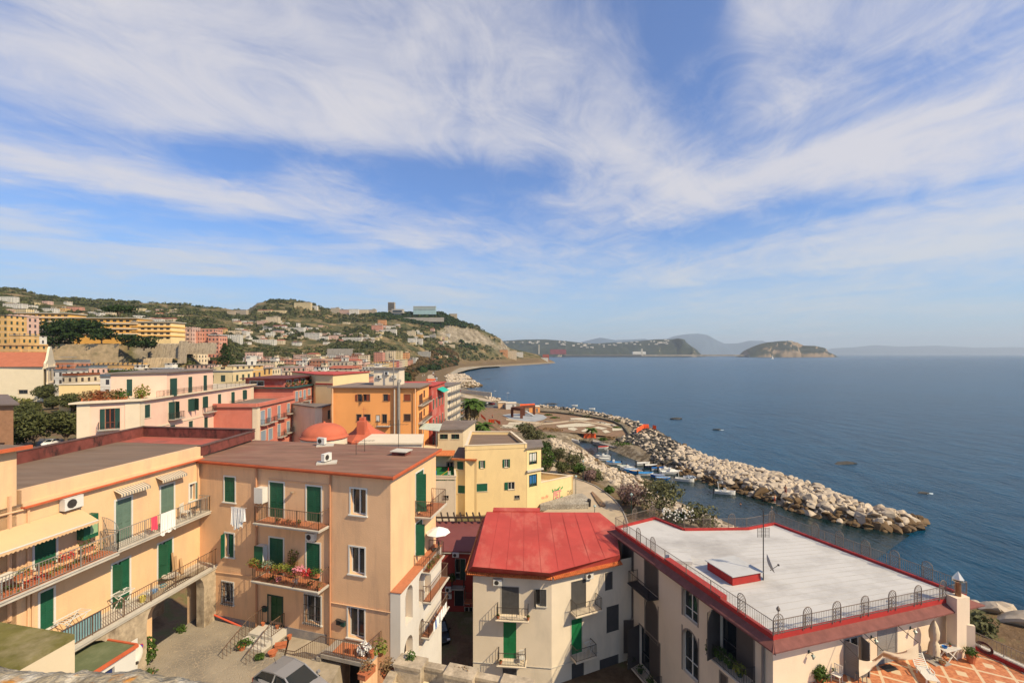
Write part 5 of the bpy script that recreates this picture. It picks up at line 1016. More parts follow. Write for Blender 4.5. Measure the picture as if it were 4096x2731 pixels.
o=root('round_mesh_table',WA.pt(WA.px(A(1090,880))[0],zw,-.6),'round straw coloured disc leaning on the lower walkway wall','basket');q=wpos(o);m=MB();m.lathe(q+Vector((0,0,.5)),[(.42,0),(.42,.04)],16);m.build('rim',STONE,o);m=MB();m.tube([q,q+Vector((0,0,.5))],.03,6);m.build('stand',IRON,o)
for k in range(9):
 s_=.9+k*(sA-1.2)/9;lab=['row of red flowers in the nearest rail trough of the peach wing','low green herbs in the second rail trough from the left','terracotta trough of seedlings behind the awning edge','dark leafy plant before the green shutters under the awning','reddish bedding plants in a rail trough under the awning','terracotta trough of succulents right of the green shutters','green and red trough plants left of the heater box','tall climbing plant below the green heater box','bushy plant at the balcony step by the arched screen'][k]
 pot_plant(W.pt(s_,z2+(.55 if k%2 else.02),.95),.11,.18,[PLG,PLY,FLOWR][k%3]if k<7 else PLG,.25,.2 if k<7 else.5,70,.05,lab,trough=.6,rz=1.42)
chair(W.pt(.35,z2+.02,.55),1.2,'white garden chair on the tiled balcony at the far left',PLW);chair(W.pt(W.len-1.6,z2,.5),-1.4,'white lattice chair on the upper balcony near the inner corner',PLW);chair(W.pt(W.len-.9,z2,.5),1.4,'dark chair at the corner end of the upper balcony',IRON)
o=root('garden_table',W.pt(.95,z2+.02,.6),'small white table on the tiled balcony at the far left','table');q=wpos(o);m=MB();m.box(q+Vector((0,0,.72)),(.7,.9,.04));m.build('table_top',PLW,o)
for x in(-.3,.3):
 for y in(-.4,.4):m=MB();m.bar(q+Vector((x,y,0)),q+Vector((x,y,.7)),.04);m.build('leg',PLW,o)
dish(WA.pt(WA.px(A(742,1270))[0],GZ+1.6,.35),(.95,-.3,.1),.62,'large white satellite dish by the arcade pier',M('dish_white',(.62,.58,.5),rough=.5,var=.05))
q=WA.pt(WA.px(A(850,1300))[0],GZ+1.5,.06);m=MB();nn=WA.n;m.grid([q+WA.t*(.16*math.cos(a))+Vector((0,0,.16*math.sin(a)))for a in[2*PI*k/16 for k in range(16)]],[tuple(range(16))])
sg=root('no_parking_sign',q,'small round red and blue no parking sign on the arcade pier','sign');o=m.build('sign_disc',M('sign_red',(.5,.03,.03),var=0),sg)
m=MB();m.grid([q+nn*.006+WA.t*(.12*math.cos(a))+Vector((0,0,.12*math.sin(a)))for a in[2*PI*k/16 for k in range(16)]],[tuple(range(16))]);m.build('sign_centre',M('sign_blue',(.02,.06,.35),var=0),sg)
q_=atZ(A(790,1470),GZ);pot_plant(q_,.4,.4,FLOWP,.38,.12,160,.06,'round planter of pink flowers beside the green roofed hut',pot=M('dark_pot',(.05,.05,.05)))
q_=atZ(A(860,1460),GZ);pot_plant(q_,.25,.4,PLG,.75,.85,700,.11,'tall leafy green shrub in a pot before the arcade pier')
q_=atZ(A(910,1520),GZ);pot_plant(q_,.15,.1,PLG,.35,.2,90,.07,'low green weed growing in the cobbles')
W=Wall(c0,c1,11.0,zt);W=Wall((-20.65,30.1),(-6.97,26.1),11.,DZ(7.05));s_=W.px(B(392,540))[0]-.05
m=MB();m.tube([W.pt(s_-.75,BZ1+.95,1.35),W.pt(s_+.45,BZ1+.98,1.35)],.012,4);rk=m.build('laundry_rail',WHITE,bal1)
for k,(a,dr)in enumerate([(0.,1.1),(.3,1.3),(.6,1.15),(.85,.8)]):hang(['white shirt at the left of the washing bundle on the central building','white vest in the middle of the washing bundle','white towel at the right of the washing bundle','small white cloth nearest the boiler cabinet'][k],W.pt(s_-.75+a,BZ1+.97,1.35+.03*k),W.pt(s_-.4+a,BZ1+.97,1.35+.03*k),dr,WCLOTH,W.n,amp=.07)
labs1=['small green pot plant at the left foot of the upper centre balcony','terracotta pot left of the middle of the upper centre balcony','reddish plant in the middle of the upper centre balcony','stacked terracotta pots below the rail of the upper centre balcony','low green plant right of the stacked pots']
for k,x in enumerate((505,540,570,600,628)):pot_plant(W.pt(W.px(B(x+55,600))[0],BZ1+.015,.75),.12,.2,[PLG,None,DRYP,None,PLG][k],.18,.14,50,.045,labs1[k])
labs2=['yellow green plant spilling over the left end of the planted balcony','bright green plant in the second pot of the planted balcony','grey green plant in the third pot of the planted balcony','yellowish plant left of the trellis on the planted balcony','large yellow green plant below the trellis','leafy green plant right of the trellis','purple and white flowers hanging on the planted balcony rail','deep red flowering plant on the planted balcony','bright green plant at the right end of the planted balcony']
for k in range(9):
 s_=sa+.0+k*(sb-sa-.2)/8;pot_plant(W.pt(s_,BZ2+(.82 if k%2==0 else.7),1.02),.11,.2,[PLY,PLG,M('sage_leaves',(.16,.2,.13),var=.3,scale=8),PLY,PLY,PLG,FLOWP,FLOWR,PLG][k],.33,.26,130,.06,labs2[k],trough=.45,rz=-.28)
for k,x in enumerate((480,520,620,700,760)):pot_plant(W.pt(W.px(B(x+55,930))[0],BZ2+.015,.85),.12,.2,[PLG,FLOWP,FLOWW,PLG,DRYP][k],.2,.2,70,.05,['leafy pot plant on the floor at the left of the planted balcony','pink flowers on the floor of the planted balcony','white flowers on the floor of the planted balcony','green pot on the floor under the red flowers','brownish pot plant at the right foot of the planted balcony'][k])
tl=root('trellis',W.pt(W.px(B(602,870))[0],BZ2,.2),'brown wooden trellis with climbing plant between two green shuttered doors','trellis');x=W.rect(B,575,632,775,880);m=MB()
for k in range(5):m.bar(W.pt(x[0]+(x[1]-x[0])*k/4,BZ2+.02,.12),W.pt(x[0]+(x[1]-x[0])*k/4,x[3],.12),.025)
for k in range(9):z_=BZ2+.2+(x[3]-BZ2-.2)*k/8;m.bar(W.pt(x[0]-.02,z_,.13),W.pt(x[1]+.02,z_,.13),.022)
m.build('lattice',M('trellis_wood',(.20,.10,.045),var=.2),tl);m=MB()
for k in range(3):leaves(m,W.pt((x[0]+x[1])/2+RNG.uniform(-.2,.2),BZ2+.5+k*.5,.16),(.35,.12,.35),70,.06)
m.build('foliage',PLY,tl)
ac_unit(W.pt(W.px(B(716,672))[0],W.px(B(716,672))[1],0),W.n,'dull white air conditioner under the upper centre balcony',.75)
for(x,y),lab,fx in(((780,100),'air conditioner standing near the back edge of the central roof',(-.3,-.95)),((787,205),'air conditioner standing in the middle of the central roof',(.9,-.3))):
 q=atZ(B(x,y+22),DZ(6.9));ac_unit(q+Vector((0,0,.36)),fx,lab,.8);o=bpy.data.objects[-1]if False else None;m=MB();m.box(q+Vector((.2,-.1,.03)),(1.2,.8,.08),.3);tag(centre(m.build('roof_slab',STONE)),'pale slab under the '+lab.replace('air conditioner standing','unit'),'slab')
q=atZ(B(1255,178),DZ(6.9));o=root('roof_vent',q,'low square roof vent with a worn pale cover on the central roof','roof vent');m=MB();m.box(q+Vector((0,0,.12)),(1.,.8,.24),-.25);m.build('vent_wall',REDPAR,o);m=MB();m.box(q+Vector((0,0,.27)),(1.2,1.,.06),-.25);m.build('vent_cover',MARBLE,o)
for(x,y),h_,lab in(((1238,155),2.2,'tall television antenna by the vent on the central roof'),((980,180),.9,'low bare antenna post on the central roof'),((1032,160),.9,'short horizontal antenna on the central roof')):
 q=atZ(B(x,y),DZ(6.9));o=root('roof_antenna',q,lab,'antenna','antennas on the central roof');m=MB();m.tube([q,q+Vector((0,0,h_))],.02,5);m.build('mast',IRON,o);m=MB();c=q+Vector((0,0,h_*.85));m.bar(c-Vector((.7,.1,0)),c+Vector((.7,.1,0)),.02)
 for k in range(6):e=c+Vector((-.6+k*.24,0,0));m.bar(e-Vector((0,.2,0)),e+Vector((0,.2,0)),.012)
 m.build('array',IRON,o)
W2=Wall((-6.97,26.1),(-5.55,33.15),8.0,DZ(7.05));z_=W2.px(B(1385,826))[1];q=W2.pt(W2.px(B(1415,826))[0],z_,.75)
um=root('parasol',q,'open white parasol shading the side balcony of the central building','parasol');m=MB();m.tube([q,q+Vector((0,0,2.1))],.025,6);m.build('pole',IRON,um);m=MB();m.lathe(q+Vector((0,0,1.65)),[(.84,0),(.86,.02),(.45,.24),(.001,.38)],8);m.lathe(q+Vector((0,0,1.65)),[(.82,-.02),(.84,0)],8);m.build('canopy',WCLOTH,um)
z1b=W2.px(B(1385,515))[1];chair(W2.pt(W2.px(B(1375,500))[0],z1b+.012,.6),1.6,'reddish folding chair on the topmost side balcony',M('red_wood',(.25,.08,.04),var=.1));chair(W2.pt(W2.px(B(1400,800))[0]+.5,z_+.012,.55),2.,'dark chair under the open white parasol',IRON)
for k in range(4):pot_plant(W2.pt(W2.px(B(1345,826))[0]-.1+k*.45,z_+.012,.95),.12,.22,[PLY,PLG,DRYP,PLG][k],.22,.2,70,.05,['yellowish plant at the near end of the parasol balcony','green plant second on the parasol balcony','brown plant third on the parasol balcony','green plant under the parasol edge'][k])
for k in range(5):hang(['pale cloth','cream cloth','white cloth','worn pale towel','white shirt'][k]+[' first',' second',' third',' fourth',' last'][k]+' along the upper loggia rail',WL.pt(WL.px(B(1390,1040))[0]+k*.42,W2.px(B(1385,826))[1]-2.9+.0,.85),WL.pt(WL.px(B(1390,1040))[0]+.34+k*.42,W2.px(B(1385,826))[1]-2.9,.85),.7,WCLOTH,WL.n)
zq_=WL.px(B(1375,1290))[1]+1.0
for k in range(5):hang(['white','blue','white and wet','navy','small white'][k]+' garment on the lowest loggia rail'+[' near end','',' beside the navy one',' in the middle',' far end'][k],WL.pt(WL.px(B(1375,1290))[0]+k*.3,zq_,.85),WL.pt(WL.px(B(1375,1290))[0]+.26+k*.3,zq_,.85),.55,[WCLOTH,M('blue_cloth',(.06,.16,.4)),WCLOTH,M('navy_cloth',(.02,.03,.1)),WCLOTH][k],WL.n)
lb_z=W.px(B(1108,1345))[1]
for x,lab,mt in((960,'round terracotta pots beneath the rail of the tiled landing',None),(1085,'tall orange pot in the right corner of the tiled landing',None)):pot_plant(W.pt(W.px(B(x+50,1350))[0],lb_z+.015,.95),.16,.38,mt,label=lab)
m=MB();leaves(m,W.pt(W.px(B(1080,1340))[0],lb_z+.3,.8),(.35,.3,.28),60,.2,RNG,.8);tag(centre(m.build('plastic_bags',WCLOTH)),'crumpled white plastic bags on the tiled landing','bag')
for(x,y),sz,lab in(((472,1400),.24,'round orange pot of soil at the foot of the stairs'),((285,1365),.2,'brown pot overgrown by weeds left of the stairs'),((575,1300),.13,'small terracotta pot behind the trough near the grey plinth')):pot_plant(atZ(B(x,y),GZ),sz,.25,PLG if x==285 else None,sz*2,.3,120,.07,lab)
pot_plant(atZ(B(522,1350),GZ),.16,.22,None,label='rectangular terracotta trough beside the stairs',trough=.6,rz=.3)
for k,(x,y)in enumerate(((437,1215),(524,1240))):pot_plant(W.pt(W.px(B(x,y))[0],W.px(B(490,1212))[1],.3),.11,.2,None,label=['terracotta pot left of the dark green door','terracotta pot right of the dark green door'][k])
for(x,y),r_,lab in(((330,1320),(.5,.4,.3),'green weeds along the left edge of the stairs'),((395,1405),(.3,.3,.15),'small weeds before the lowest stair'),((1100,1240),(.4,.3,.4),'weeds by the passage pier')):
 P=B if x!=1100 else A;m=MB();leaves(m,atZ(P(x,y),GZ+.15),r_,260,.06,RNG,.1);tag(centre(m.build('weeds',PLG)),lab,'weeds',kind='stuff')
for x,y,mt,lab in((878,1190,BLK,'black letter box left of the glazed white door'),(905,1200,DKGREEN,'small green letter box left of the glazed white door'),(428,1112,DKGREEN,'green letter box left of the dark green door')):
 s_,z_=W.px(B(x,y));o=root('letter_box',W.pt(s_,z_,0),lab,'letter box');m=MB();fbox(m,W,s_-.13,s_+.13,z_-.17,z_+.12,.003,.14);m.build('box_body',mt,o);m=MB();fbox(m,W,s_-.15,s_+.15,z_+.12,z_+.15,.003,.18);m.build('lid',IRON,o)
m=MB();s_,z_=W.px(B(602,402));m.lathe(W.pt(s_,z_,.15),[(.001,-.1),(.12,-.04),(.12,.02),(.001,.06)],10);tag(centre(m.build('wall_lamp',M('lamp_dome',(.3,.22,.15),var=0))),'small round wall lamp between the top floor green shutters','lamp')
PAINT={}
def car(loc,rz,label,col,group=None,full=True,name='parked_car'):
 o=root(name,loc,label,'car',group);o.rotation_euler=(0,0,rz);key=col
 pm=M('car_paint_%s'%col.strip('#'),lin(col),rough=.28,var=.0,spec=.6,metal=.3 if col not in('#e8e6e0',)else 0)
 st=[(-2.05,.45,.62,.62,.60),(-1.95,.75,.78,.90,.70),(-1.4,.84,.86,.96,1.30),(-.6,.86,.88,.98,1.46),(.25,.86,.88,.98,1.44),(1.0,.85,.87,.96,1.0),(1.75,.80,.82,.82,.82),(2.05,.60,.62,.62,.55)]
 m=MB();vs=[];n=8
 for x,w0_,w1_,hb,ht in st:
  vs+=[(x,-w0_,.28),(x,-w1_-.01,.55),(x,-w1_+.03,hb),(x,-w1_*.5,min(ht,hb)+.04),(x,w1_*.5,min(ht,hb)+.04),(x,w1_-.03,hb),(x,w1_+.01,.55),(x,w0_,.28)]
 fs=[(i*n+k,i*n+(k+1)%n,(i+1)*n+(k+1)%n,(i+1)*n+k)for i in range(len(st)-1)for k in range(n)]+[tuple(range(n))[::-1],tuple((len(st)-1)*n+k for k in range(n))]
 m.grid(vs,fs);bo=m.build('body',pm,o,local=True,smooth=True);bv=bo.modifiers.new('b','BEVEL');bv.width=.07;bv.segments=3;bo.modifiers.new('w','WEIGHTED_NORMAL')
 cab=[(-1.95,.68,.92),(-1.45,.60,1.36),(-.55,.60,1.48),(.2,.58,1.44),(1.05,.70,.98)]
 m=MB();q=[(x,-w,z)for x,w,z in cab]+[(x,w,z)for x,w,z in cab]
 m.grid(q,[(1,6,7,2),(2,7,8,3)]);m.grid([(x,y*1.0,z+.012)for x,y,z in q],[(2,7,8,3),(1,6,7,2)])
 for s_ in(-1,1):
  for a,b_ in((0,1),(1,2),(2,3),(3,4)):m.bar((cab[a][0],cab[a][1]*s_,cab[a][2]),(cab[b_][0],cab[b_][1]*s_,cab[b_][2]),.06)
  m.bar((-.45,.60*s_,1.46),(-.5,.84*s_,.95),.05)
 m.build('roof',pm,o,local=True)
 m=MB();m.grid(q,[(0,5,6,1),(3,8,9,4)]);bl=[(-1.95,.80,.92),(1.05,.82,.95)]
 for s_ in(-1,1):
  pts=[(x,(w)*s_,z)for x,w,z in cab];lo=[(-1.9,.82*s_,.94),(1.05,.84*s_,.96)]
  m.face([lo[0],pts[0],pts[1],pts[2],pts[3],pts[4],lo[1]][::s_])
 m.build('windows',GLASS,o,local=True)
 for x in(-1.3,1.32):
  for y in(-.8,.8):
   w_=MB();w_.tube([(x,y-.1*(1 if y>0 else-1),.31),(x,y+.06*(1 if y>0 else-1),.31)],.31,14);wh=w_.build('wheel',BLK,o,local=True)
   if full:w_=MB();w_.tube([(x,y+.04*(1 if y>0 else-1),.31),(x,y+.075*(1 if y>0 else-1),.31)],.19,10);w_.build('rim',GIRON,wh,local=True)
 if full:
  for y in(-.62,.62):m=MB();m.box((1.93,y,.70),(.16,.28,.14));m.build('headlight',M('headlight_glass',(.6,.6,.6),rough=.1,var=0),o,local=True);m=MB();m.box((-1.98,y,.78),(.1,.22,.2));m.build('tail_light',M('tail_light_red',(.4,.01,.01),rough=.2,var=0),o,local=True)
  for y in(-.95,.95):m=MB();m.box((.75,y,1.0),(.12,.16,.12));m.build('mirror',pm,o,local=True)
  m=MB();m.tube([(-1.2,0,1.42),(-1.35,0,1.62)],.012,4);m.build('aerial',BLK,o,local=True)
 return o
q0,q1=atZ(O_(600,830),GZ),atZ(O_(1010,930),GZ);cc=atZ(O_(790,905),GZ+1.0);car((cc.x,cc.y,GZ-.06),-.45,'silver grey hatchback parked by the railed steps at the bottom','#9a9a9c',name='silver_car')
cc=atZ(C(212,1150),4.72+.8);car((cc.x-.2,cc.y,4.72),-1.25,'black car parked in the shaded alley','#08090a',name='black_car')
cc=atZ(FF(455,1450),10.8);car((cc.x,cc.y,10.0),-1.35,'white car on the tree lined street at the left','#e8e6e0',name='white_car')
PINK=M('pink_plaster',(.74,.49,.37),var=.06,stain=(.55,.34,.26),stain_amt=.4,stain_scale=(.3,.3,.12));PALEC=M('pale_cream_trim',(.62,.52,.38),var=.06)
SALM=M('salmon_plaster',(.52,.165,.115),var=.1,scale=.3,stain=(.62,.3,.22),stain_amt=.4,stain_scale=(.3,.3,.15));REDB=M('red_plaster',(.42,.07,.05),var=.12,scale=.3,stain=(.5,.3,.24),stain_amt=.5,stain_scale=(.3,.3,.3))
ORNG=M('orange_plaster',(.82,.36,.115),var=.05,scale=.2,stain=(.60,.25,.08),stain_amt=.3);YEL=M('pale_yellow_plaster',(.74,.55,.27),var=.05,scale=.3,stain=(.58,.42,.22),stain_amt=.45,stain_scale=(.4,.4,.12));OCHRE=M('ochre_plaster',(.68,.37,.09),var=.06)
GROOF=M('grey_roof',(.16,.13,.11),var=.2,scale=.3,stain=(.25,.2,.16),stain_amt=.5)
def block(name,label,pts,z0,z1,wallm,roofm=GROOF,par=.0,over=.25,group=None,cat='building',parm=None):
 b=root(name,(sum(p[0]for p in pts)/len(pts),sum(p[1]for p in pts)/len(pts),z0),label,cat,group)
 ws=[Wall(pts[i],pts[(i+1)%len(pts)],z0,z1,.15)for i in range(len(pts))]
 m=MB();m.prism(outset(pts,over),z1,z1+.12+(.0 if par else.08));m.build('roof',roofm,b)
 if par:
  m=MB()
  for i,w_ in enumerate(ws):fbox(m,w_,-.0,w_.len+.0,z1+.1,z1+par+.001*i,-.2,over+.02+.001*i)
  m.build('parapet',parm or wallm,b)
 return b,ws
def fin(b,ws,mat):
 m=MB()
 for w in ws:w.mesh(m)
 return m.build('wall',mat,b)
pA,pB,pC=(-57.6,60.2),(-52.6,64.3),(-55.6,97.8);b,ws=block('pink_building','long pale pink palazzo with dark green shutters, quoins and a set-back top storey',[pA,pB,pC,(-68,98)],9,DZ(6.6),PINK,PALEC,over=.5,cat='palazzo')
wf,wr=ws[0],ws[1]
for r_,k,sh in[((897+45,1030,1150,1330),'O',DKGREEN)]:window(b,wf,wf.rect(FF,*r_),k,DKGREEN,frame=BROWN,trim=PALEC,lod=2,tw=.15)
pr_rows=[(167,225,1090,1250,'A'),(341,397,1063,1170,'A'),(472,517,1042,1140,'H'),(608,637,1022,1113,'C'),(728,754,1002,1130,'H'),(830,862,984,1064,'H'),(347,383,1262,1330,'C'),(485,517,1228,1340,'C'),(597,652,1205,1330,'A'),(722,768,1175,1300,'A'),(828,870,1152,1272,'A'),(-47,0,1115,1232,'C'),(180,225,1300,1400,'C'),(700,745,1345,1440,'C'),(825,870,1310,1400,'C')]
for x0,x1,y0,y1,k in pr_rows:window(b,wr,wr.rect(G,x0,x1,y0,y1),k,DKGREEN,frame=BROWN,trim=PALEC,lod=2,tw=.15)
for x0,x1,y in((160,270,1250),(470,560,1190),(715,790,1130),(710,790,1300),(822,900,1270),(590,680,1325)):
 s0,s1=wr.px(G(x0,y))[0],wr.px(G(x1,y))[0];balcony(b,wr,s0,min(s1,wr.len),wr.px(G(x0,y))[1],.8,IRON,STONE,sp=.25,r=.03)
s0,s1=wf.px(FF(880,1330))[0],wf.px(FF(1075,1330))[0];zz=wf.px(FF(985,1330))[1];balcony(b,wf,s0,s1,zz,.9,IRON,STONE,sp=.2,r=.025)
fin(b,ws,PINK);m=MB()
for w_,a,c in((wf,0,1.3),(wf,wf.len-1.6,wf.len-.003),(wr,.003,.8),(wr,wr.len-1.2,wr.len)):fbox(m,w_,a,c,9,DZ(6.6),.003,.09)
fbox(m,wr,.8,wr.len-1.2,DZ(10.9),DZ(10.7),.003,.08);m.build('quoins',PALEC,b)
u_=lambda y:(-52.6-.0896*(y-64.3))
b2,ws2=block('pink_building_top','set-back top storey',[(u_(69)-5.2,66.),(u_(70),70),(u_(82.5),82.5),(-63.5,83)],DZ(6.5),DZ(2.9),PINK,GROOF,over=.4)
for k_ in('label','category'):del b2[k_]
for x0,x1,y0,y1,k in((178,243,880,1035,'H'),(343,378,866,1012,'C'),(479,510,853,990,'C')):window(b2,ws2[1],ws2[1].rect(G,x0,x1,y0,y1),k,DKGREEN,frame=BROWN,trim=PALEC,lod=2)
window(b2,ws2[0],ws2[0].rect(FF,1135,1185,888,1040),'C',DKGREEN,trim=PALEC,lod=2)
fin(b2,ws2,PINK);b2.name='top_storey';b2.location=b2.location-b.location;b2.parent=b
m=MB();railing(m,[wr.pt(3,DZ(6.4),.3),wr.pt(wr.len,DZ(6.4),.3)],.9,.3,.03);m.build('roof_railing',IRON,b)
q=atZ(FF(900,1070),DZ(6.4))
for k in range(4):pot_plant(Vector((-57.5+k*.9-.6,62.4+k*.7,DZ(6.4))),.25,.4,[DRYP,leafmat('rust_red_leaves',(.16,.05,.02),(.36,.12,.05),4),DRYP,PLG][k],.9,.8,260,.16,['brown shrub at the left end of the pink building terrace','rust red shrub on the pink building terrace','reddish brown shrub in the middle of the pink building terrace','thin shrub at the right of the pink building terrace'][k],trough=1.4,rz=.6,name='terrace_shrub',cat='shrub')
q=wf.pt(wf.len+.2,DZ(6.4),-1.9);pot_plant(q,.3,.5,PLY,1.1,1.1,420,.14,'yellow and pink bougainvillea before the top storey of the pink building',name='terrace_shrub',cat='shrub')
rA,rB,rC=(-46.5,83),(-47.35,98.6),(-48.2,113.5)
b,ws=block('red_building','worn salmon red apartment block with pale grey shutters and stone quoins',[rA,rB,(-60,98.4),(-60,82.5)],6,DZ(9.7),SALM,GROOF,par=.7,over=.3,parm=SALM,cat='apartment building');wr=ws[0]
for x0,x1,y0,y1 in((990,1028,1170,1298),(1053,1083,1148,1268),(1144,1168,1125,1238),(1229,1252,1106,1188),(993,1038,1348,1440),(1060,1098,1328,1430),(1143,1169,1290,1400),(1225,1252,1264,1362)):window(b,wr,wr.rect(G,x0,x1,y0,y1),'C',BLUEG,trim=PALEC,lod=2,tw=.12)
for x0,x1,y in((985,1040,1300),(1048,1110,1278),(1140,1195,1245),(1222,1275,1200),(1140,1195,1410),(1205,1275,1375)):balcony(b,wr,wr.px(G(x0,y))[0],wr.px(G(x1,y))[0],wr.px(G(x0,y))[1],.8,IRON,STONE,sp=.25,r=.03)
fin(b,ws,SALM);m=MB();fbox(m,wr,.003,.9,6,DZ(9.7),.003,.1);fbox(m,ws[3],ws[3].len-.8,ws[3].len,6,DZ(9.7),.003,.1);m.build('quoins',PALEC,b)
for x,y in((1140,1185),(1222,1165)):pass
b,ws=block('red_building_tall','taller far half of the salmon apartment block with a green edged roof',[rB,rC,(-60,114),(-60,98.8)],6,DZ(7.4),SALM,M('dark_green_edging',(.03,.07,.06)),over=.5,cat='apartment building');wr=ws[0]
for x0,x1,y0,y1 in((1303,1326,997,1088),(1339,1358,992,1048),(1375,1396,983,1068),(1415,1437,974,1028),(1456,1478,966,1045),(1301,1324,1132,1208),(1339,1358,1108,1165),(1375,1395,1100,1180),(1415,1436,1085,1140),(1456,1478,1080,1150),(1302,1322,1232,1333),(1373,1395,1217,1318),(1456,1476,1182,1288)):window(b,wr,wr.rect(G,x0,x1,y0,y1),'C',BLUEG,trim=PALEC,lod=2,tw=.12)
for x0,x1,y in((1298,1340,1105),(1370,1420,1085),(1450,1495,1055),(1298,1340,1222),(1370,1420,1190),(1450,1495,1158),(1298,1335,1345),(1368,1405,1335),(1450,1500,1298)):balcony(b,wr,wr.px(G(x0,y))[0],min(wr.len,wr.px(G(x1,y))[0]),wr.px(G(x0,y))[1],.8,IRON,STONE,sp=.25,r=.03)
fin(b,ws,SALM)
b,ws=block('red_rooftop_house','dark red rooftop house with glazed veranda above the salmon block',[(-49.5,99),(-49.7,112),(-58,112),(-58,99)],DZ(7.2),DZ(5.4),REDB,M('maroon_roof',(.12,.035,.03)),over=.8,cat='house')
for s_ in(1,4.5,8):window(b,ws[0],(s_,s_+2.2,DZ(6.9),DZ(5.8)),'G',GREY,frame=WHITE,trim=WHITE,lod=2)
window(b,ws[3],(1,4,DZ(6.9),DZ(5.8)),'G',GREY,frame=WHITE,trim=WHITE,lod=2);fin(b,ws,REDB)
for k in range(6):pot_plant(Vector((-48.9-.0*k,99.4+k*2.2,DZ(7.15))),.25,.4,PLG if k%2 else DRYP,.5,.5,90,.14,'rooftop plant along the edge of the taller salmon block',group='rooftop plants of the salmon block')
oA=atY(H(283,958),88);oB=atY(H(1050,962),87.2);oC=(-18.2,99.5);OZ=DZ(6.5)
b,ws=block('orange_building','big plain orange apartment building with brown shutters and two tall metal flues',[(oA.x,oA.y),(oB.x,oB.y),oC,(-34,101)],5,OZ,ORNG,M('brown_grey_roof',(.20,.15,.12),var=.15),over=.55,cat='apartment building');wf,wr=ws[0],ws[1]
for x0,x1,y0,y1,k in((517,552,1024,1082,'L'),(568,624,1024,1080,'H'),(747,787,1024,1082,'R'),(933,989,1023,1080,'C'),(507,548,1204,1265,'G'),(570,628,1204,1260,'G'),(737,776,1204,1278,'G'),(684,713,1212,1265,'C'),(933,989,1202,1260,'C')):
 window(b,wf,wf.rect(H,x0,x1,y0,y1),k,WHITE if x0==684 else(BROWN if y0<1100 else DBROWN),frame=DBROWN,trim=M('brown_grey_trim',(.20,.14,.09)),lod=2,tw=.1)
for x0,x1,y0,y1 in((1068,1082,1030,1110),(1085,1097,1018,1100),(1107,1118,990,1045),(1068,1080,1190,1260),(1084,1094,1178,1250),(1107,1117,1155,1210)):window(b,wr,wr.rect(H,x0,x1,y0,y1),'C',DBROWN,trim=BROWN,lod=2,tw=.08)
for y in(1120,1278):balcony(b,wr,.8,wr.len-.6,wr.px(H(1066,y))[1],.9,IRON,STONE,sp=.3,r=.03)
s0,s1=wf.px(H(695,1305))[0],wf.px(H(812,1305))[0];balcony(b,wf,s0,s1,wf.px(H(760,1302))[1],1.0,IRON,STONE,sp=.2)
fin(b,ws,ORNG)
for x,yb,yt,r_,mt in((890,1345,915,.3,GIRON),(852,1345,975,.13,STONE),(300,1345,965,.12,PEACHD),(1038,1345,965,.1,PEACHD)):
 s_=wf.px(H(x,1100))[0];zb_,zt_=wf.px(H(x,yb))[1],wf.px(H(x,yt))[1];m=MB();m.tube([wf.pt(s_,zb_-2,.4),wf.pt(s_,zt_,.4)]+([wf.pt(s_,zt_+.3,.2),wf.pt(s_,zt_+.25,-.4)]if r_>.2 else[]),r_,10);m.build('flue_pipe' if r_>.12 else 'drainpipe',mt,b)
m=MB();s_=wf.px(H(868,1100))[0];fbox(m,wf,s_-.25,s_+.12,5,OZ-.1,.003,.35);m.build('orange_pilaster',ORNG,b)
hx0=atY(H(680,930),94);hx1=atY(H(905,930),94);m=MB();m.prism([(hx0.x,92.5),(hx1.x,92.5),(hx1.x,97),(hx0.x,97)],OZ,DZ(3.0));m.build('roof_cabin',OFFW,b);m=MB();m.prism([(hx0.x-.5,92),(hx1.x+.4,92),(hx1.x+.4,97.5),(hx0.x-.5,97.5)],DZ(3.0),DZ(2.85));m.build('cabin_roof',GROOF,b)
m=MB();qa=atY(H(838,950),91);m.tube([qa,qa+Vector((0,0,5.6))],.12,8);m.build('thin_flue',GIRON,b)
for k in range(3):ac_unit(Vector((hx0.x+1.2+k*1.5,92.5,DZ(4.6 if k!=1 else 3.9))),(0,-1),['air conditioner left','air conditioner upper middle','air conditioner right'][k]+' on the white roof cabin of the orange building',1.1)
m=MB();qa=atY(H(725,880),91.9);
b,ws=block('red_white_building','narrow dark red building with a turquoise awning behind the orange one',[(-17.9,101),(-17.2,116),(-30,117),(-30,102)],4,DZ(7.2),REDB,REDROOF,over=.3,cat='apartment building')
for s_ in(1.5,5,8.5,12):
 for z_ in(11,15,19.5):window(b,ws[0],(s_,s_+1.2,z_,z_+2.3),'C',DKGREEN,trim=PALEC,lod=2)
m=MB();w_=ws[0];m.hexa([w_.pt(6,DZ(9.0),1.6),w_.pt(13,DZ(9.),1.6),w_.pt(13,DZ(8.2),.02),w_.pt(6,DZ(8.2),.02),w_.pt(6,DZ(8.95),1.6),w_.pt(13,DZ(8.95),1.6),w_.pt(13,DZ(8.1),.02),w_.pt(6,DZ(8.1),.02)]);m.build('awning',M('turquoise_canvas',(.02,.35,.27)),b)
for s_ in(1.2,6,10):balcony(b,ws[0],s_,s_+2.6,15-.02,.9,IRON,STONE,sp=.3,r=.03);balcony(b,ws[0],s_,s_+2.6,11-.02,.9,IRON,STONE,sp=.3,r=.03)
fin(b,ws,REDB)
b,ws=block('scaffolded_building','pale building wrapped in scaffolding beyond the red one',[(-16.8,118),(-15.2,134),(-30,135),(-30,118)],4,DZ(8.5),OFFW,GROOF,over=.3,cat='apartment building')
for s_ in(2,6,10):
 for z_ in(9,13,17.5):window(b,ws[0],(s_,s_+1.3,z_,z_+2.2),'G',GREY,trim=PALEC,lod=2)
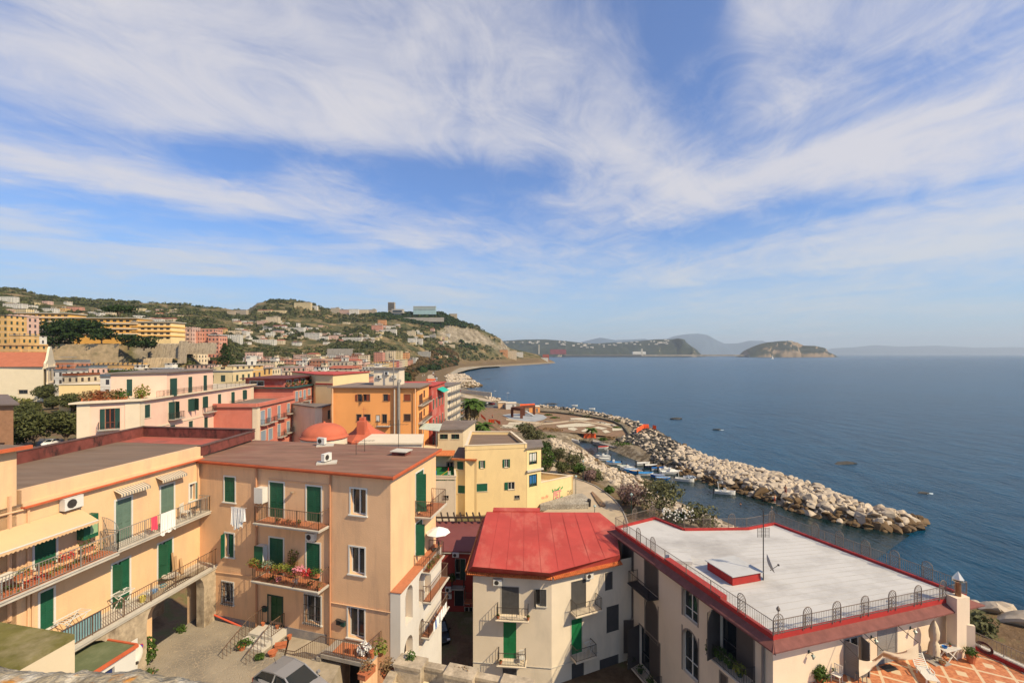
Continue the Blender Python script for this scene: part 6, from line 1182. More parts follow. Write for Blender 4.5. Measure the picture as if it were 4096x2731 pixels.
fin(b,ws,OFFW);m=MB();w_=ws[0]
for s_ in range(0,17,2):m.bar(w_.pt(s_,4,1.1),w_.pt(s_,24,1.1),.08)
for z_ in range(6,24,2):m.bar(w_.pt(0,z_,1.1),w_.pt(16,z_,1.1),.07);fbox(m,w_,0,16,z_-.05,z_,.2,1.1)
m.build('scaffolding',GIRON,b)
b,ws=block('cream_yellow_block','cream yellow block with a red band left of the orange building',[tuple(atY(H(140,850),108)[:2]),tuple(atY(H(295,850),106)[:2]),(-39,124),(-60,124)],5,DZ(4.9),M('light_cream_yellow',(.74,.56,.30),var=.04),REDROOF,over=.3,cat='apartment building')
fin(b,ws,_M['light_cream_yellow']);m=MB();zz=ws[0].px(H(200,930))[1];fbox(m,ws[0],0,ws[0].len,zz-.15,zz+.15,.003,.1);m.build('red_band',REDP,b)
b,ws=block('grey_white_block','small whitish house with green shutters beside the orange building',[tuple(atY(H(135,1130),92)[:2]),tuple(atY(H(198,1133),92)[:2]),tuple(atY(H(276,1100),97)[:2]),(-50,100)],5,DZ(9.8)-1.0,OFFW,GROOF,over=.3,cat='house')
for x0,x1,y0,y1 in((248,270,1165,1245),):window(b,ws[1],ws[1].rect(H,x0,x1,y0,y1),'C',DKGREEN,trim=PALEC,lod=2)
fin(b,ws,OFFW)
DOMEM=M('red_orange_dome',(.46,.115,.06),rough=.85,var=.12,scale=.6,stain=(.36,.09,.05),stain_amt=.6,stain_scale=(.8,.8,.4))
Yd=60;cx_=atY(H(218,1440),Yd);rD=202*.44643/F*Yd;zt_=atY(H(218,1292),Yd).z;zb_=atY(H(218,1440),Yd-rD).z
b=root('domed_chapel',(cx_.x,Yd,10),'low round chapel with a flattened red orange dome','chapel');m=MB();h_=zt_-zb_+.25
m.lathe((cx_.x,Yd,zb_),[(rD*1.0,-.1),(rD*1.03,0),(rD*1.0,.12)]+[(rD*.95*math.cos(a),.15+(h_-.2)*math.sin(a))for a in[PI/2*i/10 for i in range(10)]]+[(.12,h_),(.12,h_+.15),(.001,h_+.15)],32);m.build('dome',DOMEM,b,smooth=True)
m=MB();m.lathe((cx_.x,Yd,6),[(rD*.96,0),(rD*.96,zb_-6-.1)],28);m.build('wall',OFFW,b)
Yd=66;ap=atY(H(572,1222),Yd);b=root('tent_roofed_chapel',(ap.x,Yd,8),'red chapel roof rising to a small square lantern','chapel');zr_=atY(H(572,1395),Yd).z
m=MB();cx0=atY(H(385,1380),Yd).x;cx1=atY(H(778,1392),Yd-1).x;za=ap.z-.15
base=[(cx0,Yd-1),(ap.x-.6,Yd-3.4),(cx1-.8,Yd-3.0),(cx1+.2,Yd),(cx1-1.5,Yd+4),(cx0+2,Yd+4)]
zb2=zr_-.3;top=Vector((ap.x,Yd,za))
for i in range(6):p,q=base[i],base[(i+1)%6];pm=Vector(((p[0]*.45+top.x*.55),(p[1]*.45+top.y*.55),zb2*.52+za*.48-.25));qm=Vector(((q[0]*.45+top.x*.55),(q[1]*.45+top.y*.55),zb2*.52+za*.48-.25));m.face([(p[0],p[1],zb2),(q[0],q[1],zb2),qm,pm]);m.face([pm,qm,top])
m.build('roof',DOMEM,b);m=MB();m.prism([(p[0],p[1])for p in base],6,zb2+.01);m.build('wall',DOMEM,b);m=MB();m.box((ap.x+.2,Yd-1.4,(za+zb2)/2+.1),(1.1,1.2,za-zb2-.8));m.box((ap.x+.1,Yd-.8,za-.2),(.7,.9,.7));m.tube([top,top+Vector((0,0,1.6))],.03,4);m.bar(top+Vector((-.3,0,1.2)),top+Vector((.3,0,1.2)),.05);m.build('lantern',DOMEM,b)
m=MB();qa,qb=atY(H(425,1465),56),atY(H(640,1475),55);m.prism([(qa.x,55),(qb.x+1,54),(qb.x+2.5,60),(qa.x,60)],6,lambda p:zr_-(2.3 if p[1]<57 else.4));tag(centre(m.build('sloping_roof',DOMEM)),'sloping red orange roof at the foot of the tent roofed chapel','roof')
b,ws=block('low_white_block','low white and grey block with tiled top in front of the tent roofed chapel',[tuple(atY(H(530,1480),56)[:2]),tuple(atY(H(1090,1470),56)[:2]),tuple(atY(H(1100,1440),62)[:2]),(-19,62)],6,DZ(11.1),OFFW,PALEC,over=.15);fin(b,ws,OFFW)
z6=5.2;yt=DZ(15.3);yA=atZ(I(680,740),yt);yB=atZ(I(1325,717),yt);yC=atZ(I(1165,590),yt);yD=atZ(I(735,588),yt);yA2=atZ(I(650,672),yt)
b,ws=block('yellow_house','plain pale yellow house with green shutters and a dark flat roof inside a parapet',[(yA.x,yA.y),(yB.x,yB.y),(yC.x,yC.y),(yD.x,yD.y)],z6-1,yt-.75,YEL,ROOFD,over=-.05,cat='house')
wf=ws[0];m=MB()
for w_ in ws:fbox(m,w_,-.05,w_.len+.05,yt-.7,yt,-.35,.0)
m.build('parapet',YEL,b);m=MB()
for i,w_ in enumerate(ws):fbox(m,w_,-.08,w_.len+.08,yt,yt+.08+.002*i,-.4,.06)
m.build('coping',PALEC,b)
for x0,x1,y0,y1,k in((843,874,892,970,'O'),(1094,1130,878,962,'O'),(802,913,1133,1214,'C'),(1130,1198,1116,1194,'L'),(1199,1249,1256,1292,'B')):window(b,wf,wf.rect(I,x0,x1,y0,y1),k,GREEN,frame=WHITE,trim=PALEC,lod=1,tw=.05)
fin(b,ws,YEL)
yE=atZ(I(565,870),DZ(17.6));yE2=wf.pt(wf.px(I(800,865))[0],0);w0y=Wall(Vector((yE.x,yE.y,0)),yE2+wf.n*.15,z6-1,DZ(17.7),.15);wing=root('yellow_house_wing',(yE.x,yE.y,z6),'lower left wing of the yellow house with a red tiled edge','house')
for x0,x1,y0,y1 in((598,663,903,984),(607,690,1152,1233)):window(wing,w0y,w0y.rect(I,x0,x1,y0,y1),'C',GREEN,trim=PALEC,lod=1,tw=.05)
m=MB();w0y.mesh(m);m.prism([(yE.x,yE.y+.3),(yE.x,yE.y+9),(yE2.x,yE2.y+9),(yE2.x,yE2.y+.4)],z6-1,DZ(17.7));m.build('wall',YEL,wing);m=MB();m.prism([(yE.x-.3,yE.y-.4),(yE2.x+.1,yE2.y-.5),(yE2.x+.1,yE2.y+8.8),(yE.x-.3,yE.y+9)],DZ(17.7),DZ(17.5));m.build('roof',ROOFD,wing);m=MB();fbox(m,w0y,-.3,w0y.len+.1,DZ(17.72),DZ(17.45),.35,.6);m.build('roof_edge',ORTILE,wing)
rb=root('yellow_house_bay',(4,77,z6),'narrow yellow side block with green framed corner windows and a grey flat roof','house');rz_=DZ(16.2)
bA=wf.pt(wf.len,0,.03);bB=atY(I(1475,1100),79.5);wb=Wall(Vector((bA.x,bA.y,0)),Vector((bB.x,bB.y,0)),z6,rz_,.2);
for x0,x1,y0,y1,cu in((1352,1430,810,932,WHITE),(1352,1430,1040,1165,M('blue_striped_curtain',(.03,.14,.35)))):
 wi=window(rb,wb,wb.rect(I,x0,x1,y0,y1),'G',frame=GREEN,trim=GREEN,lod=1,tw=.06);x=wb.rect(I,x0,x1,y0,y1);m=MB()
 for k in range(4):a=x[0]+(x[1]-x[0])*(.12+k*.22);fbox(m,wb,a,a+.28,x[2]+.5,x[3]-.1,-.17,-.15)
 m.build('curtain',cu,wi)
m=MB();wb.mesh(m);m.prism([(bA.x+.2,bA.y+.45),(bA.x,84),(bB.x,85),(bB.x-.01,bB.y+.35)],z6,rz_);m.build('wall',YEL,rb);m=MB();m.prism([(bA.x-.1,bA.y-.35),(bB.x+.4,bB.y-.3),(bB.x+.4,85.4),(bA.x-.1,85)],rz_,rz_+.2);m.build('roof',GROOF,rb);m=MB();zz=wb.px(I(1400,990))[1];fbox(m,wb,-.1,wb.len+.3,zz-.15,zz+.15,.003,.35);m.build('ledge',STONE,rb)
ga=atZ(I(1325,1392),z6);gb=atZ(I(1810,1270),z6);gt=atY(I(1810,1052),gb.y).z
gw=root('graffiti_wall',(ga.x,ga.y,z6),'pale yellow garden wall sprayed with pink and green graffiti','wall');wg=Wall(Vector((ga.x,ga.y-.0,0)),Vector((gb.x,gb.y,0)),z6-1,gt,.2);m=MB();fbox(m,wg,0,wg.len,z6-1,gt,-.3,0);c_=atZ(I(1465,1015),gt);w2g=Wall(Vector((gb.x,gb.y,0)),Vector((c_.x,c_.y,0)),0,1);fbox(m,w2g,.0,w2g.len,z6-1,gt-.002,-.3,-.0);m.build('wall_body',YEL,gw)
m=MB();fbox(m,wg,-.05,wg.len+.05,gt,gt+.1,-.36,.06);fbox(m,w2g,.06,w2g.len,gt,gt+.098,-.36,.06);m.build('coping',PALEC,gw)
m=MB();m.face([(p.x,p.y,gt-1.2)for p in(wg.pt(0,0,-.3),wg.pt(wg.len-.3,0,-.3),w2g.pt(w2g.len,0,-.3),Vector((bB.x,bB.y+2,0)))]);m.build('terrace_floor',M('pale_terrace_floor',(.5,.38,.25),var=.1),gw)
def text(body,P0,t,size,mat,parent,name='graffiti_lettering',off=.006,bold=0.,nrm=None,ext=.004,xs=1.):
 cu=bpy.data.curves.new(name,'FONT');cu.body=body;cu.size=size;cu.offset=bold;cu.extrude=ext;cu.space_character=.92
 ob=bpy.data.objects.new(name,cu);dg=bpy.context.evaluated_depsgraph_get();COL.objects.link(ob);bpy.context.view_layer.update();me_=bpy.data.meshes.new_from_object(ob.evaluated_get(bpy.context.evaluated_depsgraph_get()));COL.objects.unlink(ob);bpy.data.objects.remove(ob)
 o=bpy.data.objects.new(name,me_);COL.objects.link(o);me_.materials.clear();me_.materials.append(mat);nn=nrm;P=Vector(P0)+nn*off
 t=t*xs;Mx=Matrix(((t.x,0,nn.x,P.x),(t.y,0,nn.y,P.y),(t.z,1,nn.z,P.z),(0,0,0,1)))
 if parent:Mx=Matrix.Translation(-wpos(parent))@Mx
 o.matrix_basis=Mx;o.parent=parent;return o
GP=M('graffiti_pink',(.72,.30,.24),var=.15,scale=3);GGr=M('graffiti_green',(.05,.28,.08),var=.1);GK=M('graffiti_black',(.06,.05,.05),var=0);GRd=M('graffiti_red',(.62,.16,.11),var=.1)
sx=wg.px(I(1602,1290));bz=wg.px(I(1610,1300))[1]
m=MB()
for k in range(26):
 a=RNG.uniform(-.25,2.6);z_=RNG.choice((RNG.uniform(-.1,.25),RNG.uniform(1.5,1.95)));c=wg.pt(sx[0]+a,bz+z_+a*.06,.008+k*.0006);m.face([c+wg.t*dx+Vector((0,0,dz))for dx,dz in((-.16,-.05),(0,-.2),(.2,.0),(.03,.2))])
m.build('green_splashes',GGr,gw)
text('PET',wg.pt(sx[0],bz+.12,0),wg.t,2.0,GK,gw,bold=.09,nrm=wg.n,off=.03,xs=.62);text('PET',wg.pt(sx[0],bz+.12,0),wg.t,2.0,GP,gw,bold=.04,nrm=wg.n,off=.045,xs=.62)
s2=wg.px(I(1745,1250));text('CIVIS',wg.pt(s2[0],wg.px(I(1745,1255))[1],0),wg.t,1.2,GK,gw,nrm=wg.n,off=.01,xs=.5);s3=wg.px(I(1468,1310));text('nea sfir',wg.pt(s3[0],wg.px(I(1468,1312))[1]+.2,0),wg.t,.9,GRd,gw,nrm=wg.n,off=.01,xs=.8)
m=MB();s_=[atZ(I(1465,1425),z6-.4),atZ(I(1970,1415),z6-.4),atZ(I(1975,1355),z6-.4),atZ(I(1905,1275),z6),atZ(I(1800,1285),z6),atZ(I(1465,1385),z6)];RUB=bpy.data.materials.new('rubble_stone');RUB.use_nodes=True;cobble(RUB,(.28,.25,.2),(.40,.36,.29),(.18,.155,.12),2.2)
m.prism([(p.x,p.y)for p in s_],3,z6+.75);o=m.build('stone_planter',RUB);tag(centre(o),'low rubble stone retaining wall with a flat earth top below the graffiti','retaining wall');m=MB();m.prism([(p[0],p[1])for p in outset([(p.x,p.y)for p in s_],-.25)],z6+.745,z6+.8);
so2=m.build('earth_top',M('dry_earth',(.36,.30,.21),var=.2,scale=1.),o);so2.location=-o.location
z_t=DZ(20.0);tq=[atZ(I(310,1088),z_t),atZ(I(585,1090),z_t),atZ(I(560,985),z_t),atZ(I(310,985),z_t)]
tt=root('toy_terrace',(tq[0].x,tq[0].y,z6),'white walled terrace with bright artificial grass and toys','terrace');m=MB();m.prism([(p.x,p.y)for p in(tq[0]-Vector((3,0,0)),tq[1],tq[2]+Vector((0,2,0)),tq[3]+Vector((-3,2,0)))],z_t-.2,z_t);m.build('artificial_grass',M('artificial_grass',(.015,.13,.03),var=.2,scale=3),tt)
wt=Wall(tq[0]-Vector((3,0,0)),tq[1],z6-2,z_t+.5,.2);wt2=Wall(tq[1],tq[2]+Vector((0,2,0)),0,1);x=wt.rect(I,457,508,1256,1290);window(tt,wt,x,'B',trim=PALEC,lod=1,tw=.04);m=MB();wt.mesh(m);fbox(m,wt,0,wt.len,z_t,z_t+.5,-.2,-.01);fbox(m,wt2,0.01,wt2.len,z6-1,z_t+.5,-.2,0);m.build('wall',OFFW,tt)
m=MB();fbox(m,wt,0,wt.len+.1,z_t+.5,z_t+.58,-.25,.06);fbox(m,wt2,.07,wt2.len,z_t+.5,z_t+.578,-.25,.06);m.build('coping',PALEC,tt)
wv=Wall(tq[3]+Vector((-3,2,0)),tq[2]+Vector((0,2,0)),z_t,z_t+2.5,.15);window(tt,wv,wv.rect(I,330,372,915,945),'G',trim=PALEC,lod=1);window(tt,wv,wv.rect(I,490,552,912,990),'G',trim=GREY,lod=1);m=MB();wv.mesh(m);m.build('back_wall',OFFW,tt)
m=MB();m.hexa([wv.pt(0,z_t+2.3,1.9),wv.pt(wv.len,z_t+2.3,1.9),wv.pt(wv.len,z_t+2.7,-.3),wv.pt(0,z_t+2.7,-.3),wv.pt(0,z_t+2.42,1.9),wv.pt(wv.len,z_t+2.42,1.9),wv.pt(wv.len,z_t+2.85,-.3),wv.pt(0,z_t+2.85,-.3)]);m.bar(wv.pt(wv.len*.55,z_t,1.8),wv.pt(wv.len*.55,z_t+2.35,1.8),.08);m.build('tiled_canopy',ORTILE,tt)
q=atZ(I(430,1055),z_t);o=root('toy_slide',q,'small yellow and red plastic slide on the artificial grass','slide');m=MB();m.hexa([q+Vector(v)for v in((-.2,-.3,.0),(-.2,.1,.0),(1.2,.1,.95),(1.2,-.3,.95),(-.2,-.3,.05),(-.2,.1,.05),(1.2,.1,1.05),(1.2,-.3,1.05))]);m.build('chute',M('yellow_plastic_toy',(.6,.45,.03),var=0),o);m=MB();m.bar(q+Vector((1.2,-.3,0)),q+Vector((1.2,-.3,1.4)),.07);m.bar(q+Vector((1.2,.1,0)),q+Vector((1.2,.1,1.4)),.07);m.bar(q+Vector((-.2,-.12,.02)),q+Vector((.4,-.12,.35)),.15);m.build('ladder',M('red_plastic_toy',(.5,.03,.03),var=0),o)
q=atZ(I(345,1040),z_t);o=root('toy_tower',q,'red white and blue plastic play tower at the left of the toy terrace','play tower');m=MB();m.bar(q+Vector((-.3,0,.1)),q+Vector((.5,0,1.2)),.3,.1);m.build('ramp',M('red_plastic_toy',(.5,.03,.03)),o);m=MB();m.box(q+Vector((.1,.3,.45)),(.5,.5,.9));m.build('tower_body',WHITE,o);m=MB();m.box(q+Vector((.45,.1,.3)),(.25,.3,.6));m.build('tower_step',M('blue_plastic',(.03,.16,.42)),o)
q=atZ(I(512,1060),z_t);chair(q,.3,'white toy armchair at the right end of the artificial grass',WHITE)
z_c=DZ(14.0);cq=[atZ(I(395,748),DZ(19.)),atZ(I(660,745),DZ(19.))]
b,ws=block('veranda_house','low cream house with two net covered windows and a dark ribbed roof',[(cq[0].x,cq[0].y),(cq[1].x,cq[1].y),(cq[1].x+1.5,cq[1].y+12),(cq[0].x,cq[0].y+12)],7,DZ(15.6),CREAM,GROOF,over=.4,cat='house')
for x0,x1 in((416,500),(536,620)):window(b,ws[0],ws[0].rect(I,x0,x1,615,667),'G',frame=GREEN,trim=PALEC,lod=1,tw=.06)
fin(b,ws,CREAM)
q=[atZ(I(85,555),DZ(14.6)),atZ(I(412,588),DZ(14.6)),atZ(I(440,510),DZ(13.9)),atZ(I(140,503),DZ(13.9))];cn=root('metal_canopy',(q[0].x,q[0].y,9),'whitish green corrugated canopy on thin posts beside the veranda house','canopy');m=MB();n_=14
for k in range(n_):a,c,d_,e=[p_.lerp(r_,t_)for p_,r_,t_ in((q[0],q[1],k/n_),(q[0],q[1],(k+.96)/n_),(q[3],q[2],(k+.96)/n_),(q[3],q[2],k/n_))];u=Vector((0,0,.08));m.hexa([a,c,d_,e,a+u,c+u,d_+u,e+u])
m.build('sheeting',M('pale_green_sheet',(.46,.50,.42),rough=.5,var=.08,stain=(.3,.3,.24),stain_amt=.4),cn)
for k in(.1,.5,.9):m=MB();p_=q[0].lerp(q[1],k);m.tube([p_,Vector((p_.x,p_.y,9))],.07,6);m.build('post',GIRON,cn)
m=MB();m.prism([(q[0].x-4,q[0].y-1),(cq[0].x,q[1].y-4),(cq[0].x,q[1].y+9),(q[0].x-4,q[0].y+9)],5,DZ(19.0));o=m.build('roof_deck',CREAM);tag(centre(o),'pale roof deck beneath the corrugated canopy','roof deck')
PAL={'cream':(.62,.50,.33),'white':(.64,.60,.52),'pale yellow':(.64,.50,.27),'ochre':(.58,.35,.12),'orange':(.60,.27,.10),'salmon':(.56,.24,.16),'pink':(.58,.37,.29),'red':(.42,.09,.06),'beige':(.46,.38,.28),'grey':(.34,.32,.28),'tan':(.42,.33,.22),'terracotta':(.42,.17,.09),'pale green':(.45,.46,.32)}
WM={}
def facade_mat(cn):
 """plaster with rows of dark shuttered openings, for houses too far off to show more"""
 if cn in WM:return WM[cn]
 m=bpy.data.materials.new('house_front_'+cn.replace(' ','_'));m.use_nodes=True;t=m.node_tree;n=t.nodes;l=t.links;b=n['Principled BSDF'];b.inputs['Roughness'].default_value=.9
 tc=n.new('ShaderNodeTexCoord');sp=n.new('ShaderNodeSeparateXYZ');l.new(tc.outputs['Object'],sp.inputs[0]);ge=n.new('ShaderNodeVectorTransform');ge.vector_type='NORMAL';ge.convert_from='WORLD';ge.convert_to='OBJECT';g=n.new('ShaderNodeNewGeometry');l.new(g.outputs['Normal'],ge.inputs[0]);sn=n.new('ShaderNodeSeparateXYZ');l.new(ge.outputs[0],sn.inputs[0])
 def q(op,a,c=None):
  x=n.new('ShaderNodeMath');x.operation=op
  for i,v in enumerate((a,c)):
   if v is None:continue
   if isinstance(v,(int,float)):x.inputs[i].default_value=v
   else:l.new(v,x.inputs[i])
  return x.outputs[0]
 isx=q('GREATER_THAN',q('ABSOLUTE',sn.outputs[0]),.7);u=q('ADD',q('MULTIPLY',isx,sp.outputs[1]),q('MULTIPLY',q('SUBTRACT',1,isx),sp.outputs[0]))
 oi=n.new('ShaderNodeObjectInfo');cu=q('ABSOLUTE',q('SUBTRACT',q('FRACT',q('ADD',q('DIVIDE',u,2.9),50.5)),.5));fz=q('FRACT',q('ADD',q('DIVIDE',sp.outputs[2],3.2),20))
 vert=q('LESS_THAN',q('ABSOLUTE',sn.outputs[2]),.5);win=q('MULTIPLY',vert,q('MULTIPLY',q('LESS_THAN',cu,.19),q('MULTIPLY',q('GREATER_THAN',fz,.27),q('LESS_THAN',fz,.8))))
 slab=q('MULTIPLY',vert,q('LESS_THAN',fz,.06));nz=n.new('ShaderNodeTexNoise');nz.inputs['Scale'].default_value=.35;nz.inputs['Detail'].default_value=5;l.new(g.outputs['Position'],nz.inputs['Vector']);r=n.new('ShaderNodeMapRange');r.inputs[1].default_value=.3;r.inputs[2].default_value=.7;r.inputs[3].default_value=.82;r.inputs[4].default_value=1.12;l.new(nz.outputs[0],r.inputs[0])
 vm=n.new('ShaderNodeVectorMath');vm.operation='SCALE';vm.inputs[0].default_value=PAL[cn];l.new(r.outputs[0],vm.inputs['Scale'])
 x=n.new('ShaderNodeMix');x.data_type='RGBA';l.new(win,x.inputs[0]);l.new(vm.outputs[0],x.inputs[6]);wc=n.new('ShaderNodeValToRGB');wc.color_ramp.interpolation='CONSTANT';e=wc.color_ramp.elements;e[0].color=(.03,.05,.035,1);e[1].position=.4;e[1].color=(.06,.045,.035,1);e3=e.new(.7);e3.color=(.04,.042,.05,1);l.new(oi.outputs['Random'],wc.inputs[0]);l.new(wc.outputs[0],x.inputs[7])
 y=n.new('ShaderNodeMix');y.data_type='RGBA';l.new(slab,y.inputs[0]);l.new(x.outputs[2],y.inputs[6]);y.inputs[7].default_value=(.45,.40,.32,1);l.new(y.outputs[2],b.inputs['Base Color']);WM[cn]=m;return m
TROOF=[GROOF,M('pale_roof',(.40,.36,.30),var=.2,scale=.3),M('tile_red_roof',(.33,.10,.06),var=.2,scale=.3),M('rust_roof',(.22,.12,.08),var=.25,scale=.3)]
FEAT=['plain grey roof','rooftop stair cabin','red roof','rooftop awning','rooftop water tank','tall parapet','rooftop bushes','thin antenna']
def house(x,y,w,d,z0,z1,rz,cn,feat,label,group,name='house',rng=RNG,base_more=6.,cat='house',lit=False):
 o=root(name,(x,y,z0),label,cat,group);o.rotation_euler=(0,0,rz);h=z1-z0
 m=MB();m.box((0,0,(h-base_more)/2),(w,d,h+base_more));
 if rng.random()<.5 and w>9:m.box((w*.18,-d*.5-.6,h*.35),(w*.3,1.2,h*.7))
 m.build('wall',facade_mat(cn),o,local=True)
 rm={2:TROOF[2],0:TROOF[0]}.get(feat,TROOF[rng.choice((0,1,1,3))]);m=MB()
 if feat==2 and rng.random()<.6:e=.4;m.grid([(-w/2-e,-d/2-e,h),(w/2+e,-d/2-e,h),(w/2+e,d/2+e,h),(-w/2-e,d/2+e,h),(-w/2,0,h+1.5),(w/2,0,h+1.5)],[(0,1,5,4),(2,3,4,5),(1,2,5),(3,0,4),(3,2,1,0)])
 else:m.box((0,0,h+.12),(w+.5,d+.5,.25))
 m.build('roof',rm,o,local=True);m=MB()
 if feat in(5,3,6):
  for a,b_,c,e in((0,-d/2,w,.2),(0,d/2,w,.2),(-w/2,0,.2,d),(w/2,0,.2,d)):m.box((a,b_,h+.65),(c,e,.8))
  m.build('parapet',facade_mat(cn)if feat!=3 else STONE,o,local=True)
 if feat==1:m.box((w*.2,d*.1,h+1.4),(w*.3,d*.35,2.4));m.box((w*.2,d*.1,h+2.7),(w*.36,d*.42,.2));m.build('stair_cabin',facade_mat(rng.choice(('white','cream','beige'))),o,local=True)
 if feat==3:m.box((-w*.15,-d*.1,h+2.6),(w*.5,d*.5,.12));m.build('awning',rng.choice((WCLOTH,TERRA,BLUEG)),o,local=True)
 if feat==4:m.lathe((w*.2,0,h+.3),[(.9,0),(.9,1.6),(.3,1.9),(.001,1.9)],8);m.build('water_tank',STONE,o,local=True)
 if feat==6:
  for k in range(5):leaves(m,(-w/2+.8+k*w/5,-d/2+.5,h+1.3),(.8,.5,.6),24,.3)
  m.build('roof_plants',PLG,o,local=True)
 if feat==7:m.bar((w*.1,0,h),(w*.1,0,h+3),.1);m.bar((w*.1-.8,0,h+2.6),(w*.1+.8,0,h+2.6),.1);m.build('antenna',IRON,o,local=True)
 return o
ART={'ochre':'an','orange':'an'}
LAB={}
def ulabel(base,extra):
 l=base
 for e in extra:
  if l not in LAB:break
  l=base+e
 LAB[l]=1;return l if len(l.split())<17 else l.replace('town house','house').replace('just behind','behind').replace(' with',',')
tr_=random.Random(5);rowsY=[128,143,159,176,194,214,236,260,286,314,345,379,416,457,502,552,607,668,735];prev='church'
for ri,Y in enumerate(rowsY):
 umin=480 if Y<285 else(760 if Y<390 else(985 if Y<560 else 1180));umax=1275 if Y<190 else(1330 if Y<260 else(1400 if Y<400 else 1440))
 X=(umin-CX)/F*Y;Xm=(umax-CX)/F*Y
 if Y<170:X=max(X,-99)
 while X<Xm:
  w=tr_.uniform(9,17);d=tr_.uniform(9,13);xc=X+w/2;yc=Y+tr_.uniform(-3,3);z0=hz1(xc,yc)
  top=tr_.choice((17,19,20.5,22,24))+(2.5 if Y>300 else 0)-(2.5 if Y<160 else 0)
  if Y<160 and CX+F*xc/Y>1180:top=min(top,19)
  top=top if Y<400 else tr_.uniform(24,27.5+(Y-400)*.022);top=max(top,z0+6);cn=tr_.choice(('cream','white','pale yellow','ochre','orange','salmon','pink','pink','white','beige','cream','terracotta'));ft=tr_.choice((0,1,1,2,3,4,5,6,7,7))
  zone='just behind the palazzo' if Y<165 else('in the near rooftops' if Y<215 else('in the middle rooftops' if Y<300 else('in the far rooftops' if Y<440 else 'close under the hill')))
  L0_=f'{cn} town house with {FEAT[ft]} {zone}'
  house(xc,yc,w,d,z0,top,tr_.uniform(-.18,.1),cn,ft,ulabel(L0_,(f' beside a {prev} one',f', {"wide" if w > 13 else "narrow"} and beside a {prev} one',f', {int(top)} m high beside {prev}')),'flat roofed houses of the old town',rng=tr_);prev=cn
  X+=w+tr_.uniform(.5,4 if Y<300 else 2.5)
row=[('salmon',3),('cream',5),('pale green',0),('white',1),('pale yellow',0),('ochre',5),('orange',4),('red',0),('pink',1),('cream',0),('pale yellow',5),('salmon',0),('terracotta',0),('grey',1),('white',0),('beige',4)]
for k,(cn,ft)in enumerate(row):
 t_=k/(len(row)-1);Y=300+640*t_**1.05;ur=1474+205*t_**.8;xr=(ur-CX)/F*Y;h=[12,13,14,15,17,17,17,18,16,18,18,16,17,19,20,16][k];d=36 if k>5 else 24
 house(xr-8,Y,16,d+4,5,5+h,math.atan2(-48,640)*-1*.9,cn,ft,f'{cn} seafront block, number {k + 1} of the receding row along the street' if False else f'{cn} seafront block with {FEAT[ft]}, {["first","second","third","fourth","fifth","sixth","seventh","eighth","ninth","tenth","eleventh","twelfth","thirteenth","fourteenth","fifteenth","last"][k]} of the receding row','tall houses along the seafront street',cat='apartment building')
vl=[(L,375,515,112,175,'salmon',1,700),(L,555,690,90,185,'cream',0,760),(L,690,800,100,190,'pale yellow',5,780),(L,785,920,118,195,'orange',1,830),(L,1060,1255,102,175,'grey',1,1000),(L,1090,1200,195,265,'pale yellow',0,960),(L,1205,1330,205,270,'terracotta',0,1000),(L,1330,1430,165,250,'ochre',4,1040),(L,1430,1530,160,240,'cream',0,1080),(L,1530,1680,185,250,'pale yellow',1,1130),(L,1675,1830,180,290,'pink',0,1240),(L,1810,1885,182,250,'orange',0,1255),(L,1905,2030,165,245,'grey',0,1340),(L,2000,2140,200,270,'beige',0,1380),(L,2140,2210,180,265,'beige',1,1400),(K,95,155,183,232,'ochre',1,1500),(K,155,205,186,255,'orange',1,1480),(K,205,262,192,248,'cream',0,1500),(K,98,150,232,262,'pale yellow',0,1450),(K,15,80,236,265,'grey',0,1440),(K,395,460,236,256,'white',3,1600),(K,425,465,215,240,'red',0,1620),(K,262,302,200,214,'white',0,1560)]
FN={L:'near the foot of the hill',K:'on the rocky point below the cliff'}
for P,x0,x1,yt_,yb_,cn,ft,Y in vl:
 a,c=atY(P(x0,yt_),Y),atY(P(x1,yb_),Y);w=c.x-a.x;house((a.x+c.x)/2,Y+6,w,12,c.z,a.z,tr_.uniform(-.1,.1),cn,ft,ulabel(f'{cn} block with {FEAT[ft]} {FN[P]}',(f' beside the {prev} one',f', right of the {prev} house')),'buildings at the far end of the bay',base_more=12,cat='building');prev=cn
